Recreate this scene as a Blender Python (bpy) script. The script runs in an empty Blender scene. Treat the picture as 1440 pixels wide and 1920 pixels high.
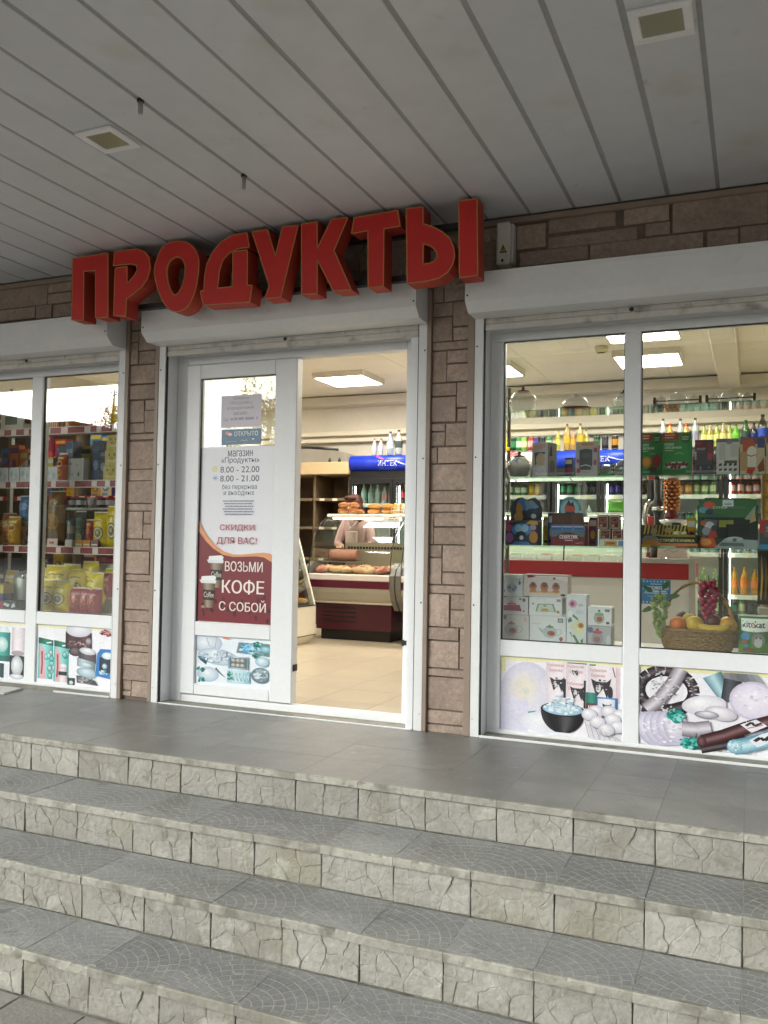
import bpy, math, random
from mathutils import Vector, Matrix, noise
from mathutils.geometry import tessellate_polygon
R = random.Random(7)
PI = math.pi
SC = bpy.context.scene
COL = SC.collection

# ------------------------------------------------------------------ camera
cam = bpy.data.cameras.new('camera')
cam.sensor_fit = 'VERTICAL'; cam.sensor_height = 24; cam.lens = 24*1643.28/1920
cam.clip_start = .05; cam.clip_end = 600
cam_o = bpy.data.objects.new('camera', cam); COL.objects.link(cam_o)
cr, cd, cf = (.920412, .390584, .016915), (.002246, .037985, -.999276), (-.390944, .919783, .034085)
cam_o.matrix_world = Matrix(((cr[0], -cd[0], -cf[0], 3.19182), (cr[1], -cd[1], -cf[1], -4.13853), (cr[2], -cd[2], -cf[2], .94170), (0, 0, 0, 1)))
SC.camera = cam_o
# ------------------------------------------------------------------ sky, sun, exposure
SUN_EL, SUN_AZ = math.radians(24), math.radians(221)
w = bpy.data.worlds.new('World'); SC.world = w; w.use_nodes = True
nt = w.node_tree; nt.nodes.clear()
sky = nt.nodes.new('ShaderNodeTexSky'); sky.sky_type = 'NISHITA'; sky.sun_disc = False
sky.sun_elevation = SUN_EL; sky.sun_rotation = SUN_AZ; sky.air_density = 1.0; sky.dust_density = 4.0
hs = nt.nodes.new('ShaderNodeHueSaturation'); hs.inputs['Saturation'].default_value = .12
bg = nt.nodes.new('ShaderNodeBackground'); bg.inputs['Strength'].default_value = .12
wo = nt.nodes.new('ShaderNodeOutputWorld')
nt.links.new(sky.outputs[0], hs.inputs['Color']); ck_ = nt.nodes.new('ShaderNodeTexCoord'); cn = nt.nodes.new('ShaderNodeTexNoise'); cn.inputs['Scale'].default_value = 3.2; cn.inputs['Detail'].default_value = 7
cmr = nt.nodes.new('ShaderNodeMapRange'); cmr.inputs['From Min'].default_value = .35; cmr.inputs['From Max'].default_value = .65; cmr.inputs['To Min'].default_value = .62; cmr.inputs['To Max'].default_value = 1.3
csc = nt.nodes.new('ShaderNodeVectorMath'); csc.operation = 'SCALE'               # broken cloud cover over the whole sky
nt.links.new(ck_.outputs['Generated'], cn.inputs['Vector']); nt.links.new(cn.outputs['Fac'], cmr.inputs['Value']); nt.links.new(hs.outputs[0], csc.inputs[0]); nt.links.new(cmr.outputs[0], csc.inputs['Scale'])
tint = nt.nodes.new('ShaderNodeVectorMath'); tint.operation = 'MULTIPLY'; tint.inputs[1].default_value = (.972, 1.0, .958)
nt.links.new(csc.outputs[0], tint.inputs[0]); nt.links.new(tint.outputs[0], bg.inputs['Color']); nt.links.new(bg.outputs[0], wo.inputs['Surface'])
sl = bpy.data.lights.new('sun', 'SUN'); sl.energy = .55; sl.angle = math.radians(40); sl.color = (.985, 1, .955)
so = bpy.data.objects.new('sun', sl); COL.objects.link(so)
sdir = Vector((math.sin(SUN_AZ)*math.cos(SUN_EL), math.cos(SUN_AZ)*math.cos(SUN_EL), math.sin(SUN_EL)))
so.rotation_euler = sdir.to_track_quat('Z', 'Y').to_euler()
SC.view_settings.view_transform = 'Standard'; SC.view_settings.look = 'None'
SC.view_settings.gamma = 1; SC.view_settings.use_curve_mapping = False
SC.view_settings.exposure = 0.9
SC.render.engine = 'CYCLES'
SC.cycles.use_denoising = True
SC.cycles.max_bounces = 8; SC.cycles.transparent_max_bounces = 24
SC.cycles.caustics_reflective = False; SC.cycles.caustics_refractive = False
SC.cycles.sample_clamp_indirect = 6

# ------------------------------------------------------------------ materials
def lin(h):
    h = h.lstrip('#'); c = [int(h[i:i+2], 16)/255 for i in (0, 2, 4)]
    return tuple(x/12.92 if x <= .04045 else ((x+.055)/1.055)**2.4 for x in c)
MATS = {}
def mat(name, col=None, rough=.5, metal=0, nz=None, bump=None, coat=0, alpha=1, rnd=0, spec=.5, dirt=None, trans=0):
    """Principled; col hex or None (face colour 'Col'); nz=(scale, amount) tone noise; bump=(scale, strength);
    rnd=per-object tone variation; dirt=(scale, lo, hi, hex) blotchy staining"""
    if name in MATS: return MATS[name]
    m = bpy.data.materials.new(name); m.use_nodes = True; MATS[name] = m
    N, L = m.node_tree.nodes, m.node_tree.links
    p = N['Principled BSDF']
    p.inputs['Roughness'].default_value = rough; p.inputs['Metallic'].default_value = metal
    p.inputs['Specular IOR Level'].default_value = spec
    p.inputs['Coat Weight'].default_value = coat; p.inputs['Alpha'].default_value = alpha
    p.inputs['Transmission Weight'].default_value = trans
    tc = N.new('ShaderNodeTexCoord')
    if col is None:
        a = N.new('ShaderNodeAttribute'); a.attribute_name = 'Col'; cur = a.outputs['Color']
    else:
        a = N.new('ShaderNodeRGB'); a.outputs[0].default_value = (*lin(col), 1); cur = a.outputs[0]
    def noise_node(scale, detail=5):
        n = N.new('ShaderNodeTexNoise'); n.inputs['Scale'].default_value = scale; n.inputs['Detail'].default_value = detail
        mp = N.new('ShaderNodeVectorMath'); mp.operation = 'ADD'
        oi = N.new('ShaderNodeObjectInfo'); sc = N.new('ShaderNodeVectorMath'); sc.operation = 'SCALE'; sc.inputs['Scale'].default_value = 37.
        cm = N.new('ShaderNodeCombineXYZ'); L.new(oi.outputs['Random'], cm.inputs[0]); L.new(oi.outputs['Random'], cm.inputs[1]); L.new(cm.outputs[0], sc.inputs[0])
        L.new(tc.outputs['Object'], mp.inputs[0]); L.new(sc.outputs[0], mp.inputs[1]); L.new(mp.outputs[0], n.inputs['Vector'])
        return n
    def mul(cur, fac_socket, lo, hi):
        r = N.new('ShaderNodeMapRange'); r.inputs['From Min'].default_value = .3; r.inputs['From Max'].default_value = .7
        r.inputs['To Min'].default_value = lo; r.inputs['To Max'].default_value = hi; L.new(fac_socket, r.inputs['Value'])
        v = N.new('ShaderNodeVectorMath'); v.operation = 'SCALE'; L.new(cur, v.inputs[0]); L.new(r.outputs[0], v.inputs['Scale'])
        return v.outputs[0]
    for z in ([nz] if nz and not isinstance(nz, list) else (nz or [])):
        n = noise_node(z[0]); cur = mul(cur, n.outputs['Fac'], 1-z[1], 1+z[1])
    if rnd:
        oi = N.new('ShaderNodeObjectInfo'); r = N.new('ShaderNodeMapRange')
        r.inputs['To Min'].default_value = 1-rnd; r.inputs['To Max'].default_value = 1+rnd; L.new(oi.outputs['Random'], r.inputs['Value'])
        v = N.new('ShaderNodeVectorMath'); v.operation = 'SCALE'; L.new(cur, v.inputs[0]); L.new(r.outputs[0], v.inputs['Scale']); cur = v.outputs[0]
    for dirt in (dirt if isinstance(dirt, list) else [dirt] if dirt else []):
        n = noise_node(dirt[0], 8); r = N.new('ShaderNodeMapRange'); r.inputs['From Min'].default_value = dirt[1]; r.inputs['From Max'].default_value = dirt[2]
        r.interpolation_type = 'SMOOTHSTEP'; L.new(n.outputs['Fac'], r.inputs['Value'])
        mx = N.new('ShaderNodeMix'); mx.data_type = 'RGBA'; L.new(r.outputs[0], mx.inputs['Factor']); L.new(cur, mx.inputs[6]); mx.inputs[7].default_value = (*lin(dirt[3]), 1); cur = mx.outputs[2]
    L.new(cur, p.inputs['Base Color'])
    if bump:
        n = noise_node(bump[0], 6); b = N.new('ShaderNodeBump'); b.inputs['Strength'].default_value = bump[1]; b.inputs['Distance'].default_value = .01
        L.new(n.outputs['Fac'], b.inputs['Height']); L.new(b.outputs[0], p.inputs['Normal'])
    return m
def glass(name, tint, r0, rough=0.0, body=0, gcol=(1, 1, 1, 1)):
    """sheet glass: clear transmission under a facing-dependent mirror reflection, optional milky body"""
    if name in MATS: return MATS[name]
    m = bpy.data.materials.new(name); m.use_nodes = True; MATS[name] = m
    N, L = m.node_tree.nodes, m.node_tree.links; N.clear()
    lw = N.new('ShaderNodeLayerWeight'); lw.inputs['Blend'].default_value = .5
    pw = N.new('ShaderNodeMath'); pw.operation = 'POWER'; pw.inputs[1].default_value = 4; L.new(lw.outputs['Facing'], pw.inputs[0])
    mr = N.new('ShaderNodeMapRange'); mr.inputs['To Min'].default_value = r0; L.new(pw.outputs[0], mr.inputs['Value'])
    t = N.new('ShaderNodeBsdfTransparent'); t.inputs[0].default_value = (*tint, 1)
    g = N.new('ShaderNodeBsdfGlossy'); g.inputs['Roughness'].default_value = rough; g.inputs[0].default_value = gcol
    x = N.new('ShaderNodeMixShader'); L.new(mr.outputs[0], x.inputs[0])
    base = t.outputs[0]
    if body:
        d = N.new('ShaderNodeBsdfDiffuse'); a = N.new('ShaderNodeAttribute'); a.attribute_name = 'Col'; L.new(a.outputs['Color'], d.inputs[0])
        y = N.new('ShaderNodeMixShader'); y.inputs[0].default_value = body; L.new(t.outputs[0], y.inputs[1]); L.new(d.outputs[0], y.inputs[2]); base = y.outputs[0]
    L.new(base, x.inputs[1]); L.new(g.outputs[0], x.inputs[2])
    o = N.new('ShaderNodeOutputMaterial'); L.new(x.outputs[0], o.inputs[0])
    return m
def emit(name, col, s):
    if name in MATS: return MATS[name]
    m = bpy.data.materials.new(name); m.use_nodes = True; MATS[name] = m
    N, L = m.node_tree.nodes, m.node_tree.links; N.clear()
    e = N.new('ShaderNodeEmission'); e.inputs[0].default_value = (*col, 1); e.inputs[1].default_value = s
    o = N.new('ShaderNodeOutputMaterial'); L.new(e.outputs[0], o.inputs[0]); return m

PRINT = mat('printed_card', None, .42, nz=(60, .04))
FOIL = mat('printed_foil', None, .28, nz=(40, .08), bump=(25, .35), spec=.7)
MATTE = mat('matte_stuff', None, .75, nz=(50, .12), bump=(60, .3))
CAN = mat('can_metal', None, .3, metal=.35, nz=(30, .05))
PLASTIC = mat('moulded_plastic', None, .35, nz=(30, .03))
PET = glass('bottle_plastic', (.92, .95, .94), .06, .05, body=.55)
CLEAR = glass('clear_glassware', (.93, .95, .95), .10, .03, body=.10)
PVC = mat('white_pvc', '#f0f2f5', .32, nz=[(3, .02), (40, .015)], dirt=(9, .68, .95, '#c4c0b8'))
ALU = mat('white_painted_metal', '#e9eaeb', .38, nz=[(2.5, .03), (30, .02)], dirt=(7, .66, .95, '#b5b0a6'), bump=(60, .03))
SLATM = mat('dusty_shutter_slat', '#d2cec8', .5, nz=[(4, .08), (30, .06)], dirt=(11, .5, .75, '#8d857b'))
STONE = mat('cladding_stone', '#a99689', .85, nz=[(6, .12), (40, .14), (110, .10)], rnd=.13, bump=(60, .6), dirt=(14, .62, .9, '#7f6f62'))
MORTAR = mat('cladding_joint', '#75675c', .9, nz=(30, .15), bump=(50, .3))
CHANNEL = mat('brown_metal_trim', '#968577', .45, nz=(12, .06), bump=(40, .05))
LANDM = mat('landing_stone', '#7d7c79', .42, nz=[(2.2, .12), (9, .09), (90, .10)], rnd=.02, bump=(120, .12), dirt=[(5, .55, .8, '#6c6b66'), (16, .6, .8, '#92918c'), (1.3, .5, .8, '#72716d')])
FANM = mat('cobble_tile', '#8f9090', .62, nz=[(4, .12), (60, .1)], rnd=.15, bump=(90, .3), dirt=[(6, .55, .8, '#74746f'), (1.7, .5, .75, '#7c7c78'), (25, .58, .75, '#a5a49e')])
JOINTM = mat('cobble_joint', '#a9a8a3', .85, nz=(30, .15))
LIPM = mat('tile_edge', '#a9a69c', .8, nz=[(8, .14), (50, .12)], rnd=.12, bump=(50, .5), dirt=[(8, .46, .68, '#77746b'), (30, .52, .7, '#8c897f'), (3, .5, .7, '#88857b')])
RISEM = mat('flagstone_relief_tile', '#a09d96', .85, nz=[(5, .12), (50, .10)], rnd=.11, bump=(55, .6), dirt=[(6.5, .48, .78, '#8a867b'), (2.2, .48, .7, '#969183'), (15, .57, .8, '#7c786f'), (9, .58, .75, '#b5b2a8')])
CEMENT = mat('cement', '#979389', .85, nz=[(6, .12), (60, .1)], bump=(60, .4), dirt=(9, .5, .75, '#6a675f'))
PAVE = mat('pavement_stone', '#98948f', .75, nz=[(3, .1), (60, .1)], rnd=.1, bump=(70, .3))
PLANKM = mat('soffit_panel', '#d2d5d9', .45, nz=[(1.5, .04), (12, .025)], rnd=.03, dirt=[(2.3, .56, .85, '#c2c0b8'), (9, .66, .85, '#a9a69c')])
GAPM = mat('soffit_carrier', '#a3a4a6', .7, nz=(20, .06))
REDFACE = mat('sign_red_acrylic', '#d02823', .5, nz=(6, .05), bump=(30, .03))
REDSIDE = mat('sign_red_side', '#ae3c2b', .6, nz=(8, .06))
GOLD = mat('sign_gold_edge', '#c08a4c', .5, nz=(20, .1))
WALLIN = mat('shop_plaster', '#e2dccd', .8, nz=[(2, .04), (20, .02)], bump=(30, .1))
CEILIN = mat('shop_ceiling_paint', '#f0ebdb', .85, nz=(3, .03), bump=(40, .06))
FLOORIN = mat('shop_floor_tile', '#c3b69f', .3, nz=[(3, .05), (20, .03)], rnd=.03)
BLACKM = mat('black_cabinet', '#17181a', .4, nz=(20, .05))
WGLASS = glass('window_glass', (.93, .96, .945), .078, body=0)
DGLASS = glass('display_glass', (.93, .965, .95), .05)
LAMPOUT = glass('floodlight_lens', (.8, .77, .68), .06, .1, body=.55)
WARM = (1, .93, .82)
PANEL_E = emit('led_panel_light', WARM, 19)
TUBE_E = emit('tube_light', (.93, 1, .9), 7)
STRIP_E = emit('counter_tube_light', (1, .93, .8), 6)

# ------------------------------------------------------------------ mesh building
class B:
    def __init__(s, m=None, c='#ffffff'):
        s.v = []; s.f = []; s.m = []; s.c = []; s.s = []; s.mats = []; s.use(m or PRINT); s.color(c); s.smooth = False
    def use(s, m):
        if m not in s.mats: s.mats.append(m)
        s.cm = s.mats.index(m); return s
    def color(s, h): s.cc = lin(h) if isinstance(h, str) else h; return s
    def face(s, idx): s.f.append(tuple(idx)); s.m.append(s.cm); s.c.append(s.cc); s.s.append(s.smooth)
    def poly(s, pts):
        n = len(s.v); s.v += [tuple(p) for p in pts]; s.face(range(n, n+len(pts)))
    def box(s, x0, y0, z0, x1, y1, z1, bev=0):
        if x1 < x0: x0, x1 = x1, x0
        if y1 < y0: y0, y1 = y1, y0
        if z1 < z0: z0, z1 = z1, z0
        n = len(s.v)
        if not bev:
            s.v += [(x, y, z) for z in (z0, z1) for y in (y0, y1) for x in (x0, x1)]
            for q in ((0, 2, 3, 1), (4, 5, 7, 6), (0, 1, 5, 4), (2, 6, 7, 3), (0, 4, 6, 2), (1, 3, 7, 5)): s.face([n+i for i in q])
            return s
        lo, hi = (x0, y0, z0), (x1, y1, z1); ctr = [(a+b)/2 for a, b in zip(lo, hi)]; ix = {}
        bev = min(bev, .45*min(hi[i]-lo[i] for i in range(3)))
        for sx in (0, 1):
            for sy in (0, 1):
                for sz in (0, 1):
                    sg = (sx, sy, sz)
                    for ax in range(3):
                        p = [(hi[i] if sg[i] else lo[i]) + (0 if i == ax else (-bev if sg[i] else bev)) for i in range(3)]
                        ix[sg, ax] = len(s.v); s.v.append(tuple(p))
        def add(q):
            a, b, c = [Vector(s.v[i]) for i in q[:3]]; nn = (b-a).cross(c-a)
            mid = sum((Vector(s.v[i]) for i in q), Vector())/len(q) - Vector(ctr)
            s.face(q if nn.dot(mid) > 0 else q[::-1])
        for ax in range(3):
            o = [i for i in range(3) if i != ax]
            for sg in (0, 1):
                q = []
                for a, b in ((0, 0), (1, 0), (1, 1), (0, 1)):
                    k = [0, 0, 0]; k[ax] = sg; k[o[0]] = a; k[o[1]] = b; q.append(ix[tuple(k), ax])
                add(q)
            for a in (0, 1):
                for b in (0, 1):
                    k0 = [0, 0, 0]; k0[o[0]] = a; k0[o[1]] = b; k1 = list(k0); k1[ax] = 1
                    add([ix[tuple(k0), o[0]], ix[tuple(k1), o[0]], ix[tuple(k1), o[1]], ix[tuple(k0), o[1]]])
        for sx in (0, 1):
            for sy in (0, 1):
                for sz in (0, 1): add([ix[(sx, sy, sz), 0], ix[(sx, sy, sz), 1], ix[(sx, sy, sz), 2]])
        return s
    def prism(s, loops, mp, d0, d1, side=None, cap=(True, True)):
        """loops of 2D points (first outer, then holes) extruded d0..d1; mp(a, b, d) -> 3D"""
        if not isinstance(loops[0][0], (tuple, list)): loops = [loops]
        vs = [[Vector((a, b, 0)) for a, b in l] for l in loops]
        tri = tessellate_polygon(vs); flat = [p for l in loops for p in l]
        n0 = len(s.v); s.v += [tuple(mp(a, b, d0)) for a, b in flat]
        n1 = len(s.v); s.v += [tuple(mp(a, b, d1)) for a, b in flat]
        o = Vector(mp(0, 0, 0)); ea = Vector(mp(1, 0, 0))-o; eb = Vector(mp(0, 1, 0))-o; ed = Vector(mp(0, 0, 1))-o
        hand = ea.cross(eb).dot(ed)*(1 if d1 > d0 else -1)
        for t in tri:
            a, b, c = [flat[i] for i in t]
            ccw = (b[0]-a[0])*(c[1]-a[1])-(b[1]-a[1])*(c[0]-a[0]) > 0
            t = list(t) if ccw == (hand > 0) else list(t)[::-1]
            if cap[1]: s.face([n1+i for i in t])
            if cap[0]: s.face([n0+i for i in t[::-1]])
        keep = s.cm
        if side: s.use(side)
        k = 0
        for li, l in enumerate(loops):
            ar = sum(l[i][0]*l[(i+1) % len(l)][1]-l[(i+1) % len(l)][0]*l[i][1] for i in range(len(l)))
            fwd = ((ar > 0) == (li == 0)) == (hand > 0)
            for i in range(len(l)):
                a, b = k+i, k+(i+1) % len(l)
                q = [n0+a, n0+b, n1+b, n1+a]; s.face(q if fwd else q[::-1])
            k += len(l)
        s.cm = keep; return s
    def lathe(s, prof, cx=0, cy=0, cz=0, seg=14, sx=1, sy=1, cols=None, smooth=True, caps=True):
        n = len(s.v); o = s.smooth; s.smooth = smooth
        for r, z in prof:
            for k in range(seg):
                a = 2*PI*k/seg; s.v.append((cx+r*sx*math.cos(a), cy+r*sy*math.sin(a), cz+z))
        for j in range(len(prof)-1):
            if cols: s.color(cols[j])
            for k in range(seg):
                a, b = n+j*seg+k, n+j*seg+(k+1) % seg; s.face([a, b, b+seg, a+seg])
        s.smooth = o
        if caps:
            if cols: s.color(cols[0])
            if prof[0][0] > 1e-6: s.face([n+k for k in range(seg)][::-1])
            if cols: s.color(cols[-1])
            if prof[-1][0] > 1e-6: s.face([n+(len(prof)-1)*seg+k for k in range(seg)])
        return s
    def ball(s, cx, cy, cz, rx, ry=None, rz=None, seg=12, rings=7, nz=0, sd=0):
        ry = ry or rx; rz = rz or rx; n = len(s.v); o = s.smooth; s.smooth = True
        for j in range(rings+1):
            t = PI*j/rings
            for k in range(seg):
                a = 2*PI*k/seg; d = Vector((math.sin(t)*math.cos(a), math.sin(t)*math.sin(a), -math.cos(t)))
                q = 1+(nz*noise.noise(d*1.7+Vector((sd, sd*.7, 0))) if nz else 0)
                s.v.append((cx+rx*d.x*q, cy+ry*d.y*q, cz+rz*d.z*q))
        for j in range(rings):
            for k in range(seg):
                a, b = n+j*seg+k, n+j*seg+(k+1) % seg; s.face([a, b, b+seg, a+seg])
        s.smooth = o; return s
    def tube(s, pts, r, seg=8, closed=False, smooth=True):
        pts = [Vector(p) for p in pts]; n = len(s.v); o = s.smooth; s.smooth = smooth; L = len(pts)
        rr = r if isinstance(r, (list, tuple)) else [r]*L
        up = None
        for i, p in enumerate(pts):
            t = (pts[(i+1) % L]-pts[i-1]) if closed else (pts[min(i+1, L-1)]-pts[max(i-1, 0)])
            t.normalize()
            if up is None: up = Vector((0, 0, 1)) if abs(t.z) < .9 else Vector((1, 0, 0))
            u = t.cross(up).normalized(); v = u.cross(t).normalized(); up = v
            for k in range(seg):
                a = 2*PI*k/seg; s.v.append(tuple(p+(u*math.cos(a)+v*math.sin(a))*rr[i]))
        for i in range(L if closed else L-1):
            for k in range(seg):
                a, b = n+i*seg+k, n+i*seg+(k+1) % seg
                c, d = n+((i+1) % L)*seg+(k+1) % seg, n+((i+1) % L)*seg+k
                s.face([a, b, c, d])
        s.smooth = o
        if not closed:
            s.face([n+k for k in range(seg)][::-1]); s.face([n+(L-1)*seg+k for k in range(seg)])
        return s
    def mesh(s, name, off=(0, 0, 0)):
        me = bpy.data.meshes.new(name)
        me.from_pydata([(x-off[0], y-off[1], z-off[2]) for x, y, z in s.v], [], s.f)
        for m in s.mats: me.materials.append(m)
        me.polygons.foreach_set('material_index', s.m); me.polygons.foreach_set('use_smooth', s.s)
        at = me.color_attributes.new('Col', 'FLOAT_COLOR', 'CORNER'); data = []
        for f, c in zip(s.f, s.c): data += [c[0], c[1], c[2], 1.0]*len(f)
        at.data.foreach_set('color', data); me.update(); return me
    def build(s, name, parent=None, world=True, loc=None):
        """world=True: vertices are world coordinates; they are moved into the parent's frame (parents carry no rotation here)"""
        off = Vector((0, 0, 0))
        if world and parent is not None: off = wloc(parent)
        if world and parent is None and loc is not None: off = Vector(loc)
        o = bpy.data.objects.new(name, s.mesh(name, off)); COL.objects.link(o)
        if parent is not None: o.parent = parent
        elif loc is not None: o.location = loc
        return o
def wloc(o):
    p = Vector((0, 0, 0))
    while o is not None: p += o.location; o = o.parent
    return p
def link(name, me, parent=None, loc=(0, 0, 0), rot=(0, 0, 0)):
    o = bpy.data.objects.new(name, me); COL.objects.link(o); o.location = loc; o.rotation_euler = rot
    if parent is not None: o.parent = parent
    return o
def tag(o, label=None, cat=None, group=None, kind=None):
    if label: o['label'] = label
    if cat: o['category'] = cat
    if group: o['group'] = group
    if kind: o['kind'] = kind
    return o
def thing(name, label, cat, loc=(0, 0, 0), group=None):
    o = bpy.data.objects.new(name, None); COL.objects.link(o); o.location = loc; o.empty_display_size = .1
    return tag(o, label, cat, group)
def place(k, n):
    """place word for the k-th of n alike things in a row"""
    if k == 0: return 'leftmost'
    if k == n-1: return 'rightmost'
    return ('second', 'third', 'fourth', 'fifth', 'sixth', 'seventh', 'eighth', 'ninth', 'tenth', 'eleventh', 'twelfth', 'thirteenth', 'fourteenth', 'fifteenth', 'sixteenth', 'seventeenth', 'eighteenth', 'nineteenth', 'twentieth')[k-1]+' from left'
def copy_tree(o, parent=None):
    c = o.copy(); COL.objects.link(c)
    if parent is not None: c.parent = parent
    for ch in list(o.children): copy_tree(ch, c)
    return c
XZ = lambda a, b, d: (a, d, b)          # drawing in the facade plane, depth along y
YZ = lambda a, b, d: (d, a, b)

# ------------------------------------------------------------------ flat print and lettering
_txt = {}
def text_loops(body):
    """glyph outlines as [(outer points, triangles)], each contour filled on its own so overlapping strokes stay solid"""
    if body in _txt: return _txt[body]
    c = bpy.data.curves.new('t', 'FONT'); c.body = body; c.resolution_u = 3; c.fill_mode = 'NONE' if hasattr(c, 'fill_mode') else 'FRONT'
    o = bpy.data.objects.new('t', c); COL.objects.link(o); bpy.context.view_layer.update()
    me = bpy.data.meshes.new_from_object(o.evaluated_get(bpy.context.evaluated_depsgraph_get()))
    nxt = {}
    for e in me.edges: nxt.setdefault(e.vertices[0], []).append(e.vertices[1]); nxt.setdefault(e.vertices[1], []).append(e.vertices[0])
    co = [(v.co.x, v.co.y) for v in me.vertices]; seen = set(); loops = []
    for s in range(len(co)):
        if s in seen or s not in nxt: continue
        l = [s]; seen.add(s); cur = s
        while True:
            k = [q for q in sorted(nxt[cur]) if q not in seen]
            if not k: break
            cur = k[0]; seen.add(cur); l.append(cur)
        if len(l) > 2: loops.append([co[q] for q in l])
    bpy.data.objects.remove(o); bpy.data.curves.remove(c); bpy.data.meshes.remove(me)
    allp = [p for l in loops for p in l]; x0, x1 = min(p[0] for p in allp), max(p[0] for p in allp); y0, y1 = min(p[1] for p in allp), max(p[1] for p in allp)
    loops = [[((x-x0)/(x1-x0), (y-y0)/(y1-y0)) for x, y in l] for l in loops]
    area = lambda l: sum(l[i][0]*l[(i+1) % len(l)][1]-l[(i+1) % len(l)][0]*l[i][1] for i in range(len(l)))/2
    def inside(p, l):
        r = False
        for i in range(len(l)):
            (ax, ay), (bx, by) = l[i], l[(i+1) % len(l)]
            if (ay > p[1]) != (by > p[1]) and p[0] < (bx-ax)*(p[1]-ay)/(by-ay)+ax: r = not r
        return r
    outs, own = [], {}
    host = {}
    for i, l in enumerate(loops):                                        # a hole lies wholly inside a contour of the other winding
        cand = [j for j, o_ in enumerate(loops) if j != i and (area(o_) > 0) != (area(l) > 0) and abs(area(o_)) > abs(area(l)) and all(inside(p, o_) for p in l)]
        if cand: host[i] = min(cand, key=lambda j: abs(area(loops[j])))
    ix_ = [i for i in range(len(loops)) if i not in host]
    for n_, i in enumerate(ix_): outs.append(loops[i]); own[n_] = [loops[k] for k, v in host.items() if v == i]
    res = []
    for i, l in enumerate(outs):
        ls = [l]+own[i]; flat = [p for q in ls for p in q]; tri = []
        for t in tessellate_polygon([[Vector((x, y, 0)) for x, y in q] for q in ls]):
            p, q, r_ = [flat[k] for k in t]
            tri.append(t if (q[0]-p[0])*(r_[1]-p[1])-(q[1]-p[1])*(r_[0]-p[0]) > 0 else t[::-1])
        res.append((flat, tri))
    _txt[body] = res; return res
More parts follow.
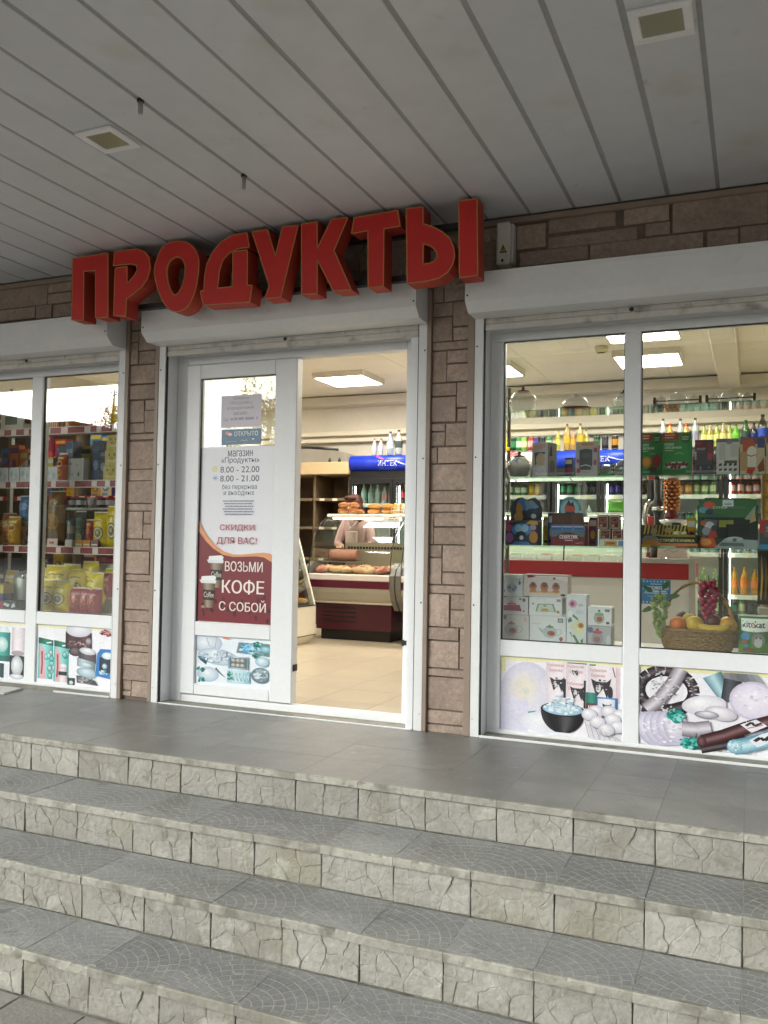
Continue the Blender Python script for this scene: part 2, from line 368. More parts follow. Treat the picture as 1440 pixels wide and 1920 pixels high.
def draw(b, surf, shapes, off=.0008, step=.0002):
    """shapes in 0..1 coordinates on surf(u, v, height): r rect, e ellipse, p polygon, l line, t text"""
    for i, sh in enumerate(shapes):
        h = off+step*i; k = sh[0]
        if k not in ('ge', 'gs'): b.color(sh[-1])
        if k == 'r':
            x0, y0, x1, y1 = sh[1:5]; n = 1 if getattr(surf, 'flat', True) else 5
            for a in range(n):
                for c in range(n):
                    u0, u1 = x0+(x1-x0)*a/n, x0+(x1-x0)*(a+1)/n; v0, v1 = y0+(y1-y0)*c/n, y0+(y1-y0)*(c+1)/n
                    b.poly([surf(u0, v0, h), surf(u1, v0, h), surf(u1, v1, h), surf(u0, v1, h)])
        elif k == 'e':
            cx, cy, rx, ry = sh[1:5]; rot = sh[5] if len(sh) > 6 else 0; n = 18; P = []
            for j in range(n):
                a = 2*PI*j/n; x, y = rx*math.cos(a), ry*math.sin(a)
                P.append(surf(cx+x*math.cos(rot)-y*math.sin(rot), cy+x*math.sin(rot)+y*math.cos(rot), h))
            C = surf(cx, cy, h)
            if getattr(surf, 'flat', True): b.poly(P)
            else:
                for j in range(n): b.poly([C, P[j], P[(j+1) % n]])
        elif k == 'p':
            pts = sh[1]; tri = tessellate_polygon([[Vector((x, y, 0)) for x, y in pts]])
            for t in tri:
                a, c, d = [pts[q] for q in t]
                if (c[0]-a[0])*(d[1]-a[1])-(c[1]-a[1])*(d[0]-a[0]) < 0: c, d = d, c
                st = [(a, c, d)]
                while st:                                                 # on a bulging bag the polygon follows the surface
                    a, c, d = st.pop()
                    ls = [math.dist(a, c), math.dist(c, d), math.dist(d, a)]; m = max(ls)
                    if getattr(surf, 'flat', True) or m < .14: b.poly([surf(*a, h), surf(*c, h), surf(*d, h)]); continue
                    if m == ls[1]: a, c, d = c, d, a
                    elif m == ls[2]: a, c, d = d, a, c
                    e = ((a[0]+c[0])/2, (a[1]+c[1])/2); st += [(a, e, d), (e, c, d)]
        elif k == 'l':
            pts, wd = sh[1], sh[2]
            for (ax, ay), (bx, by) in zip(pts, pts[1:]):
                L = math.hypot(bx-ax, by-ay) or 1; nx, ny = -(by-ay)/L*wd/2, (bx-ax)/L*wd/2
                b.poly([surf(ax-nx, ay-ny, h), surf(bx-nx, by-ny, h), surf(bx+nx, by+ny, h), surf(ax+nx, ay+ny, h)])
        elif k == 'ge':                                                   # printed round form: tone runs from rim to highlight
            cx, cy, rx, ry, rot, cc, ce, dx, dy = sh[1:10]; A, Z_ = lin(cc), lin(ce)
            for q in range(7):
                t = q/6; b.color(tuple(Z_[i]+(A[i]-Z_[i])*t**.8 for i in range(3))); s_ = 1-t*.86; P = []
                for j in range(22):
                    a = 2*PI*j/22; x, y = rx*s_*math.cos(a), ry*s_*math.sin(a); P.append(surf(cx+dx*rx*t+x*math.cos(rot)-y*math.sin(rot), cy+dy*ry*t+x*math.sin(rot)+y*math.cos(rot), h+step*.1*q))
                b.poly(P)
        elif k == 'gs':                                                   # printed cylinder: left edge line, right edge line, tones across
            (l0, l1), (r0, r1), cols = sh[1:4]; n = (len(cols)-1)*3
            for q in range(n):
                f0, f1 = q/n, (q+1)/n; fm = (f0+f1)/2*(len(cols)-1); i = min(int(fm), len(cols)-2); A, Z_ = lin(cols[i]), lin(cols[i+1]); b.color(tuple(A[m]+(Z_[m]-A[m])*(fm-i) for m in range(3)))
                P = lambda e0, e1, f: (e0[0]+(e1[0]-e0[0])*f, e0[1]+(e1[1]-e0[1])*f)
                b.poly([surf(*p, h) for p in (P(l0, r0, f0), P(l0, r0, f1), P(l1, r1, f1), P(l1, r1, f0))])
        elif k == 't':
            body, x0, y0, x1, y1 = sh[1:6]; bold = sh[6] if len(sh) > 7 else .012
            q_ = 0; bw = bold*(y1-y0)
            O_ = surf(x0, y0, h); bw = bold*(surf(x0, y1, h)-O_).length/max(1e-6, (surf(x1, y0, h)-O_).length)*(x1-x0)   # boldness is a share of the letter height
            for dx in ((0,) if not bold else (-bw, 0, bw)):
                for flat, tri in text_loops(body):
                    q_ += 1; n = len(b.v); b.v += [tuple(surf(x0+(x1-x0)*u+dx, y0+(y1-y0)*v, h+.000012*q_)) for u, v in flat]
                    for f in tri: b.face([n+k2 for k2 in f])
def plane(O, U, V):
    O, U, V = Vector(O), Vector(U), Vector(V); N = U.cross(V).normalized()
    f = lambda u, v, h: O+U*u+V*v+N*h
    return f
def front(x0, x1, z0, z1, y): return plane((x0, y, z0), (x1-x0, 0, 0), (0, 0, z1-z0))   # faces -y
def bag_surf(w, h, t, k=2.2):
    def f(u, v, d):
        a = max(0., 1-abs(2*u-1)**k); c = max(0., 1-abs(2*v-1)**k)
        wr = .06*t*(noise.noise(Vector((u*6, v*7, w*50)))) if 0 < u < 1 and 0 < v < 1 else 0
        return Vector(((u-.5)*w*(1-.05*c), -t*(a**.6)*(c**.5)-wr-d-.001, v*h))
    f.flat = False; return f

# ------------------------------------------------------------------ measured outlines (metres on the facade)
PILLAR_R = [(1.679, 1.736, 2.158, 2.243), (1.74, 1.87, 2.158, 2.243), (1.679, 1.784, 2.087, 2.153), (1.679, 1.784, 1.959, 2.079), (1.788, 1.87, 2.03, 2.153), (1.788, 1.87, 1.959, 2.022), (1.679, 1.87, 1.914, 1.953), (1.679, 1.755, 1.751, 1.907), (1.759, 1.87, 1.845, 1.907), (1.759, 1.87, 1.751, 1.837), (1.679, 1.809, 1.682, 1.743), (1.679, 1.809, 1.55, 1.674), (1.813, 1.87, 1.62, 1.743), (1.813, 1.87, 1.55, 1.612), (1.679, 1.752, 1.505, 1.54), (1.679, 1.752, 1.43, 1.497), (1.755, 1.87, 1.43, 1.54), (1.679, 1.713, 1.341, 1.421), (1.717, 1.87, 1.341, 1.421), (1.679, 1.87, 1.207, 1.335), (1.679, 1.87, 1.141, 1.2), (1.679, 1.87, 1.098, 1.135), (1.679, 1.698, 0.935, 1.092), (1.702, 1.87, 1.025, 1.092), (1.702, 1.87, 0.935, 1.017), (1.679, 1.744, 0.872, 0.929), (1.679, 1.744, 0.736, 0.864), (1.748, 1.87, 0.8, 0.929), (1.748, 1.87, 0.736, 0.792), (1.679, 1.87, 0.691, 0.728), (1.679, 1.788, 0.525, 0.685), (1.794, 1.87, 0.615, 0.685), (1.794, 1.87, 0.525, 0.607), (1.679, 1.839, 0.459, 0.519), (1.679, 1.839, 0.321, 0.451), (1.845, 1.87, 0.381, 0.519), (1.845, 1.87, 0.321, 0.373), (1.679, 1.87, 0.28, 0.314), (1.679, 1.87, 0.115, 0.272), (1.679, 1.87, 0.045, 0.108), (1.679, 1.87, 0.001, 0.037)]
PILLAR_L = [(-0.216, -0.026, 2.168, 2.223), (-0.216, -0.163, 2.098, 2.159), (-0.216, -0.163, 1.963, 2.09), (-0.159, -0.026, 2.043, 2.159), (-0.159, -0.026, 1.963, 2.035), (-0.216, -0.026, 1.847, 1.954), (-0.216, -0.026, 1.755, 1.838), (-0.216, -0.111, 1.621, 1.746), (-0.216, -0.111, 1.558, 1.613), (-0.106, -0.026, 1.691, 1.746), (-0.106, -0.026, 1.558, 1.683), (-0.216, -0.026, 1.518, 1.549), (-0.216, -0.026, 1.346, 1.506), (-0.216, -0.026, 1.278, 1.34), (-0.216, -0.026, 1.145, 1.272), (-0.216, -0.026, 1.1, 1.139), (-0.216, -0.102, 0.937, 1.094), (-0.096, -0.026, 1.027, 1.094), (-0.096, -0.026, 0.937, 1.019), (-0.216, -0.045, 0.869, 0.931), (-0.216, -0.045, 0.732, 0.861), (-0.039, -0.026, 0.732, 0.931), (-0.216, -0.026, 0.691, 0.726), (-0.216, -0.026, 0.526, 0.685), (-0.216, -0.026, 0.455, 0.52), (-0.216, -0.026, 0.321, 0.451), (-0.216, -0.026, 0.282, 0.316), (-0.216, -0.026, 0.205, 0.277), (-0.216, -0.026, 0.114, 0.201), (-0.216, -0.153, 0.056, 0.109), (-0.216, -0.153, 0.021, 0.048), (-0.148, -0.026, 0.021, 0.109)]
BAND_R= [(2.109, 2.254, 2.38, 2.497), (2.266, 2.582, 2.443, 2.53), (2.619, 2.822, 2.436, 2.521), (2.836, 3.236, 2.37, 2.521), (2.264, 2.681, 2.368, 2.425), (2.716, 2.826, 2.374, 2.432), (2.124, 2.456, 2.299, 2.367), (2.464, 2.969, 2.287, 2.365), (2.984, 3.116, 2.295, 2.363), (3.123, 3.237, 2.293, 2.367)]
BAND_L= [(-1.279, -0.879, 2.387, 2.526), (-0.873, -0.686, 2.454, 2.559), (-0.87, -0.683, 2.385, 2.444), (-1.274, -0.975, 2.31, 2.381), (-0.966, -0.839, 2.302, 2.383), (-0.831, -0.68, 2.3, 2.376)]
LETTERS = {
'П' : [[(-0.361, 2.51), (-0.111, 2.513), (-0.099, 2.153), (-0.186, 2.157), (-0.195, 2.423), (-0.278, 2.428), (-0.27, 2.15), (-0.356, 2.159)]] ,
'Р' : [[(-0.065, 2.515), (0.088, 2.512), (0.141, 2.49), (0.171, 2.452), (0.18, 2.396), (0.164, 2.343), (0.126, 2.3), (0.024, 2.242), (0.022, 2.147), (-0.061, 2.159), (-0.059, 2.422), (0.023, 2.424), (0.026, 2.329), (0.072, 2.365), (0.092, 2.397), (0.086, 2.422), (0.049, 2.434), (-0.073, 2.436)]] ,
'О' : [[(0.354, 2.523), (0.414, 2.509), (0.459, 2.474), (0.49, 2.413), (0.49, 2.33), (0.469, 2.233), (0.424, 2.163), (0.355, 2.144), (0.294, 2.174), (0.243, 2.25), (0.209, 2.351), (0.21, 2.41), (0.244, 2.487), (0.293, 2.52)], [(0.356, 2.438), (0.392, 2.415), (0.406, 2.364), (0.395, 2.298), (0.372, 2.251), (0.342, 2.235), (0.316, 2.264), (0.294, 2.325), (0.29, 2.384), (0.311, 2.426)]] ,
'Д' : [[(0.783, 2.515), (0.8, 2.438), (0.733, 2.438), (0.677, 2.42), (0.64, 2.388), (0.621, 2.333), (0.614, 2.245), (0.703, 2.244), (0.701, 2.426), (0.788, 2.426), (0.793, 2.242), (0.822, 2.239), (0.808, 2.154), (0.527, 2.163), (0.505, 2.239), (0.527, 2.242), (0.529, 2.309), (0.54, 2.374), (0.572, 2.436), (0.628, 2.487), (0.694, 2.513)]] ,
'У' : [[(0.813, 2.516), (0.904, 2.518), (0.954, 2.375), (0.99, 2.518), (1.081, 2.518), (0.99, 2.162), (0.895, 2.163), (0.922, 2.225)]] ,
'К' : [[(1.1, 2.52), (1.188, 2.52), (1.191, 2.386), (1.266, 2.522), (1.356, 2.52), (1.284, 2.366), (1.38, 2.163), (1.284, 2.164), (1.192, 2.331), (1.196, 2.16), (1.108, 2.163)]] ,
'Т' : [[(1.389, 2.514), (1.618, 2.52), (1.632, 2.442), (1.548, 2.439), (1.551, 2.162), (1.47, 2.163), (1.464, 2.441), (1.376, 2.437)]] ,
'Ь' : [[(1.661, 2.521), (1.746, 2.52), (1.748, 2.439), (1.801, 2.416), (1.846, 2.387), (1.881, 2.354), (1.901, 2.31), (1.907, 2.268), (1.898, 2.231), (1.875, 2.196), (1.832, 2.172), (1.77, 2.164), (1.672, 2.163)], [(1.749, 2.344), (1.781, 2.332), (1.803, 2.315), (1.819, 2.29), (1.82, 2.269), (1.804, 2.254), (1.782, 2.247), (1.751, 2.247)]] ,
'І' : [[(1.922, 2.522), (2.01, 2.522), (2.019, 2.165), (1.931, 2.164)]] ,
}

# ================================================================== SETTING: ground, steps, landing
H, D1, D2, D3, D4 = .1517, .9773, 1.2883, 1.5645, 1.8404
GZ = -4*H
XL, XR = -2.724, 4.556                  # 26 tiles of 0.28 along the facade
TX = [XL+.28*k for k in range(27)]
b = B(PAVE); b.box(-70, -90, GZ-.30, 70, -D4+.02, GZ-.012)
pavement = tag(b.build('pavement'), kind='structure')
def paver(sz, m, name='m'):
    b = B(m); b.box(.002, .002, -.03, sz-.002, sz-.002, 0, .002); return b.mesh(name)
pv = paver(.28, PAVE, 'paver'); pvp = paver(.28, mat('pink_pavement_stone', '#a48c88', .75, nz=[(3, .1), (60, .1)], bump=(70, .3)), 'paver_pink')
for i in range(26):
    for j in range(6):
        o = link('paver', pvp if (i*7+j*3) % 5 == 0 and j < 4 else pv, pavement, (TX[i], -D4-.28*(j+1)-.001, GZ+(R.random()-.5)*.003))
# cement core of the flight
b = B(CEMENT)
for d0, d1, z in ((0, D1, 0), (D1, D2, -H), (D2, D3, -2*H), (D3, D4, -3*H)):
    b.box(XL, -d1+.022, GZ-.2, XR, (-d0+.0219 if d0 else .06), z-.027)
steps = tag(b.build('steps'), kind='structure')
# landing slabs
def slab(w, d):
    b = B(LANDM); b.box(.0002, .0002, -.026, w-.0002, d-.0002, 0, .0004); return b.mesh('landing_slab')
b = B(CEMENT); b.box(XL, -D1+.03, -.0265, XR, .055, -.006)
landing = tag(b.build('landing'), kind='structure')
rows = [(-D1, .30), (-D1+.30, .28), (-D1+.58, .28), (-D1+.86, .175)]
sm = [slab(.28, d) for _, d in rows]
def worn_lip(b, w, y0, y1, z0, z1, sd, n=20):
    """tile edge with a worn, chipped arris"""
    r = random.Random(sd); s0 = len(b.v); chip = [r.randrange(n) for _ in range(2)]
    for i in range(n+1):
        x = .0005+(w-.001)*i/n; q = .0016+.0012*noise.noise(Vector((x*60, sd, 0)))+(r.uniform(.003, .006) if i in chip and 0 < i < n else 0)
        b.v += [(x, y0+.0008*noise.noise(Vector((x*40, sd, 5))), z0), (x, y0+.0004, z1-.0022-q), (x, y0+.0022+q, z1), (x, y1, z1), (x, y1, z0)]
    for i in range(n):
        for k in range(4):
            a = s0+5*i+k; b.face([a, a+5, a+6, a+1])
    b.face([s0+k for k in (0, 1, 2, 3, 4)]); b.face([s0+5*n+k for k in (4, 3, 2, 1, 0)])
LIPS = []
for q in range(5):
    lipb = B(LIPM); worn_lip(lipb, .28, -.004, .014, -.024, .0008, q+1); LIPS.append(lipb.mesh('edge_strip'))
for i in range(26):
    for j, (y, d) in enumerate(rows):
        o = link('slab', sm[j], landing, (TX[i], y, (R.random()-.5)*.0008))
    link('edge_strip', LIPS[(i*3+i//5) % 5], landing, (TX[i], -D1, 0))
# cobble-pattern tread tiles: real cobbles set in a paler bed
def clip(poly, w, d):
    for ax, lim, sg in ((0, .001, 1), (0, w-.001, -1), (1, .012, 1), (1, d-.002, -1)):
        out = []
        for k in range(len(poly)):
            p, q = poly[k], poly[(k+1) % len(poly)]; a, c = sg*(p[ax]-lim), sg*(q[ax]-lim)
            if a >= 0: out.append(p)
            if a*c < 0: t = a/(a-c); out.append(tuple(p[i]+(q[i]-p[i])*t for i in (0, 1)))
        poly = out
        if len(poly) < 3: return None
    return poly
def fan_tile(d, flip, seed):
    r = random.Random(seed); w = .28; b = B(JOINTM); b.box(.0003, .004, -.028, w-.0003, d-.0005, -.0013); b.use(FANM)
    ph = r.random()*.01; k = 0; g = .0011
    while True:
        r0, r1 = .012+ph+k*.0335, .012+ph+(k+1)*.0335
        if r0 > .44: break
        na = max(2, round(1.5*PI/2*(r0+r1)/2/.056)); offa = (k % 2)*.5+r.random()*.15
        for q in range(-1, na+1):
            a0, a1 = (q+offa)*PI/2/na, (q+1+offa)*PI/2/na
            ga0, ga1 = g/max(r0, .02), g/max(r1, .02)
            P = []
            for rr, ga, aa in ((r0+g, ga0, (a0, a1)), (r1-g, ga1, (a1, a0))):
                s_ = 1 if aa[0] < aa[1] else -1
                for t in (0, .5, 1):
                    an = aa[0]+s_*ga+(aa[1]-aa[0]-2*s_*ga)*t; P.append((rr*math.cos(an), rr*math.sin(an)))
            P = [((w-x) if flip else x, y+.004) for x, y in P]
            ar = sum(P[i][0]*P[(i+1) % 6][1]-P[(i+1) % 6][0]*P[i][1] for i in range(6))
            if ar < 0: P = P[::-1]
            P = clip(P, w, d)
            if not P: continue
            h = -.0002-r.random()*.0009; n = len(b.v); m = len(P)
            cx, cy = sum(p[0] for p in P)/m, sum(p[1] for p in P)/m
            b.v += [(x, y, -.004) for x, y in P]+[(x+(cx-x)*.05, y+(cy-y)*.05, h) for x, y in P]
            b.face([n+m+i for i in range(m)])
            for i in range(m): b.face([n+i, n+(i+1) % m, n+m+(i+1) % m, n+m+i])
        k += 1
    b.use(LIPM); worn_lip(b, w, -.003, .011, -.027, .0006, seed+7)
    return b.mesh('tread_tile')
FANS = {}
for dep in (.2767, .311):
    FANS[dep] = [fan_tile(dep, f, s) for f in (False, True) for s in (1, 2, 3, 4)]
for k, (d, dep) in enumerate(((D2, .311), (D3, .2767), (D4, .2767))):
    for i in range(26):
        link('tread_tile', FANS[dep][((i+k) % 2)*4+R.randrange(4)], steps, (TX[i], -d+R.uniform(-.002, .002), -H*(k+1)+(R.random()-.5)*.002), (R.uniform(-.004, .004), R.uniform(-.003, .003), 0))
# riser tiles with a moulded flagstone relief: each flag its own tilted polygon
def riser_tile(seed):
    r = random.Random(seed*17+3); w, h = .2785, H-.0285; b = B(RISEM); b.box(.0006, .006, 0, w-.0006, .0195, h)
    seeds = [(r.uniform(.0, w), r.uniform(-.01, h+.01)) for _ in range(8)]
    for _ in range(3):                                                     # relax a little
        acc = [[0, 0, 0] for _ in seeds]
        for a in range(24):
            for c in range(12):
                p = ((a+.5)*w/24, (c+.5)*h/12); q = min(range(8), key=lambda t: (seeds[t][0]-p[0])**2+(seeds[t][1]-p[1])**2)
                acc[q][0] += p[0]; acc[q][1] += p[1]; acc[q][2] += 1
        seeds = [((a[0]/a[2]*.6+s[0]*.4, a[1]/a[2]*.6+s[1]*.4) if a[2] else s) for a, s in zip(acc, seeds)]
    def wob(p):
        x, y = p
        if x < .004 or x > w-.004 or y < .002 or y > h-.002: return p
        n = noise.noise_vector(Vector((x*20, y*20, seed*3.1)))*.011+noise.noise_vector(Vector((x*65, y*65, seed*1.7)))*.005; return (x+n.x, min(h-.001, max(.001, y+n.y)))
    for s in seeds:
        P = [(.001, .0005), (w-.001, .0005), (w-.001, h-.0005), (.001, h-.0005)]
        for o in seeds:
            if o is s: continue
            mx, my = (s[0]+o[0])/2, (s[1]+o[1])/2; nx, ny = o[0]-s[0], o[1]-s[1]; out = []
            for k in range(len(P)):
                p, q = P[k], P[(k+1) % len(P)]; a = -((p[0]-mx)*nx+(p[1]-my)*ny); c = -((q[0]-mx)*nx+(q[1]-my)*ny)
                if a >= 0: out.append(p)
                if a*c < 0: t = a/(a-c); out.append((p[0]+(q[0]-p[0])*t, p[1]+(q[1]-p[1])*t))
            P = out
            if len(P) < 3: break
        if len(P) < 3: continue
        S = []
        for k in range(len(P)):
            p, q = P[k], P[(k+1) % len(P)]; m = max(1, int(math.hypot(q[0]-p[0], q[1]-p[1])/.008))
            S += [(p[0]+(q[0]-p[0])*t/m, p[1]+(q[1]-p[1])*t/m) for t in range(m)]
        S = [wob(p) for p in S]; m = len(S); cx, cy = sum(p[0] for p in S)/m, sum(p[1] for p in S)/m
        tx, ty, base = r.uniform(-.05, .05), r.uniform(-.06, .03), r.uniform(.0006, .0036); n = len(b.v)
        dep = lambda x, y: base+tx*(x-cx)+ty*(y-cy)+.0012*noise.noise(Vector((x*60, y*60, seed)))
        b.v += [(x, .0038, y) for x, y in S]
        b.v += [(x+(cx-x)*.02, .0018+dep(x, y), y+(cy-y)*.02) for x, y in S]
        b.v += [(x+(cx-x)*.09, .0008+dep(x, y), y+(cy-y)*.09) for x, y in S]
        for a in (0, m):
            for k in range(m): b.face([n+a+k, n+a+(k+1) % m, n+a+m+(k+1) % m, n+a+m+k])
        b.smooth = False; b.face([n+2*m+k for k in range(m)])
    return b.mesh('riser_tile')
RT = [riser_tile(s) for s in range(14)]; last = None
for k, d in enumerate((D1, D2, D3, D4)):
    for i in range(26):
        q = R.randrange(14)
        while q == last: q = R.randrange(14)
        last = q
        link('riser_tile', RT[q], steps, (TX[i]+.0007, -d+.004+R.uniform(-.0015, .002), -H*(k+1)+.0005), (R.uniform(-.008, .008), 0, R.uniform(-.004, .004)))

# ================================================================== SHOP BUILDING
shop = thing('shop_building', 'small grocery shop front in brown stone cladding with white windows and a panelled canopy', 'shop', (0, 0, 0))
def stone_mesh(b, x0, x1, z0, z1, y, sd):
    """one rock-faced block: joints recessed, face uneven"""
    x0 += .0015; x1 -= .0015; z0 += .0008; z1 -= .0008
    nx, nz = max(2, int((x1-x0)/.02)), max(2, int((z1-z0)/.02)); n = len(b.v); o = b.smooth; b.smooth = True
    for j in range(nz+1):
        for i in range(nx+1):
            x, z = x0+(x1-x0)*i/nx, z0+(z1-z0)*j/nz; e = i in (0, nx) or j in (0, nz)
            d = .006*noise.noise(Vector((x*14+sd, z*14, sd*3)))+.003*noise.noise(Vector((x*45, z*45+sd, 0)))
            b.v.append((x, y+(.0008 if e else 0)+d*(.6 if e else 1), z))
    for j in range(nz):
        for i in range(nx):
            a = n+j*(nx+1)+i; b.face([a, a+1, a+nx+2, a+nx+1])
    b.smooth = False
    ring = [n+i for i in range(nx+1)]+[n+j*(nx+1)+nx for j in range(1, nz+1)]+[n+nz*(nx+1)+i for i in range(nx-1, -1, -1)]+[n+j*(nx+1) for j in range(nz-1, 0, -1)]
    m = len(b.v); L_ = len(ring); b.v += [b.v[q] for q in ring]; b.v += [(b.v[q][0], y+.03, b.v[q][2]) for q in ring]   # own edge vertices keep the arris sharp
    for k in range(L_): b.face([m+k, m+L_+k, m+L_+(k+1) % L_, m+(k+1) % L_])
    b.smooth = o
def stones(lst, parent):
    for q in lst:
        b = B(STONE); stone_mesh(b, *q, .012+R.uniform(-.004, .005), R.random()*50); b.build('stone', parent)
def ashlar(x0, x1, z0, z1, rr):
    out = []; z = z0
    while z < z1-.01:
        h = min(rr.choice((.065, .075, .11, .13)), z1-z)
        if z1-z-h < .045: h = z1-z
        x = x0
        while x < x1-.005:
            l = rr.uniform(.16, .42)
            if x1-x-l < .1: l = x1-x
            out.append((x, x+l, z, z+h)); x += l
        z += h
    return out
# mortar backing walls (as parts), with their stones
def wall_part(name, x0, x1, z0, z1, lst):
    b = B(MORTAR); b.box(x0, .022, z0, x1, .26, z1); o = b.build(name, shop); stones(lst, o); return o
wall_part('pillar', -.244, 0, .0, 2.225, PILLAR_L)
wall_part('pillar', 1.655, 1.9069, .0, 2.225, PILLAR_R)
wall_part('pillar', 3.40, 4.55, .0, 2.225, ashlar(3.43, 4.54, .0, 2.225, random.Random(4)))
wall_part('pillar', -2.72, -1.79, .0, 2.225, ashlar(-2.71, -1.81, .0, 2.225, random.Random(5)))
band = [q for q in BAND_R]+[q for q in BAND_L]+ashlar(-.675, 2.105, 2.29, 2.505, random.Random(8))+ashlar(3.245, 4.54, 2.23, 2.505, random.Random(9))+ashlar(-2.71, -1.285, 2.23, 2.505, random.Random(10))+ashlar(-.675, 2.105, 2.23, 2.287, random.Random(11))
wall_part('facade_wall', -2.72, 4.55, 2.2252, 2.66, band)
b = B(CHANNEL)
for x0, x1 in ((-.2435, -.217), (-.025, -.0005), (1.6555, 1.678), (1.8715, 1.9062)):
    b.box(x0, -.004, .001, x1, .03, 2.22, .002)
    b2 = B(CHANNEL); b2.box(x0, -.004, .001, x1, .0195, 2.2245, .002); b2.build('trim_strip', shop)
b = B(CHANNEL); b.box(-2.72, -.012, 2.508, 4.55, .0195, 2.536, .002); b.build('trim_strip', shop)
# ------------------------------------------------------------------ canopy soffit
b = B(GAPM); b.box(-2.72, -2.74, 2.5478, 4.55, .02, 2.556)
b.use(ALU); b.box(-2.74, -2.80, 2.52, 4.57, -2.742, 2.86); b.box(-2.74, -2.742, 2.557, 4.57, .3, 2.86)
canopy = b.build('canopy', shop)
b = B(PLANKM)                                                             # canopy and wall ends added mostly out of view, to block side light
for x0, x1 in ((-8.5, -2.745), (4.575, 10.0)): b.box(x0, -2.74, 2.5425, x1, .02, 2.556)
b.use(ALU)
for x0, x1 in ((-8.5, -2.745), (4.575, 10.0)): b.box(x0, -2.80, 2.52, x1, -2.742, 2.86)
b.build('added_canopy_ends', shop)
b = B(STONE); b.box(-8.5, .015, GZ, -2.725, .26, 2.66); b.box(4.555, .015, GZ, 10.0, .26, 2.66); b.build('added_wall_ends', shop)  # plain wall lengths added beside the shop to keep side light off the facade
pm_ = B(PLANKM); pm_.box(-.0978, -2.735, 2.5425, .0978, -.0135, 2.5515, .0025); pme = pm_.mesh('soffit_panel')
for k in range(-18, 17):
    link('soffit_panel', pme, canopy, (1.112+.2133*(k+.5), 0, (R.random()-.5)*.0012), (R.uniform(-.0004, .0003), R.uniform(-.0004, .0004), R.uniform(-.0003, .0003)))

# ------------------------------------------------------------------ windows and door (white PVC)
FY = .11
def framebox(b, x0, x1, z0, z1, y0=FY, y1=FY+.065): b.box(x0, y0, z0, x1, y1, z1, .004)
def window(xa, xb, panes, label):
    """outer frame xa..xb; panes [(x0, x1)]"""
    b = B(PVC)
    z0, z1, zt0, zt1, ztop = .024, .387, .387, .467, 1.957
    b.box(xa-.005, FY-.001, 2.0, xb+.005, FY+.06, 2.24)                   # blind top piece behind the shutter
    framebox(b, xa, xb, ztop, 1.9995); framebox(b, xa, xb, .004, z0)
    xs = [xa]+[q for p in panes for q in p]+[xb]
    for i in range(0, len(xs), 2): framebox(b, xs[i], xs[i+1], z0, ztop)
    for x0, x1 in panes: framebox(b, x0, x1, zt0, zt1)
    b.box(xa-.004, -.02+.024, .0, xa, FY+.06, 2.05); b.box(xb, .004, .0, xb+.004, FY+.06, 2.05)   # reveal lining
    b.use(CEMENT); b.box(xa, .004, 0, xb, FY+.06, .0038)
    w = b.build('window', shop); tag(w, label)
    for x0, x1 in panes:
        g = B(BLACKM)                                                    # black gasket line
        for q in ((x0, zt1, x1, zt1+.004), (x0, ztop-.004, x1, ztop), (x0, zt1+.004, x0+.004, ztop-.004), (x1-.004, zt1+.004, x1, ztop-.004)):
            g.box(q[0], FY+.012, q[1], q[2], FY+.03, q[3])
        g.build('gasket', w)
        g = B(WGLASS); g.box(x0+.004, FY+.018, zt1+.004, x1-.004, FY+.022, ztop-.004); g.build('pane', w)
        g = B(PVC); g.box(x0, FY+.016, z0, x1, FY+.03, z1); g.build('infill_panel', w)
    return w
WR = window(1.956, 3.35, [(2.024, 2.615), (2.692, 3.283)], 'white two-pane shop window with printed panels below the glass')
WLf = window(-1.735, -.298, [(-1.665, -1.075), (-.983, -.390)], 'white two-pane shop window reflecting the pale sky')
# door frame + fixed leaf with panes
b = B(PVC)
framebox(b, .050, .124, .0, 1.9995); framebox(b, 1.502, 1.56, .0, 1.9995); framebox(b, .124, 1.502, 1.955, 1.9995)
b.box(.124, FY+.002, .0, 1.502, FY+.06, .042, .004)
b.box(.046, .004, 0, .0499, FY+.06, 2.05); b.box(1.5605, .02, 0, 1.5645, FY+.06, 2.05); b.box(.05, FY+.001, 2.0, 1.56, FY+.06, 2.24)
b.box(1.5650, .012, 0, 1.607, .05, 2.05)
b.use(CEMENT); b.box(.05, .004, 0, 1.56, FY+.0015, .0038); b.use(PVC); b.box(.05, -.004, 0, 1.60, .0035, .007, .002)
door_frame = b.build('door_frame', shop)
b = B(BLACKM); b.box(1.501, FY-.004, .408, 1.548, FY+.002, .432, .002); b.box(1.499, FY-.006, .404, 1.512, FY+.03, .436, .002); b.build('strike_plate', door_frame)
b = B(PVC); LY = FY-.012
for q in ((.128, .221, .05, 1.952), (.719, .858, .05, 1.952), (.221, .719, 1.87, 1.952), (.221, .719, .05, .112), (.221, .719, .387, .467)):
    framebox(b, *q, y0=LY, y1=FY+.05)
leaf = b.build('door_leaf', shop)
g = B(DGLASS); g.box(.221, FY+.012, .467, .719, FY+.016, 1.87); g.build('pane', leaf)
g = B(BLACKM)
for q in ((.221, 1.866, .719, 1.87), (.221, .467, .2245, 1.866), (.7155, .467, .719, 1.866)): g.box(q[0], FY-.002, q[1], q[2], FY+.0115, q[3])
g.build('gasket', leaf)
g = B(PVC); g.box(.221, FY+.006, .112, .719, FY+.02, .387); g.build('infill_panel', leaf)
g = B(BLACKM); g.box(.8585, LY+.01, .225, .868, LY+.05, .262, .002); g.build('latch', leaf)

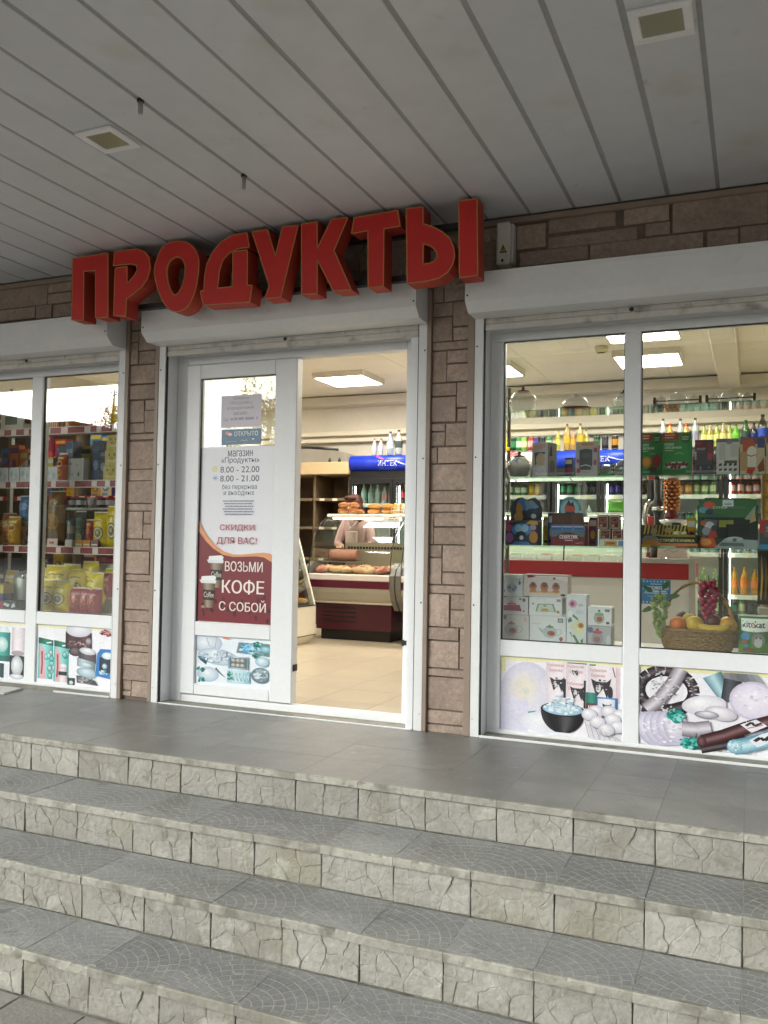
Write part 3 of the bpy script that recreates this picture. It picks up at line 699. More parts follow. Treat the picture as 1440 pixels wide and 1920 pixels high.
# ------------------------------------------------------------------ roller shutters
def shutter(x0, x1, label, lock=None, screws=()):
    t = thing('roller_shutter', label, 'roller shutter', (x0, 0, 0), 'raised roller shutters')
    prof = [(.02, 2.228), (-.165, 2.228), (-.170, 2.223), (-.170, 2.098), (-.118, 2.053), (.0, 2.052), (.02, 2.052)]
    b = B(ALU); b.prism(prof, YZ, x0, x1); b.build('shutter_box', t)
    b = B(ALU); b.box(x0-.001, -.1745, 2.2285, x1+.001, -.155, 2.231); b.box(x0-.001, -.1745, 2.214, x1+.001, -.1712, 2.2284)
    b.build('box_lip', t)
    for xr in (x0, x1-.045):
        b = B(ALU); b.box(xr, -.002, .0005, xr+.045, .02, 2.0515, .002)
        b.use(BLACKM)
        xi = xr+.0455 if xr == x0 else xr-.0055
        b.box(xi, .004, .0005, xi+.005, .0195, 2.0515); r_ = b.build('guide_rail', t)
        for z in (.085, .64, 1.366, 1.915):
            k = B(SLATM if z < .1 else BLACKM); k.lathe([(.0045, -.003), (.004, -.0048)], 0, 0, 0, 8)
            o = link('screw', k.mesh('screw'), r_, (xr+(.012 if xr == x0 else .033)-x0, -.0, z), (-PI/2, 0, 0)); o.location.y = .0005
    b = B(SLATM); b.box(x0+.05, .006, 2.026, x1-.05, .018, 2.0515, .003); b.box(x0+.05, .004, 1.9925, x1-.05, .0185, 2.0245, .004); b.build('end_slat', t)
    if lock:
        k = B(BLACKM); k.lathe([(.011, 0), (.011, .006), (.007, .008)], 0, 0, 0, 14); k.color('#c9c4ba').use(ALU); k.lathe([(.013, 0), (.013, .004)], 0, 0, 0, 14)
        link('lock', k.mesh('lock'), t, (lock-x0, .0045, 2.036), (PI/2, 0, 0))
    for xs in (x0+.012, x1-.012):
        k = B(BLACKM); k.lathe([(.0045, 0), (.004, .003)], 0, 0, 0, 8)
        link('screw', k.mesh('screw'), t, (xs-x0, -.1695, 2.125), (PI/2, 0, 0))
    for xs in (x1-.47,):
        k = B(ALU); k.lathe([(.006, 0), (.006, .006), (.0045, .012)], 0, 0, 0, 8)
        link('stop_bolt', k.mesh('stop_bolt'), t, (xs-x0, .0045, 2.041), (PI/2, 0, 0))
    return t
shutter(.0, 1.6554, 'white roller shutter raised above the open doorway', .831)
shutter(1.9069, 3.40, 'white roller shutter raised above the window with the fruit basket', 2.659)
shutter(-1.79, -.2443, 'white roller shutter raised above the window with the yellow bags', -1.019)
# sill strips at the foot of the windows
b = B(ALU); b.box(1.953, -.006, .0003, 3.354, .0035, .012, .002); b.build('sill_strip', shop)
b = B(ALU); b.box(-.72, -.006, .0003, -.295, .0035, .010, .002); b.build('sill_strip', shop)

# ------------------------------------------------------------------ the sign
sign = thing('shop_sign', 'large red block letters reading ПРОДУКТЫ with thin gold edges under the canopy', 'sign', (.83, -.23, 2.16))
b = B(BLACKM)
for z in (2.225, 2.45): b.box(-.33, -.2275, z-.014, 1.99, -.19, z+.014)
for x in (-.25, .4, 1.05, 1.7): b.box(x-.012, -.1895, 2.45-.012, x+.012, .03, 2.45+.012); b.box(x-.012, -.1894, 2.29, x+.012, -.1896+.02, 2.4375)
b.build('mounting_rail', sign)
for ch, loops in LETTERS.items():
    lp = loops
    if ch == 'О':
        def rs(l, n=40):                                                  # smooth the ring of the O
            o = []
            for k in range(n):
                t = k*len(l)/n; i = int(t); f = t-i; p = [l[(i+q) % len(l)] for q in (-1, 0, 1, 2)]
                o.append(tuple(.5*(2*p[1][c]+(p[2][c]-p[0][c])*f+(2*p[0][c]-5*p[1][c]+4*p[2][c]-p[3][c])*f*f+(3*p[1][c]-p[0][c]-3*p[2][c]+p[3][c])*f**3) for c in (0, 1)))
            return o
        lp = [rs(l) for l in loops]
    b = B(REDSIDE); b.prism(lp, XZ, -.326, -.228); o = b.build('letter', sign)
    b = B(REDFACE); b.prism(lp, XZ, -.3305, -.3262, side=GOLD); b.build('letter_face', o)
    e = B(GOLD)                                                           # gold trim bead round the face
    for l in lp:
        n = len(l)
        for i in range(n):
            (ax, az), (bx, bz) = l[i], l[(i+1) % n]; L = math.hypot(bx-ax, bz-az)
            if L < 1e-4: continue
            ex, ez = (bx-ax)/L, (bz-az)/L; w_ = .0026
            e.poly([(ax-ez*w_, -.3316, az+ex*w_), (ax+ez*w_, -.3316, az-ex*w_), (bx+ez*w_, -.3316, bz-ex*w_), (bx-ez*w_, -.3316, bz+ex*w_)])
            e.poly([(ax, -.3316, az), (bx, -.3316, bz), (bx, -.324, bz), (ax, -.324, az)])
            e.poly([(ax+ez*w_, -.3316, az-ex*w_), (ax+ez*w_, -.323, az-ex*w_), (bx+ez*w_, -.323, bz-ex*w_), (bx+ez*w_, -.3316, bz-ex*w_)])
    e.build('gold_trim', o)
# ------------------------------------------------------------------ small fittings on the facade
t = thing('junction_box', 'small cream electrical box with a warning triangle beside the red sign', 'electrical box', (2.06, 0, 2.29))
b = B(PLASTIC, '#d9d7cc'); b.box(2.026, -.062, 2.292, 2.094, .01, 2.502, .008); b.build('casing', t)
b = B(PLASTIC, '#c9c7bc'); b.box(2.0945, -.045, 2.30, 2.108, .01, 2.495, .004); b.build('side_cover', t)
b = B(PRINT); draw(b, front(2.026, 2.094, 2.292, 2.502, -.0622), [('p', [(.25, .27), (.8, .27), (.52, .47)], '#3a3a36'), ('p', [(.34, .30), (.71, .30), (.52, .43)], '#d0b93c'), ('l', [(.55, .41), (.48, .36), (.56, .355), (.50, .31)], .04, '#2a2a26')]); b.build('warning_mark', t)
b = B(BLACKM); b.box(2.054, -.066, 2.305, 2.064, -.0623, 2.318, .001); b.build('screw', t)
for x, y, lab in ((.792, -1.39, 'square recessed floodlight in the soffit above the left end of the red sign'), (2.924, -1.41, 'square recessed floodlight in the soffit above the fruit basket window')):
    t = thing('soffit_floodlight', lab, 'floodlight', (x, y, 2.5425), 'floodlights set in the soffit')
    b = B(ALU); s_ = .092
    for q in ((-s_, -s_, s_, -s_+.03), (-s_, s_-.03, s_, s_), (-s_, -s_+.03, -s_+.03, s_-.03), (s_-.03, -s_+.03, s_, s_-.03)):
        b.box(x+q[0], y+q[1], 2.530, x+q[2], y+q[3], 2.5425, .003)
    b.build('bezel', t)
    b = B(LAMPOUT, '#b9b190'); b.box(x-.0615, y-.0615, 2.5345, x+.0615, y+.0615, 2.5365); b.build('lens', t)
    b = B(mat('reflector_foil', '#c6bd9f', .25, metal=.6, nz=(20, .1)))
    b.poly([(x-.061, y-.061, 2.537), (x+.061, y-.061, 2.537), (x+.035, y, 2.5418), (x-.035, y, 2.5418)]); b.poly([(x-.061, y+.061, 2.537), (x-.035, y, 2.5418), (x+.035, y, 2.5418), (x+.061, y+.061, 2.537)])
    b.poly([(x-.061, y-.061, 2.537), (x-.035, y, 2.5418), (x-.061, y+.061, 2.537)]); b.poly([(x+.061, y-.061, 2.537), (x+.061, y+.061, 2.537), (x+.035, y, 2.5418)])
    b.build('reflector', t)
for x, y, l, lab in ((1.112, -1.59, .05, 'grey conduit stub hanging from the soffit groove nearer the floodlight'), (1.112, -.885, .06, 'grey conduit stub hanging from the soffit groove nearer the red letters')):
    t = thing('conduit_stub', lab, 'conduit', (x, y, 2.5425), 'conduit stubs in the soffit')
    b = B(PLASTIC, '#a9a8a4'); b.lathe([(.008, -l), (.009, -l+.004), (.009, -.004)], x, y, 2.5425, 10); b.build('tube_end', t)
    b = B(BLACKM); b.lathe([(.013, -.006), (.014, .008)], x, y, 2.5425, 10); b.build('grommet', t)
b = B(mat('pale_board', '#d9d8d3', .6, nz=(6, .05))); b.prism([(-1.30, -.285), (-.905, -.205), (-.935, -.030), (-1.32, -.052)], lambda a, c, d: (a, c, d), .001, .012)
tag(b.build('floor_board', loc=(-1.1, -.12, .001)), 'flat pale board lying on the landing under the yellow bag window', 'board')

# ================================================================== PRINTED PANELS AND NOTICES
POST = mat('poster_film', None, .35, nz=[(14, .04), (75, .05)])
def lumps(n, cx, cz, rx, rz, size, cols, sd, asp=1.3):
    """printed texture: many small blots inside an oval"""
    r = random.Random(sd); o = []
    for _ in range(n):
        t, q = r.uniform(0, 6.28), math.sqrt(r.random()); s_ = size*r.uniform(.5, 1.3); o.append(('e', cx+rx*q*math.cos(t), cz+rz*q*math.sin(t), s_, s_*asp*r.uniform(.6, 1.2), r.uniform(0, 3), r.choice(cols)))
    return o
CLEANP = mat('clean_film', None, .3, nz=(30, .012))
def poster(name, label, x0, x1, z0, z1, y, bgc, shapes, cat='poster', group=None):
    b = B(POST if name == 'printed_panel' else CLEANP, bgc); b.box(x0, y, z0, x1, y+.0012, z1)
    draw(b, front(x0, x1, z0, z1, y), shapes, off=.0002, step=.00004)
    return tag(b.build(name, loc=(x0, y, z0)), label, cat, group)
LAV, ICE, TEAL, NAVY = '#eae8f5', '#cfe3f2', '#35a39c', '#39406b'
def cow(x, y, s):
    K = '#3c3a40'
    return [('p', [(x-.045*s, y+.05*s), (x-.02*s, y+.03*s), (x+.03*s, y+.03*s), (x+.05*s, y+.06*s), (x+.04*s, y-.01*s), (x+.03*s, y-.10*s), (x+.012*s, y-.02*s), (x-.02*s, y-.09*s), (x-.035*s, y-.01*s)], K),
            ('e', x-.01*s, y-.02*s, .012*s, .035*s, '#dcd8dc'), ('e', x+.045*s, y-.05*s, .012*s, .05*s, K)]
GR = random.Random(21)
def tubeprint(pts, r, cols, out):
    """a printed sausage: shaded strips along a bent line"""
    for (ax, ay), (bx, by) in zip(pts, pts[1:]):
        L = math.hypot(bx-ax, (by-ay)/1.6) or 1; nx, ny = -(by-ay)/1.6/L*r, (bx-ax)/L*r*1.6
        out.append(('gs', ((ax-nx, ay-ny), (bx-nx, by-ny)), ((ax+nx, ay+ny), (bx+nx, by+ny)), cols))
def parsley(cx, cz, rx, rz, n, sd): return lumps(n, cx, cz, rx, rz, .016, ('#1f8f83', '#57beb5', '#147a70', '#8fd8d0', '#2aa39a', '#0f5f58'), sd)
# --- cartons, eggs and curd
sh = [('r', 0, .955, 1, 1, '#f2edb8'), ('r', 0, .8, .04, .96, '#f2edb8'), ('ge', .23, .52, .235, .43, 0, '#f0ecf2', '#dcd9ec', -.25, .1), ('ge', .2, .60, .12, .2, 0, '#efe8d8', '#e9e3e6', .1, 0), ('ge', .215, .55, .03, .05, 0, '#d6dccc', '#e4e2dc', 0, 0),
      ('gs', ((0, 0), (0, .40)), ((.235, 0), (.235, .42)), ['#d9d6ee', '#e6e4f6', '#dedbf0']), ('p', [(.235, .27), (.31, .295), (.24, .21)], '#3c98a6'), ('ge', .36, .14, .2, .14, 0, '#f6f6fc', '#e4e6f2', 0, .2)]
for x0, z0, x1, z1 in ((.385, .44, .545, .97), (.55, .42, .715, .97), (.725, .46, .95, .97)): sh += [('gs', ((x0, z0), (x0, z1)), ((x1, z0), (x1, z1)), ['#e2d6de', '#f4eaf0', '#f7eff4', '#eee2ea'])]
sh += [('gs', ((.95, .48), (.95, .95)), ((.985, .48), (.985, .95)), ['#d8c2ca', '#e6d4da']), ('l', [(.925, .95), (.945, .82)], .008, '#6b3038'), ('r', .56, .965, .72, .98, '#3a78b0'), ('r', .74, .955, .79, .975, '#3f8a8a'), ('gs', ((.53, .5), (.53, .75)), ((.55, .5), (.55, .75)), ['#4a444c', '#1f1c22']), ('gs', ((.695, .38), (.695, .75)), ((.712, .38), (.712, .75)), ['#4a444c', '#1f1c22'])]
for x, z in ((.40, .93), (.565, .93), (.745, .90), (.56, .70)):
    sh += [('t', 'Кубанская', x, z-.03, x+.13, z+.02, .02, '#dba8ae'), ('t', 'Буренка', x+.01, z-.10, x+.12, z-.045, .02, '#dba8ae')]
for x, z, s_ in ((.475, .70, 1.3), (.64, .60, 1.25), (.83, .70, 1.7), (.62, .86, .5)): sh += cow(x, z, s_)+lumps(14, x, z, .035*s_, .05*s_, .006*s_, ('#5a565c', '#2a282c', '#8a868c', '#e4dfe4'), int(x*100))
sh += [('gs', ((.715, .46), (.715, .60)), ((.80, .46), (.80, .60)), ['#2f6a60', '#4a9a8c', '#2f6a60']), ('gs', ((.715, .36), (.715, .46)), ((.80, .36), (.80, .46)), ['#54302c', '#7c5650', '#54302c']), ('t', 'МОЛ', .735, .37, .80, .43, .03, '#ecebf0'), ('gs', ((.80, .33), (.80, .55)), ((.965, .33), (.965, .55)), ['#2f74b4', '#5aa0da', '#2f74b4']), ('gs', ((.81, .34), (.81, .53)), ((.945, .34), (.945, .53)), ['#e2e2ec', '#f4f4fa', '#dedee8'])]+cow(.88, .43, .8)
for q in range(9):
    z0, z1 = .34-.034*q, .34-.034*(q+1); w0, w1 = .18*math.sqrt(max(0, 1-(q/9.5)**2.2)), .18*math.sqrt(max(0, 1-((q+1)/9.5)**2.2))
    sh.append(('gs', ((.525-w1, z1), (.525-w0, z0)), ((.525+w1, z1), (.525+w0, z0)), ['#3a383e', '#1c1a1e', '#2a282c', '#5a585e', '#232125', '#151316']))
sh += [('e', .525, .34, .182, .095, '#232125'), ('ge', .525, .345, .165, .082, 0, '#d8ecf7', '#9fc4dc', -.1, .2)]
sh += lumps(90, .525, .36, .145, .085, .013, ('#cfe5f3', '#a9cbe2', '#e6f4fb', '#b4d3e6', '#f2fafd'), 3)+lumps(46, .52, .47, .10, .06, .012, ('#e3f0f8', '#c4dcec', '#9fc0d8', '#f4fafd'), 4)
for x, z in ((.80, .36), (.90, .37), (.985, .33), (.745, .31), (.93, .27), (.81, .22), (.97, .18), (.88, .13)): sh += [('e', x+.004, z-.006, .067, .084, '#76717c'), ('ge', x, z, .064, .081, 0, '#fcfbff', '#cdc9d8', -.25, .3)]
for i in range(7): sh += [('l', [(.71+.04*i, .22-.03*i), (.745+.042*i, .0)], .005, '#a09da6'), ('l', [(.73, .17-.025*i), (.99, .11-.025*i)], .004, '#c4c1ca')]
poster('printed_panel', 'printed window panel of milk cartons, eggs and a dark bowl of cottage cheese', 2.026, 2.613, .027, .384, FY+.0135, '#f5f3fb', sh)
# --- sausages
DK, GRY, BRN, BLU = ['#1f1a1e', '#3a3136', '#6a6066', '#2f272c', '#171317'], ['#6a646c', '#a9a2ac', '#e2dde6', '#b9b2bc', '#6f6872'], ['#2a1519', '#54302f', '#8a6a6e', '#4d2a2f', '#2c171b'], ['#5f93ab', '#9ccadb', '#d4edf5', '#8fbccf', '#4f8199']
sh = [('r', 0, .955, 1, 1, '#f2edb8'), ('ge', .2, .7, .13, .2, 0, '#fbfbfe', '#eeecf4', 0, 0)]
ring = [(.20+.205*math.cos(t_), .70+.26*math.sin(t_)) for t_ in [2.6+k*.33 for k in range(-12, 8)]]
tubeprint(ring, .045, DK, sh); sh += [q for k in range(90) for q in [('e', *(lambda p: (p[0]+GR.uniform(-.03, .03), p[1]+GR.uniform(-.05, .05)))(GR.choice(ring)), GR.uniform(.004, .010), GR.uniform(.006, .014), GR.uniform(0, 3), GR.choice(('#b8b2ba', '#7a7279', '#d5d0d8', '#4a4147')))]]
tubeprint([(.02, .48), (.12, .44), (.25, .47), (.40, .56)], .045, DK, sh); tubeprint([(.05, .44), (.15, .58), (.25, .80), (.31, 1.0)], .055, GRY, sh)
sh += lumps(70, .18, .70, .09, .26, .009, ('#f0ecf2', '#b9b3bb', '#6f686f', '#d8d2da'), 31)
sh += [('gs', ((.47, .90), (.60, .62)), ((.60, 1.0), (.68, .66)), ['#5f8794', '#9cc2cf', '#bfe0ea', '#86a9b6', '#4f727e']), ('gs', ((.60, .64), (.63, .99)), ((.74, .60), (.76, .99)), ['#2f3238', '#5a5e66', '#3a3e45', '#22252a']), ('gs', ((.62, .92), (.62, .99)), ((.93, .84), (.86, .99)), ['#8f9197', '#6a6c72', '#a4a6ac']), ('ge', .83, .66, .17, .24, 0, '#efe9f6', '#cfc8de', -.2, .2), ('ge', .83, .66, .15, .21, 0, '#f2edf8', '#e2dbed', -.1, .1)]+lumps(30, .83, .66, .13, .18, .012, ('#f4eff9', '#d6cee2', '#e4dcec'), 11)
sh += [('ge', .48, .56, .17, .12, .4, '#fcfbfe', '#dcd7e4', -.2, .3), ('ge', .60, .47, .12, .09, -.3, '#f8f6fb', '#c4bfcc', -.2, .4), ('ge', .50, .44, .09, .05, 0, '#efecf4', '#8f8a96', 0, .5)]
for i in range(5): sh.append(('ge', .08+.05*i, .20+.01*i, .10, .22, .15, '#f0edf8', '#c2bcd4', -.3, .2))
sh += lumps(44, .17, .2, .15, .17, .014, ('#e9e6f4', '#d5d1e6', '#cfcade', '#f4f2fa'), 10)+parsley(.28, .40, .07, .08, 60, 6)
tubeprint([(.32, .24), (.42, .24), (.53, .28)], .06, GRY, sh); sh += parsley(.38, .07, .08, .065, 60, 7)
tubeprint([(.46, .0), (.56, .05), (.70, .12), (.78, .2)], .03, DK, sh); tubeprint([(.47, .11), (.62, .20), (.80, .34), (1.0, .46)], .048, BRN, sh); sh += [('ge', .465, .10, .035, .07, 0, '#7c5a5c', '#3a1f23', -.2, .2), ('p', [(.74, .36), (.85, .44), (.93, .37), (.82, .27)], '#e9e7ef'), ('l', [(.78, .35), (.82, .40), (.84, .36), (.89, .40)], .022, '#3a3438'), ('l', [(.79, .32), (.90, .38)], .008, '#a03a40')]
tubeprint([(.69, .07), (.80, .12), (.92, .2), (1.0, .27)], .058, BLU, sh); sh += [('ge', .70, .08, .055, .085, 0, '#d4eef6', '#7fb0c6', -.1, .2), ('p', [(.80, .17), (.88, .26), (1.0, .34), (1.0, .26), (.92, .15), (.86, .1)], '#e6ebf0'), ('l', [(.84, .17), (.88, .22), (.91, .19), (.96, .27)], .03, '#2e3238')]
sh += lumps(24, .7, .1, .05, .07, .008, ('#b4dcea', '#5f98b0', '#e2f4fa'), 9)
poster('printed_panel', 'printed window panel of smoked sausages, ham and green parsley', 2.694, 3.281, .027, .384, FY+.0135, '#f5f3fb', sh)
# --- left window: teal cartons, chocolate, dishes
sh = [('r', 0, .955, 1, 1, '#efebc8')]
for x0, z0 in ((.02, .06), (.235, .03)):
    sh += [('gs', ((x0, z0), (x0, z0+.62)), ((x0+.205, z0), (x0+.205, z0+.58)), ['#5fb4b4', '#a4e4e2', '#7fd0cf', '#4aa4a4']), ('gs', ((x0, z0+.62), (x0, z0+.72)), ((x0+.205, z0+.58), (x0+.205, z0+.68)), ['#0f5444', '#2a8a70', '#125a49']), ('p', [(x0+.02, z0+.60), (x0+.09, z0+.5), (x0+.11, z0+.0), (x0+.03, z0)], '#e3b4bb'), ('l', [(x0+.05, z0+.08), (x0+.058, z0+.27), (x0+.052, z0+.48)], .022, '#a04a58')]
    for i in range(8): sh.append(('ge', x0+GR.uniform(.11, .19), z0+GR.uniform(.05, .52), .032, .055, 0, GR.choice(('#d5f0ef', '#8fe0dc', '#b9ecea')), GR.choice(('#2f9d96', '#1f7f78')), -.2, .3))
    sh += [('l', [(x0+.11, z0+.63), (x0+.18, z0+.645)], .025, '#e6f2ee')]
sh += [('gs', ((.30, .03), (.32, .30)), ((.43, .03), (.41, .30)), ['#cdbac0', '#f4e6ea', '#eadde0', '#b9a8ae']), ('gs', ((.305, .15), (.305, .215)), ((.42, .15), (.42, .215)), ['#070608', '#3a373c', '#100e11']), ('ge', .365, .31, .05, .045, 0, '#fbf8fb', '#d4cbd2', 0, .3), ('gs', ((.43, .0), (.43, .12)), ((.53, .0), (.53, .12)), ['#1a1e20', '#4a5254', '#22282a']), ('ge', .48, .04, .03, .035, 0, '#eef4f6', '#9fb0b6', 0, .3)]
sh += [('gs', ((.39, .62), (.39, .92)), ((.745, .62), (.735, .92)), ['#24161a', '#5a4046', '#3f2b31', '#6a5056', '#2a1a1e']), ('ge', .56, .95, .17, .12, 0, '#f2f2fa', '#cfcfdc', 0, .2), ('l', [(.52, .70), (.57, .75), (.61, .70), (.66, .75)], .02, '#d9a8ac')]+lumps(40, .57, .70, .15, .07, .014, ('#6a5258', '#2a1a1f', '#8f7a80', '#4a3238'), 51)+[('ge', .70, .77, .045, .065, 0, '#c4bcc4', '#5f555c', -.2, .2), ('ge', .53, .58, .09, .08, 0, '#7f6f76', '#33272c', -.2, .3)]
sh += [('gs', ((.57, .46), (.57, .62)), ((.80, .40), (.80, .56)), ['#3a3036', '#6f636a', '#463b41']), ('ge', .69, .60, .11, .06, -.2, '#fafafe', '#c6c6d2', 0, .3), ('gs', ((.555, .34), (.555, .48)), ((.79, .26), (.79, .42)), ['#7f949f', '#c9dae2', '#9fb2bd', '#6a7f8a']), ('ge', .67, .37, .08, .04, -.2, '#e6f0f4', '#a9bcc6', 0, .2), ('ge', .69, .23, .14, .09, -.2, '#dcecf5', '#8fa9b9', -.1, .3), ('gs', ((.56, .05), (.55, .18)), ((.84, .03), (.80, .11)), ['#4a4a4e', '#8f9094', '#5f6064', '#3c3c40']), ('l', [(.58, .17), (.80, .10)], .012, '#2c2c30')]+lumps(24, .68, .10, .11, .05, .012, ('#9a9b9f', '#4a4b4f', '#c4c5c9'), 52)
sh += [('p', [(.80, .20), (.82, .58), (.86, .66), (1.0, .66), (1.0, .16)], '#2f7fc4'), ('gs', ((.85, .28), (.85, .52)), ((1.0, .26), (1.0, .50)), ['#13202c', '#2f4456', '#1a2835']), ('ge', .95, .55, .07, .06, 0, '#fafdff', '#c9dbe6', -.2, .2), ('ge', .92, .37, .035, .05, 0, '#e4f0f6', '#6f8fa4', -.2, .2)]+lumps(18, .91, .26, .06, .04, .014, ('#e8f2f8', '#a4c4da', '#5f8fb4'), 53)+lumps(40, .92, .93, .07, .05, .014, ('#8e2f3c', '#e2a8b0', '#2a181c', '#b8505e'), 54)
poster('printed_panel', 'printed window panel of teal cartons, chocolate and stacked dishes', -.981, -.392, .027, .384, FY+.0135, '#f4f4fb', sh)
sh = [('r', 0, .955, 1, 1, '#efebc8'), ('gs', ((.55, .30), (.55, .82)), ((.78, .30), (.78, .82)), ['#2c7d77', '#58b8b0', '#3f9d96', '#246a65']), ('gs', ((.55, .82), (.6, .92)), ((.78, .82), (.74, .92)), ['#c4d2d8', '#f0f6f8', '#cfdae0']), ('gs', ((.55, .30), (.55, .40)), ((.78, .30), (.78, .40)), ['#124a46', '#2a8078', '#134e49']), ('ge', .66, .60, .09, .14, 0, '#eefafa', '#8fcac8', -.1, .2), ('gs', ((.80, .44), (.80, .92)), ((.99, .44), (.99, .92)), ['#cfc2cc', '#f4ecf2', '#ece2ea', '#c2b6c0']), ('e', .895, .46, .095, .05, '#a9a0aa'), ('gs', ((.78, .05), (.78, .42)), ((.99, .05), (.99, .42)), ['#141216', '#4a464c', '#2a262c', '#111013']), ('ge', .885, .24, .085, .18, 0, '#f2f6f8', '#aeb8bd', -.2, .2), ('ge', .885, .05, .1, .05, 0, '#f4f4fa', '#b9b9c4', 0, .2), ('gs', ((.56, .02), (.56, .27)), ((.70, .0), (.70, .26)), ['#14282c', '#365258', '#1c3438']), ('r', .70, .0, .77, .25, '#e6e8ee'), ('ge', .22, .4, .17, .3, 0, '#e6ecf6', '#8fa9bc', -.1, .2)]+lumps(30, .22, .4, .13, .24, .02, ('#b4c8d8', '#dfe8f2', '#7f9db2'), 55)
poster('printed_panel', 'printed window panel of a teal carton and white yoghurt pots', -1.663, -1.077, .027, .384, FY+.0135, '#f2f3fa', sh)
# --- door: frozen fish trays
sh = [('ge', .14, .85, .22, .2, .3, '#eef4fb', '#b9c6d8', -.1, .1), ('l', [(.14, .98), (.18, .80), (.26, .76), (.28, .98)], .008, '#9aa6b8'), ('ge', .30, .58, .28, .17, -.2, '#f4faff', '#b4cadc', -.1, .3), ('p', [(.03, .55), (.16, .47), (.14, .40), (.05, .50)], '#2a4f63'), ('ge', .10, .53, .08, .03, -.4, '#7fb4cc', '#2a5a74', 0, .4), ('p', [(.28, .36), (.34, .26), (.42, .15), (.36, .2), (.26, .32)], '#56626c'), ('ge', .17, .20, .15, .16, 0, '#eef5fd', '#b4c8dc', -.1, .3)]+parsley(.07, .30, .05, .05, 22, 61)+parsley(.08, .07, .05, .05, 22, 62)
sh += [('gs', ((.55, .70), (.58, .92)), ((.99, .66), (.99, .92)), ['#6a7f88', '#a4b8c0', '#5f747c']), ('ge', .70, .80, .10, .11, 0, '#b4e4fa', '#3a90c8', -.1, .3), ('ge', .93, .80, .08, .08, 0, '#b9e4ea', '#4f9aa8', 0, .3)]+lumps(50, .72, .80, .14, .09, .018, ('#4aa8dc', '#8fd4f4', '#3f8f9a', '#c4ecfa'), 12)+parsley(.83, .90, .06, .05, 26, 63)+parsley(.82, .66, .06, .04, 22, 64)
sh += [('gs', ((.45, .36), (.45, .62)), ((.72, .36), (.72, .62)), ['#7fa4b8', '#c4dfec', '#9fc0d2', '#7a9cb0']), ('r', .47, .39, .70, .59, '#5f6f78')]+[('ge', .52+.06*(i % 3), .44+.1*(i//3), .035, .045, 0, '#d8d6cc', '#7a7a72', -.2, .3) for i in range(6)]+[('gs', ((.44, .08), (.44, .33)), ((.74, .08), (.74, .33)), ['#a4d0e2', '#dff2f9', '#bfe0ee', '#94c4d8'])]+[('ge', .52+.05*i, .2, .014, .09, .15, '#e6f6fa', '#5fa8b8', 0, .2) for i in range(5)]+parsley(.48, .2, .035, .09, 26, 65)
sh += [('ge', .90, .55, .09, .10, 0, '#eaf6fc', '#9fc4d8', -.1, .3), ('ge', .88, .27, .12, .16, 0, '#b9ccd6', '#5f7884', -.1, .2)]+lumps(44, .89, .28, .09, .13, .022, ('#9fb4be', '#7b919c', '#dfeaf0', '#56707c'), 14)+[('e', .42, .985, .05, .015, '#e08a70')]+lumps(40, .3, .60, .22, .12, .016, ('#eef6fc', '#c9d8e8', '#b4c6d8'), 13)
poster('printed_panel', 'printed panel of frozen fish trays at the foot of the white door', .2235, .7165, .1145, .3845, FY+.004, '#eef5fd', sh)
# door: opening hours and coffee poster
def pv_(u, v): return ((u-376+(v-838)*.0303)/140, 1-(v-838)/331)
def tx(s, u0, u1, v0, v1, c, bold=.012):
    a, b_ = pv_(u0, v1), pv_(u1, v0); return ('t', s, a[0], a[1], b_[0], b_[1], bold, c)
def pq(l): return [pv_(300+a/4.8, 960+c/4.8) for a, c in l]
sh = [tx('магазин', 427, 474, 845, 857, NAVY, .012), tx('«Продукты»', 414, 486, 858, 871, NAVY, .012), tx('8.00 - 22.00', 412, 486, 875.5, 887, NAVY, .012), tx('8.00 - 21.00', 411.5, 485.5, 892.5, 904, NAVY, .012), tx('без перерыва', 415, 481, 909, 921, NAVY, .0), tx('и выходных', 418, 476, 922, 932, NAVY, .0),
      ('e', *pv_(402, 880), .038, .018, '#e9e4ad'), ('e', *pv_(402, 880), .024, .011, '#f0ea9c')]
cx, cy = pv_(402, 897)
for k in range(3): a = PI*k/3; sh.append(('l', [(cx-.036*math.cos(a), cy-.016*math.sin(a)), (cx+.036*math.cos(a), cy+.016*math.sin(a))], .006, '#7fb3d6'))
def words(x0, x1, y0, y1, c):                                          # an illegible line of small print, as ink strokes
    o = []; x = x0
    while x < x1-.01:
        l = min(R.uniform(.02, .07)*(y1-y0)*40, x1-x); o.append(('r', x, y0+(y1-y0)*.2, x+l*.8, y1-(y1-y0)*.2*R.random(), c)); x += l
    return o
for i in range(6):
    a, c = pv_(417+2*(i % 3), 942.6+5*i), pv_(476-3*(i % 2), 939.4+5*i); sh += words(a[0], c[0], a[1], c[1], '#7d82a0')
sh += [tx('СКИДКИ', 411, 477, 985, 998, '#b5304a', .004), tx('ДЛЯ ВАС!', 405, 481, 1009, 1024, '#b5304a', .004)]
W1 = [(338, 85), (370, 150), (420, 235), (500, 320), (570, 365), (650, 390), (730, 390), (850, 375), (930, 368), (980, 375), (1012, 395)]
W2 = [(338, 185), (400, 270), (470, 340), (560, 395), (650, 412), (750, 408), (860, 402), (930, 410), (1012, 455)]
sh += [('p', [(max(0, x), y) for x, y in pq(W1)]+[(1, pq([(1012, 460)])[0][1]), (0, pq([(338, 420)])[0][1])], '#e9a06e'), ('p', [(max(0, min(1, x)), y) for x, y in pq(W2)]+[(1, 0), (0, 0)], '#7c2630')]
for i in range(34): sh.append(('e', R.uniform(.04, .97), R.uniform(.012, .14)+(R.uniform(0, .09) if i % 3 == 0 else 0), .017, .014, R.uniform(-1, 1), R.choice(('#4a1a22', '#531e27', '#45161e'))))
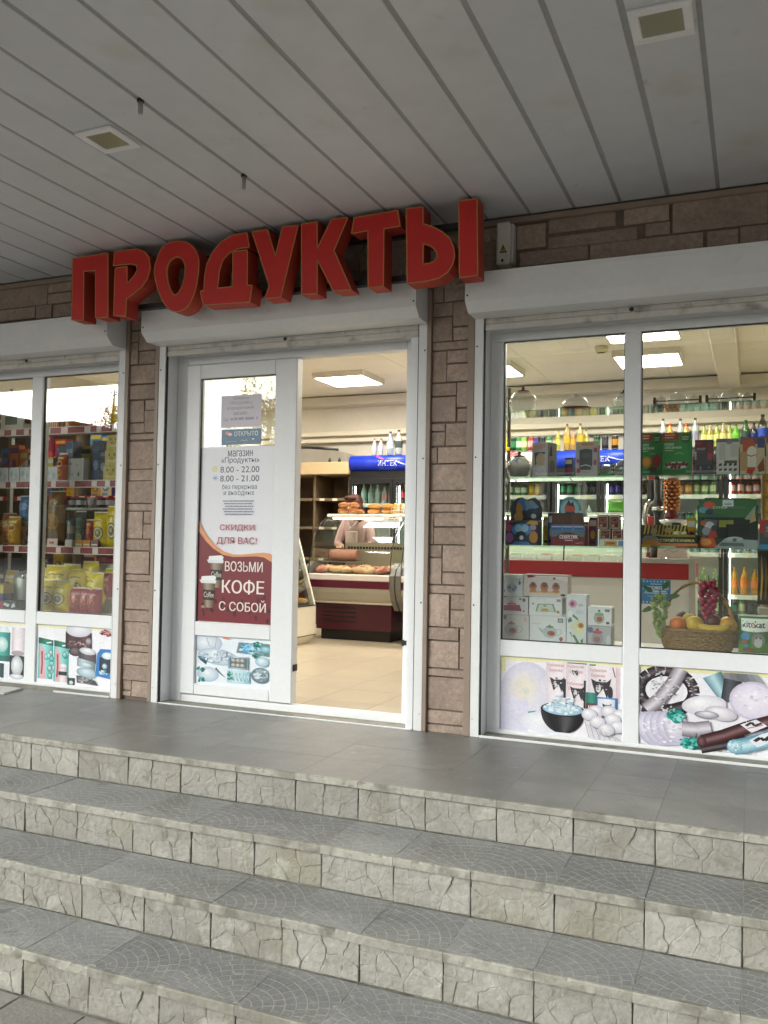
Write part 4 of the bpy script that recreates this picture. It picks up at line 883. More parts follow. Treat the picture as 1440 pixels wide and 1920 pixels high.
for ox, oy in ((70, -185), (0, 0)):
    sh += [('gs', tuple(pq([(388+ox, 878+oy), (375+ox, 650+oy)])), tuple(pq([(470+ox, 880+oy), (492+ox, 655+oy)])), ['#5f4f42', '#b09c88', '#8a7666', '#4f4236']), ('gs', tuple(pq([(380+ox, 808+oy), (376+ox, 715+oy)])), tuple(pq([(478+ox, 812+oy), (487+ox, 720+oy)])), ['#1c1716', '#4a403e', '#2f2726', '#141010']),
           ('p', pq([(343+ox, 628+oy), (500+ox, 630+oy), (494+ox, 657+oy), (360+ox, 657+oy)]), '#e9ecef'), ('p', pq([(358+ox, 628+oy), (365+ox, 595+oy), (480+ox, 585+oy), (500+ox, 600+oy), (490+ox, 632+oy)]), '#f6f8fa')]
    a, b_ = pq([(383+ox, 785+oy), (478+ox, 735+oy)]); sh.append(('t', 'Coffee', a[0], a[1], b_[0], b_[1], .0, '#e8dfd4'))
    sh.append(('e', *pq([(370+ox*.2, 872)])[0], .02, .008, '#a08a76'))
sh += [tx('ВОЗЬМИ', 421, 492, 1054, 1073, '#f3e4dd', .018), tx('КОФЕ', 415, 494, 1088, 1115, '#f8ece6', .022), tx('С СОБОЙ', 409, 497, 1125, 1147, '#f3e4dd', .015)]
poster('door_poster', 'tall door poster with opening hours and two coffee cups on a maroon ground', .2245, .7165, .4695, 1.471, FY+.009, '#f0f1f8', sh)
sh = [('t', 'Требуется', .28, .85, .70, .95, '#8f8aa0'), ('t', 'ПРОДАВЕЦ', .22, .70, .78, .81, '#9a95aa'), ('t', 'в продуктовый', .16, .54, .82, .66, '#8f8aa0'), ('t', 'магазин', .32, .38, .66, .48, '#8f8aa0'), ('t', 'Тел.', .06, .2, .2, .31, '#8f8aa0')]+words(.24, .94, .2, .31, '#a19cb0')
poster('paper_notice', 'faded white paper notice taped on the door glass', .352, .616, 1.582, 1.765, FY+.0100, '#cfc8d6', sh, 'notice')
sh = [('t', 'ОТКРЫТО', .32, .55, .92, .85, .03, '#cfe0ec'), ('r', .1, .18, .38, .24, '#5f8fae'), ('l', [(.5, .22), (.54, .32), (.58, .2), (.62, .32), (.66, .22)], .015, '#cfe0ec'), ('p', [(.8, .28), (.76, .36), (.8, .38), (.84, .36)], '#e8f0f4'), ('e', .15, .75, .06, .12, '#d98a8a'), ('e', .22, .68, .05, .1, '#e9d4d6')]
poster('open_sign', 'blue ОТКРЫТО open sign hanging below the paper notice in the door', .358, .622, 1.482, 1.571, FY+.0100, '#2d6a8e', sh, 'open sign')

# ================================================================== SHOP INTERIOR
FX = [-3.62+.4*k for k in range(23)]
b = B(CEMENT); b.box(-3.6, .155, -.2, 5.2, 5.4, -.012); floor = tag(b.build('floor'), kind='structure')
b = B(FLOORIN); b.box(.0015, .0015, -.0118, .3985, .3985, 0, .0015); fme = b.mesh('floor_tile')
for x in FX:
    if x > 4.8: continue
    for j in range(13): link('floor_tile', fme, floor, (x, .156+.4*j, (R.random()-.5)*.0008))
CZ = 2.66
b = B(CEILIN); b.box(-3.7, .26, CZ+.012, 5.3, 5.5, CZ+.15); ceil = tag(b.build('ceiling'), kind='structure')
b = B(CEILIN); b.box(.002, .002, 0, 1.198, 1.258, .0118, .002); cme = b.mesh('ceiling_board')
for i in range(7):
    for j in range(4): link('ceiling_board', cme, ceil, (-3.6+1.2*i, .26+1.26*j, CZ))
b = B(WALLIN); b.box(-3.7, 5.3, -.1, 5.3, 5.45, CZ+.012); bw = tag(b.build('back_wall'), kind='structure')
b = B(WALLIN); b.box(-3.7, .262, -.1, -3.58, 5.3, CZ+.012); tag(b.build('left_wall'), kind='structure')
b = B(WALLIN); b.box(5.18, .262, -.1, 5.3, 5.3, CZ+.012); tag(b.build('right_wall'), kind='structure')
b = B(WALLIN); b.box(-3.58, 5.10, 2.545, 5.18, 5.2995, 2.645, .004); tag(b.build('beam'), kind='structure')
for z0, z1 in ((2.195, 2.25), (2.118, 2.165)):
    b = B(mat('cream_trunking', '#efe6d2', .5, nz=(4, .03))); b.box(-3.2, 5.215, z0, 4.9, 5.2995, z1, .004); o = b.build('cable_trunking', bw)
b = B(WALLIN); b.box(2.86, .33, 2.52, 3.045, 5.095, CZ-.001, .004); tag(b.build('ceiling_beam'), kind='structure')
b = B(CEMENT); b.box(-3.6, .1551, -.2, 5.2, .262, -.013); b.use(WALLIN)
b.box(-3.6, .2605, 2.3, 5.2, .32, 2.66); b.build('inner_lintel', shop)
# LED ceiling panels
def led(x, y, label):
    t = thing('led_panel', label, 'ceiling light', (x, y, CZ), 'square LED panels on the shop ceiling')
    b = B(PLASTIC, '#dcd8cc'); s_ = .285
    for q in ((-s_, -s_, s_, -s_+.018), (-s_, s_-.018, s_, s_), (-s_, -s_+.018, -s_+.018, s_-.018), (s_-.018, -s_+.018, s_, s_-.018)): b.box(x+q[0], y+q[1], 2.60, x+q[2], y+q[3], CZ-.001, .003)
    b.build('frame', t); b = B(PANEL_E); b.box(x-s_+.0185, y-s_+.0185, 2.606, x+s_-.0185, y+s_-.0185, 2.612); b.build('diffuser', t)
for x, y, l in ((-.71, 4.05, 'lit square LED panel seen whole through the doorway'), (-.62, 2.62, 'lit LED panel partly cut off by the top of the door'), (.80, 4.05, 'lit LED panel behind the left edge of the right window'), (2.30, 3.98, 'large lit LED panel beside the window mullion'), (2.36, 2.90, 'lit LED panel highest behind the right window mullion'), (-1.15, .95, 'lit LED panel added between the left racks to brighten their goods'), (3.9, 2.9, 'lit LED panel beyond the white ceiling beam'), (-2.6, 3.9, 'lit LED panel deep behind the left window'), (.75, 1.35, 'lit LED panel nearest the inside of the entrance')):  # the panel between the left window racks is added to light their goods
    led(x, y, l)
t = thing('smoke_detector', 'small cream detector box on the shop ceiling near the mullion light', 'detector', (1.96, 3.5, CZ))
b = B(PLASTIC, '#d6cda8'); b.lathe([(.035, -.06), (.05, -.05), (.055, -.001)], 1.96, 3.5, CZ, 14); b.build('casing', t)
b = B(BLACKM); b.box(1.93, 3.46, CZ-.066, 1.99, 3.47, CZ-.0605); b.build('vent_slot', t)

# ------------------------------------------------------------------ refrigerated counters
def counter(name, label, x0, x1, y, main, stripe, band, louvre, glass_mat, zoff=0, sticker=False, capcol='#6f6e68', top=True):
    t = thing(name, label, 'display counter', ((x0+x1)/2, y, 0), 'refrigerated display counters')
    b = B(PLASTIC, main); b.box(x0+.03, y+.12, .10, x1-.03, y+.78, .352, .004); b.build('base_panel', t)
    b = B(BLACKM); b.box(x0+.06, y+.17, .0, x1-.06, y+.74, .0995); b.build('plinth', t)
    if louvre:
        for k in range(4):
            b = B(BLACKM); b.box(x0+.10, y+.112, .175+.042*k, x0+.45, y+.1195, .187+.042*k, .002); b.build('louvre_slot', t)
    b = B(PLASTIC, '#b3b0a2'); b.prism([(y+.13, .353), (y+.10, .355), (y+.05, .40), (y+.012, .46), (y+.004, .503), (y+.6, .503), (y+.6, .353)], YZ, x0, x1); b.build('curved_skirt', t)
    b = B(PLASTIC, '#d9d4c6'); b.box(x0, y+.075, .3535, x1, y+.099, .372, .003); b.build('lower_trim', t)
    b = B(PLASTIC, stripe); b.box(x0, y-.004, .5035, x1, y+.05, .5725, .004); b.build('colour_stripe', t)
    b = B(PLASTIC, band); b.box(x0, y-.010, .573, x1, y+.06, .632, .008); b.build('bumper', t)
    b = B(mat('stainless_deck', '#c3c2bc', .3, metal=.6, nz=(10, .05))); b.box(x0+.02, y+.0605, .60, x1-.02, y+.76, .634); b.build('deck', t)
    b = B(mat('counter_back', '#b9b096', .35, metal=.3, nz=(8, .06))); b.box(x0+.02, y+.7605, .60, x1-.02, y+.79, .93); b.use(BLACKM)
    for k in range(int((x1-x0)/.034)-2): b.box(x0+.05+.034*k, y+.755, .865, x0+.072+.034*k, y+.7603, .89)
    b.build('back_panel', t); b = B(glass_mat); b.box(x0+.02, y+.77, .9305, x1-.02, y+.775, 1.176); b.build('sliding_pane', t)
    if top:
        b = B(PLASTIC, '#e9e6de'); b.box(x0+.01, y+.34, 1.178, x1-.01, y+.86, 1.21, .006); b.build('top_shelf', t)
        b = B(STRIP_E); b.box(x0+.06, y+.38, 1.160, x1-.06, y+.405, 1.175); b.build('light_tube', t)
    prof = [(y+.0, .633), (y+.012, .75), (y+.05, .88), (y+.13, 1.02), (y+.25, 1.12), (y+.37, 1.177)]
    b = B(glass_mat); b.smooth = True
    n = len(b.v)
    for yy, zz in prof: b.v += [(x0+.02, yy, zz), (x1-.02, yy, zz)]
    for k in range(len(prof)-1): b.face([n+2*k, n+2*k+1, n+2*k+3, n+2*k+2])
    b.smooth = False; b.build('curved_glass', t)
    for xe, sg in ((x0, 1), (x1, -1)):
        b = B(PLASTIC, capcol); b.prism([(y-.014, .63), (y-.014, .50), (y+.03, .40), (y+.12, .30), (y+.6, .30), (y+.6, .66), (y+.12, .745), (y+.03, .70)], YZ, xe+(0.0 if sg < 0 else -.05), xe+(.05 if sg < 0 else 0)); b.build('end_cap', t)
        b = B(glass_mat); b.prism([(y+.03, .75), (y+.13, 1.0), (y+.37, 1.17), (y+.75, 1.17), (y+.75, .66)], YZ, xe-sg*.006, xe-sg*.001); b.build('side_glass', t)
        b = B(BLACKM); b.tube([(xe, yy-.003, zz) for yy, zz in prof], .0045, 5); b.build('glass_edge', t)
    return t
counter('meat_counter', 'meat display counter with maroon louvred base facing the doorway', -.74, .10, 3.3, '#4b1226', '#5c1730', '#e6dcd6', True, DGLASS)
counter('meat_counter', 'second maroon display counter cut off by the right door jamb', .21, 1.30, 3.3, '#4b1226', '#5c1730', '#e6dcd6', True, DGLASS)
def meat(sd, c):
    b = B(MATTE, c); b.ball(0, 0, .030, .078, .06, .036, 12, 7, .6, sd); return b.mesh('meat_piece')
MM = [meat(1, '#b87a62'), meat(4, '#cfa878'), meat(9, '#a5604e'), meat(12, '#d2b084')]
k = 0
for ic, x in enumerate((-.64, -.52, -.40, -.28, -.16, -.04)):
    for ir, (y, dz) in enumerate(((3.42, 0), (3.53, .015), (3.65, .02))):
        o = link('meat_piece', MM[(k*3+k//4) % 4], None, (x+R.uniform(-.02, .02), y+R.uniform(-.02, .02), .635+dz*R.random()), (R.uniform(-.3, .3), R.uniform(-.2, .2), R.uniform(0, 3)))
        tag(o, 'browned meat piece in the lit counter, '+('front', 'middle', 'rear')[ir]+' row, '+place(ic, 6), 'meat', 'meat pieces in the counter'); k += 1
for x, z, l in ((-.76, .86, 'cut pink boiled sausage standing end-on in the meat counter'), ):
    t = thing('boiled_sausage', l, 'sausage', (x, 3.9, .72))
    b = B(MATTE, '#c08a74'); b.tube([(x-.02, 3.86, .80), (x+.02, 3.86, .80), (x+.22, 3.9, .80), (x+.26, 3.9, .80)], [.055, .062, .062, .05], 14); b.build('casing', t)
    b = B(MATTE, '#d8a890'); b.tube([(x-.028, 3.859, .80), (x-.0205, 3.86, .80)], [.05, .056], 14); b.build('cut_face', t)
    b = B(mat('wire_rack', '#b9b8b2', .3, metal=.8)); b.box(x-.1, 3.80, .73, x+.34, 3.98, .737); b.tube([(x-.08, 3.89, .635), (x-.08, 3.89, .73)], .006, 6); b.tube([(x+.32, 3.89, .635), (x+.32, 3.89, .73)], .006, 6); b.build('rack_shelf', t)
def bun_mesh(c1, c2, w_, d_, h_, sd):
    b = B(MATTE); n0 = len(b.c); b.ball(0, 0, h_*.5, w_, d_, h_*.5, 14, 8, .12, sd)
    for i, f in enumerate(b.f):
        z = sum(b.v[q][2] for q in f)/len(f)/h_; nn = noise.noise(Vector(b.v[f[0]])*40); c = c1 if z+nn*.15 > .45 else c2; b.c[i] = lin(c)
    return b.mesh('bread')
BUN = bun_mesh('#a2622f', '#c79a63', .056, .05, .062, 3); LOAF = bun_mesh('#b87b36', '#d2a25c', .072, .06, .055, 8)
for x, z, l in ((-.588, 1.211, 'round brown bun at the bottom of the left stack'), (-.584, 1.268, 'round brown bun on top of the left stack'), (-.468, 1.211, 'round brown bun at the bottom of the stack beside the loaves'), (-.472, 1.268, 'round brown bun on top of the stack beside the loaves')):
    tag(link('bun', BUN, None, (x, 3.72, z)), l+' on the meat counter', 'bun', 'buns on the meat counter')
for x, z, l in ((-.278, 1.211, 'flat golden loaf under another, nearer the buns'), (-.274, 1.262, 'flat golden loaf on top of another, nearer the buns'), (-.127, 1.211, 'flat golden loaf under another, nearer the wire basket'), (-.122, 1.262, 'flat golden loaf on top of another, nearer the wire basket')):
    tag(link('loaf', LOAF, None, (x, 3.78, z)), l, 'bread', 'loaves on the meat counter')
tag(link('bread_roll', BUN, None, (-.375, 3.66, 1.211), (0, 0, .4)), 'single pale roll between the bun stack and the loaves', 'bread'); bpy.data.objects['bread_roll'].scale = (.8, .7, .7)
t = thing('wire_basket', 'white wire basket of packets on the meat counter by the jamb', 'basket', (0.018, 3.72, 1.211))
b = B(mat('white_wire', '#dddcd6', .4))
for z in (.0, .03, .06): b.tube([(-.042, 3.66, 1.215+z), (.078, 3.66, 1.215+z), (.078, 3.78, 1.215+z), (-.042, 3.78, 1.215+z)], .003, 5, True)
for x in (-.042, -.022, -.002, .018, .038, .058, .078): b.tube([(x, 3.66, 1.215), (x, 3.66, 1.277)], .002, 5); b.tube([(x, 3.78, 1.215), (x, 3.78, 1.277)], .002, 5)
b.build('wire_frame', t)
for i, x in enumerate((-.017, .013, .043, .063)):
    b = B(FOIL, ('#d9b94a', '#e2dcc0', '#c9a23a', '#e8e2ca')[i]); b.box(x-.014, 3.68, 1.22, x+.014, 3.76, 1.318-.012*(i % 2), .006); b.build('packet', t)
b = B(PRINT, '#ecebe4'); b.box(-.12, 3.635, 1.125, .05, 3.6365, 1.2055); draw(b, front(-.12, .05, 1.125, 1.2055, 3.635), words(.4, .8, .58, .74, '#8d8b88')+words(.34, .92, .3, .46, '#8d8b88'), .0004, .0001)
tag(b.build('price_card', loc=(-.12, 3.635, 1.125)), 'white paper price card hanging from the meat counter shelf', 'price card')

# bread case beside the door: its glass front faces the shop, the far end stops short of the meat counter
t = thing('bread_case', 'slanted glass bread case with a cream base just inside the door', 'display case', (-1.0, 2.7, 0), None)
CASE = mat('cream_laminate', '#e3dbc8', .45, nz=(5, .03)); YA, YB_ = 2.25, 3.10
b = B(CASE); b.prism([(-1.30, .085), (-.551, .085), (-.555, .345), (-1.30, .345)], XZ, YA, YB_); b.build('base_panel', t)
b = B(CASE); b.prism([(-1.27, .002), (-.61, .002), (-.556, .078), (-1.27, .078)], XZ, YA+.03, YB_-.02); b.build('plinth', t)
b = B(BLACKM); b.box(-1.30, YA-.003, .0785, -.548, YB_+.003, .0845); b.box(-1.30, YA-.003, .3455, -.550, YB_+.003, .353); b.build('edge_strip', t)
b = B(PLASTIC, '#eee9de')
for y in (YA, YB_-.025): b.prism([(-.600, .354), (-.556, .354), (-.775, 1.085), (-.81, 1.085)], XZ, y, y+.025)
b.box(-1.30, YA, 1.0855, -.773, YB_, 1.11); b.box(-1.30, YA, .354, -1.28, YB_, 1.085); b.build('case_frame', t)
b = B(DGLASS); b.prism([(-1.27, .358), (-.602, .358), (-.812, 1.083), (-1.27, 1.083)], XZ, YB_-.014, YB_-.010); b.build('side_glass', t)
b = B(DGLASS); b.prism([(-.564, .354), (-.560, .354), (-.779, 1.084), (-.783, 1.084)], XZ, YA+.026, YB_-.026); b.build('front_glass', t)
b = B(PLASTIC, '#cfc8b8'); b.box(-1.27, YA+.03, .66, -.70, YB_-.03, .672); b.build('shelf', t)
ROLL = bun_mesh('#c0894c', '#e0c393', .075, .045, .06, 5)
for i, (x, y, z, rz) in enumerate(((-.66, 2.98, .356, .3), (-.68, 2.86, .356, -.2), (-.67, 2.73, .356, .5), (-.78, 2.95, .356, 1.2), (-.80, 2.8, .356, .1), (-.72, 2.93, .404, .9), (-.71, 2.79, .404, .2), (-.82, 2.95, .672, .4), (-.83, 2.8, .672, -.3))):
    tag(link('bread_roll', ROLL, None, (x, y, z), (0, 0, rz)), 'pale bread roll in the slanted case, '+('front of the bottom layer', 'middle of the bottom layer by the glass', 'rear by the glass', 'front, second row', 'middle, second row', 'top of the heap in front', 'top of the heap behind', 'front of the upper shelf', 'rear of the upper shelf')[i], 'bread', 'rolls in the bread case')

# ------------------------------------------------------------------ tall fridges along the back wall
FG = 'drinks fridges along the back wall'
def can_mesh(c, c2, h=.118, r=.033, lid='#c9c8c2'):
    b = B(CAN); b.lathe([(.026, 0), (r, .008), (r, .035), (r, h-.03), (r, h-.014), (.027, h-.002), (.027, h)], 0, 0, 0, 12, cols=['#b9b8b2', c, c2, c, c, lid, lid]); return b.mesh('can')
def bottle(h, r, cap, liq, label, mt=PET, lab_z=(.28, .55), neck=.3):
    """bottle: liquid-filled body, with label and cap as parts; local mesh trio"""
    b = B(mt, liq); b.lathe([(r*.85, 0), (r, .012), (r, h*.30), (r*.94, h*.45), (r, h*.56), (r*.82, h*.70), (r*neck*1.15, h*.88), (r*neck, h*.94)], 0, 0, 0, 14)
    l = B(PRINT, label); l.lathe([(r*1.015, h*lab_z[0]), (r*1.015, h*lab_z[1])], 0, 0, 0, 14, caps=False)
    c = B(PLASTIC, cap); c.lathe([(r*neck*1.25, h*.935), (r*neck*1.25, h*.995), (r*neck*1.1, h)], 0, 0, 0, 12)
    return b.mesh('bottle_body'), l.mesh('bottle_label'), c.mesh('bottle_cap')
def put_bottle(ms, x, y, z, label, group):
    o = link('bottle', ms[0], None, (x, y+R.uniform(-.015, .015), z), (0, 0, R.uniform(0, 6))); s_ = R.uniform(.93, 1.05); o.scale = (s_, s_, R.uniform(.93, 1.06)); link('label', ms[1], o); link('cap', ms[2], o); return tag(o, label, 'bottle', group)
def fridge(label, x0, x1, y, htop, hdr, logo, doors, strip=True, shelves=(.31, .505, .89, 1.16, 1.44), hz=(1.719, 1.888)):
    t = thing('drinks_fridge', label, 'fridge', ((x0+x1)/2, y, 0), FG)
    b = B(BLACKM); b.box(x0, y+.04, .02, x0+.05, 5.19, hz[0]-.001); b.box(x1-.05, y+.04, .02, x1, 5.19, hz[0]-.001); b.box(x0+.05, y+.04, .02, x1-.05, 5.19, .28); b.box(x0+.05, y+.04, 1.60, x1-.05, 5.19, hz[0]-.001)
    b.use(mat('fridge_liner', '#d9dcd4', .4)); b.box(x0+.051, 5.15, .281, x1-.051, 5.185, 1.599); b.build('cabinet', t)
    b = B(PLASTIC, hdr); zc = (hz[0]+hz[1])/2; hr = (hz[1]-hz[0])/2
    pr = [(y+.06-.075*math.cos(a), zc+hr*math.sin(a)) for a in [(-PI/2+PI*k/10) for k in range(11)]]+[(5.0, hz[1]), (5.0, hz[0])]
    b.smooth = True; b.prism(pr, YZ, x0, x1); b.smooth = False; hd = b.build('header', t)
    if logo:
        b = B(PRINT)
        def cs(u, v, h_, a=x0, c=x1):
            an = -PI/2+PI*v; return Vector((a+(c-a)*u, y+.06-(.075+h_)*math.cos(an), zc+(hr+h_)*math.sin(an)))
        cs.flat = False; draw(b, cs, logo, .001, .0003); b.build('logo', hd)
    n = doors; wd = (x1-x0-.0)/n
    for k in range(n):
        a, c = x0+wd*k, x0+wd*(k+1)
        b = B(BLACKM); b.box(a+.003, y, .283, a+.04, y+.038, 1.63, .003); b.box(c-.04, y, .283, c-.003, y+.038, 1.63, .003); b.box(a+.04, y, 1.575, c-.04, y+.038, 1.63, .003); b.box(a+.04, y, .283, c-.04, y+.038, .325, .003)
        d = b.build('door', t); g = B(DGLASS); g.box(a+.0405, y+.012, .326, c-.0405, y+.016, 1.574); g.build('pane', d)
        g = B(PLASTIC, '#9a9a98'); g.box(c-.03, y-.03, .85, c-.018, y-.0005, 1.25, .004); g.build('handle', d)
        if strip:
            g = B(TUBE_E); g.box(a+.052, y+.05, .40, a+.062, y+.062, 1.55); g.build('light_tube', t)
    for z in shelves:
        b = B(mat('fridge_shelf', '#dfe0da', .45)); b.box(x0+.055, y+.10, z-.012, x1-.055, 5.12, z); b.box(x0+.055, y+.085, z-.038, x1-.055, y+.0995, z+.004)
        b.build('shelf', t)
        b = B(PRINT); q = x0+.09
        while q < x1-.12: b.color(R.choice(('#f2f0e6', '#f4e9c8', '#f2f0e6'))); b.box(q, y+.082, z-.036, q+.05, y+.0848, z-.002); q += R.uniform(.09, .15)
        b.build('price_tag', t)
    return t
LOGO = [('t', 'ИНТЕК', .335, .36, .545, .58, .012, '#f4f6fb'), ('e', .35, .72, .016, .10, .5, '#d5434e'), ('l', [(.545, .54), (.62, .42), (.80, .40)], .03, '#dfe6f8'), ('t', 'ИНТЕК', .34, .16, .54, .30, .0, '#5d7ae0')]
fridge('black two-door drinks fridge with blue ИНТЕК header seen through the doorway', -.95, .10, 4.6, 1.888, '#1535c9', LOGO, 2, shelves=(.31, .61, .89, 1.36))
fridge('drinks fridge with a white header and blue ball behind the glass teapot', .62, 1.29, 4.6, 1.888, '#e9e6da', [('e', .42, .5, .09, .36, '#2a56b8'), ('e', .42, .72, .085, .14, '#c8303c'), ('p', [(.34, .52), (.42, .46), (.5, .54), (.42, .62)], '#f2f2f0')], 1)
fridge('two-door drinks fridge with blue ИНТЕК header behind the pink box', 1.30, 2.27, 4.6, 1.888, '#1f45cf', [('t', 'ИНТЕК', .33, .36, .59, .56, .03, '#f4f6fb'), ('l', [(.59, .52), (.68, .42), (.95, .40)], .03, '#dfe6f8'), ('t', 'ИНТЕК', .335, .16, .585, .28, .0, '#5d7ae0')], 2)
fridge('black two-door drinks fridge with orange bottles behind the fruit basket', 2.34, 3.48, 4.6, 1.888, '#23262a', None, 2, shelves=(.31, .50, .89, 1.16, 1.44))
C = {k: can_mesh(*v) for k, v in dict(green=('#2f7d3a', '#cfe3c8'), lime=('#7fae4a', '#dfe8b8'), yellow=('#d8a81a', '#e8cf4a'), dark=('#15261f', '#3a8a5a'), black=('#1a1a1e', '#4a4a52'), violet=('#2c2358', '#5a4a9a'), gold=('#2a1a12', '#c98a2a'), red=('#a32028', '#d8b0a8'), orange=('#c9772a', '#e0b070')).items()}
def canrow(kind, x0, n, y, z, label, group='cans in the drinks fridges', pitch=.072, cat='drink can'):
    for k in range(n):
        o = link('can', C[kind], None, (x0+pitch*k+R.uniform(-.004, .004), y+R.uniform(-.02, .02), z), (0, 0, R.random()*6)); o.scale = (1, 1, R.uniform(.94, 1.1)); tag(o, place(k, n)+' '+label, cat, group)
YF = 4.74
for kind, x0, n, d in (('green', .70, 5, 'white-headed fridge shelf'), ('yellow', 1.06, 2, 'white-headed fridge shelf'), ('dark', 1.39, 3, 'blue-headed fridge shelf'), ('black', 1.61, 2, 'blue-headed fridge shelf'), ('violet', 1.86, 3, 'blue-headed fridge shelf'), ('gold', 2.08, 2, 'blue-headed fridge shelf'), ('orange', 2.52, 2, 'upper shelf behind the toy box'), ('lime', 2.67, 3, 'upper shelf behind the toy box, left door'), ('red', 2.98, 5, 'upper shelf behind the toy box, right door')):
    canrow(kind, x0, n, YF, 1.44, kind+' drink can, on the '+d)
GB = 'bottles in the drinks fridges'
wat = bottle(.22, .032, '#3a6a78', '#b7d4c4', '#8fb4b0'); wat2 = bottle(.20, .030, '#8a8f94', '#cdd8d2', '#c98a88'); grn = bottle(.24, .036, '#c8c83a', '#7c9a3c', '#4a6a2a'); orn = bottle(.25, .037, '#e08a2a', '#e8a028', '#e07a30'); drk = bottle(.24, .036, '#1a1c22', '#20242a', '#283040'); cola = bottle(.22, .034, '#a32028', '#2a1512', '#c22030')
for k in range(3): put_bottle(wat, -.83+.085*k, YF, 1.36, place(k, 3)+' of the '+'green-capped water bottles in the doorway fridge', GB)
for k in range(3): put_bottle(wat2, -.58+.07*k, YF, 1.36, place(k, 3)+' of the '+'pink-labelled water bottles in the doorway fridge', GB)
for k in range(4): put_bottle(cola, -.36+.075*k, YF, 1.36, place(k, 4)+' of the '+'red-labelled cola bottles in the doorway fridge', GB)
for k, x in enumerate((2.73, 2.83)): put_bottle(grn, x, YF, .505, ('left', 'right')[k]+' green bottle with yellow cap in the fridge behind the grapes', GB)
put_bottle(drk, 2.62, YF, .505, 'dark bottle beside the green bottles in the fridge', GB)
for k, x in enumerate((3.00, 3.09, 3.18, 3.27)): put_bottle(orn, x, YF, .505, place(k, 4)+' orange juice bottle in the fridge right of the fruit basket', GB)
for k in range(6): put_bottle(wat, 2.46+.07*k, YF, .89, place(k, 6)+' of the '+'clear bottles on the middle shelf behind the toy boxes', GB)
for k in range(5): put_bottle(wat2, 2.97+.07*k, YF, .89, place(k, 5)+' of the '+'clear bottles on the middle shelf of the right fridge door', GB)
for k in range(6): put_bottle(drk, .70+.085*k, YF, 1.16, place(k, 6)+' of the '+'dark glass bottles on the second shelf of the white fridge', GB)
for k in range(9): put_bottle(wat2, 1.38+.09*k, YF, 1.16, place(k, 9)+' of the '+'pale bottles, second shelf of the blue-headed fridge', GB)
for nm_, x0, n, z in (('white-headed', .70, 7, .89), ('blue-headed', 1.39, 12, .89), ('black toy-side', 2.46, 13, 1.16), ('black toy-side', 2.70, 8, .31)):
    for k in range(n):
        kd = R.choice(list(C)); o = link('can', C[kd], None, (x0+.074*k, YF+R.uniform(-.02, .02), z), (0, 0, R.random()*6)); o.scale = (1, 1, R.uniform(.9, 1.25))
        tag(o, place(k, n)+' can, '+kd+', '+('lower' if z < 1 else 'second')+' shelf of the '+nm_+' fridge', 'drink can', 'cans in the drinks fridges')
# bottles and cans standing on top of the fridges
GT = 'bottles on top of the fridges'
v1 = bottle(.19, .027, '#2a2a30', '#d8d8d0', '#b9b0d0'); v2 = bottle(.26, .038, '#20305a', '#a9bcd0', '#c4d4ea'); v3 = bottle(.29, .040, '#20242a', '#c8d4d0', '#3a4a4a')
for x, m, l in ((-.68, v1, 'small clear bottle on the doorway fridge, farthest from the jamb'), (-.60, v1, 'small clear bottle with dark label spot on the doorway fridge'), (-.48, v2, 'blue-tinted water bottle on the doorway fridge'), (-.39, v3, 'tallest clear bottle on the doorway fridge, beside the blue-tinted one'), (-.27, v1, 'small clear bottle on the doorway fridge, nearest the jamb')):
    put_bottle(m, x, 4.66, 1.889, l, GT)
ky = bottle(.28, .036, '#6a5a3a', '#c9a02a', '#d8b43a'); kl = bottle(.20, .026, '#8a8a3a', '#cfc83a', '#d8d060'); kp = bottle(.21, .026, '#c07a6a', '#d89a5a', '#d8b040')
for x, m, l in ((1.35, kl, 'slim yellow bottle leftmost above the blue fridge'), (1.44, ky, 'large amber oil bottle second from the slim yellow one'), (1.50, kp, 'pinkish amber bottle between two oil bottles on the blue fridge'), (1.57, ky, 'large amber oil bottle right of the pinkish one'), (1.625, kl, 'slim yellow bottle right of both oil bottles')):
    put_bottle(m, x, 4.66, 1.889, l, GT)
for i, (x, k) in enumerate(((.74, 'yellow'), (.80, 'dark'), (.86, 'green'), (.915, 'lime'), (.985, 'red'), (1.04, 'violet'), (1.10, 'black'), (1.17, 'green'))):
    o = link('can', C[k], None, (x+.09, 4.65, 1.889), (0, 0, i)); o.scale = (1, 1, 1.22); tag(o, k+' drink can standing on the white-headed fridge'+(' at the right end' if i == 7 else ''), 'drink can', 'cans on top of the fridges')
for x, k, l in ((1.735, 'dark', 'dark green can standing on the blue fridge'), (1.815, 'black', 'small black can standing on the blue fridge'), (1.91, 'gold', 'black and gold can standing on the blue fridge'), (2.03, 'orange', 'orange can standing at the end of the blue fridge')):
    o = link('can', C[k], None, (x, 4.66, 1.889)); o.scale = (1, 1, 1.15); tag(o, l, 'drink can', 'cans on top of the fridges')
ck = bottle(.30, .034, '#22252a', '#c4ccc8', '#8a8aa0'); oj = bottle(.23, .037, '#d8502a', '#e8981e', '#e88a1a'); lm = bottle(.21, .032, '#4a7a2a', '#b8c43a', '#d8d88a'); lg = bottle(.22, .036, '#6a9a3a', '#7ae02a', '#6ad020'); gs = bottle(.24, .037, '#2a7a3a', '#1f6a2f', '#2a4a3a'); pc = bottle(.21, .032, '#2a3a7a', '#1a1c2a', '#1c2f8a'); pl = bottle(.31, .044, '#1a1c22', '#15161c', '#2048b8'); yl = bottle(.22, .034, '#e0d0a0', '#c8b84a', '#e0d890')
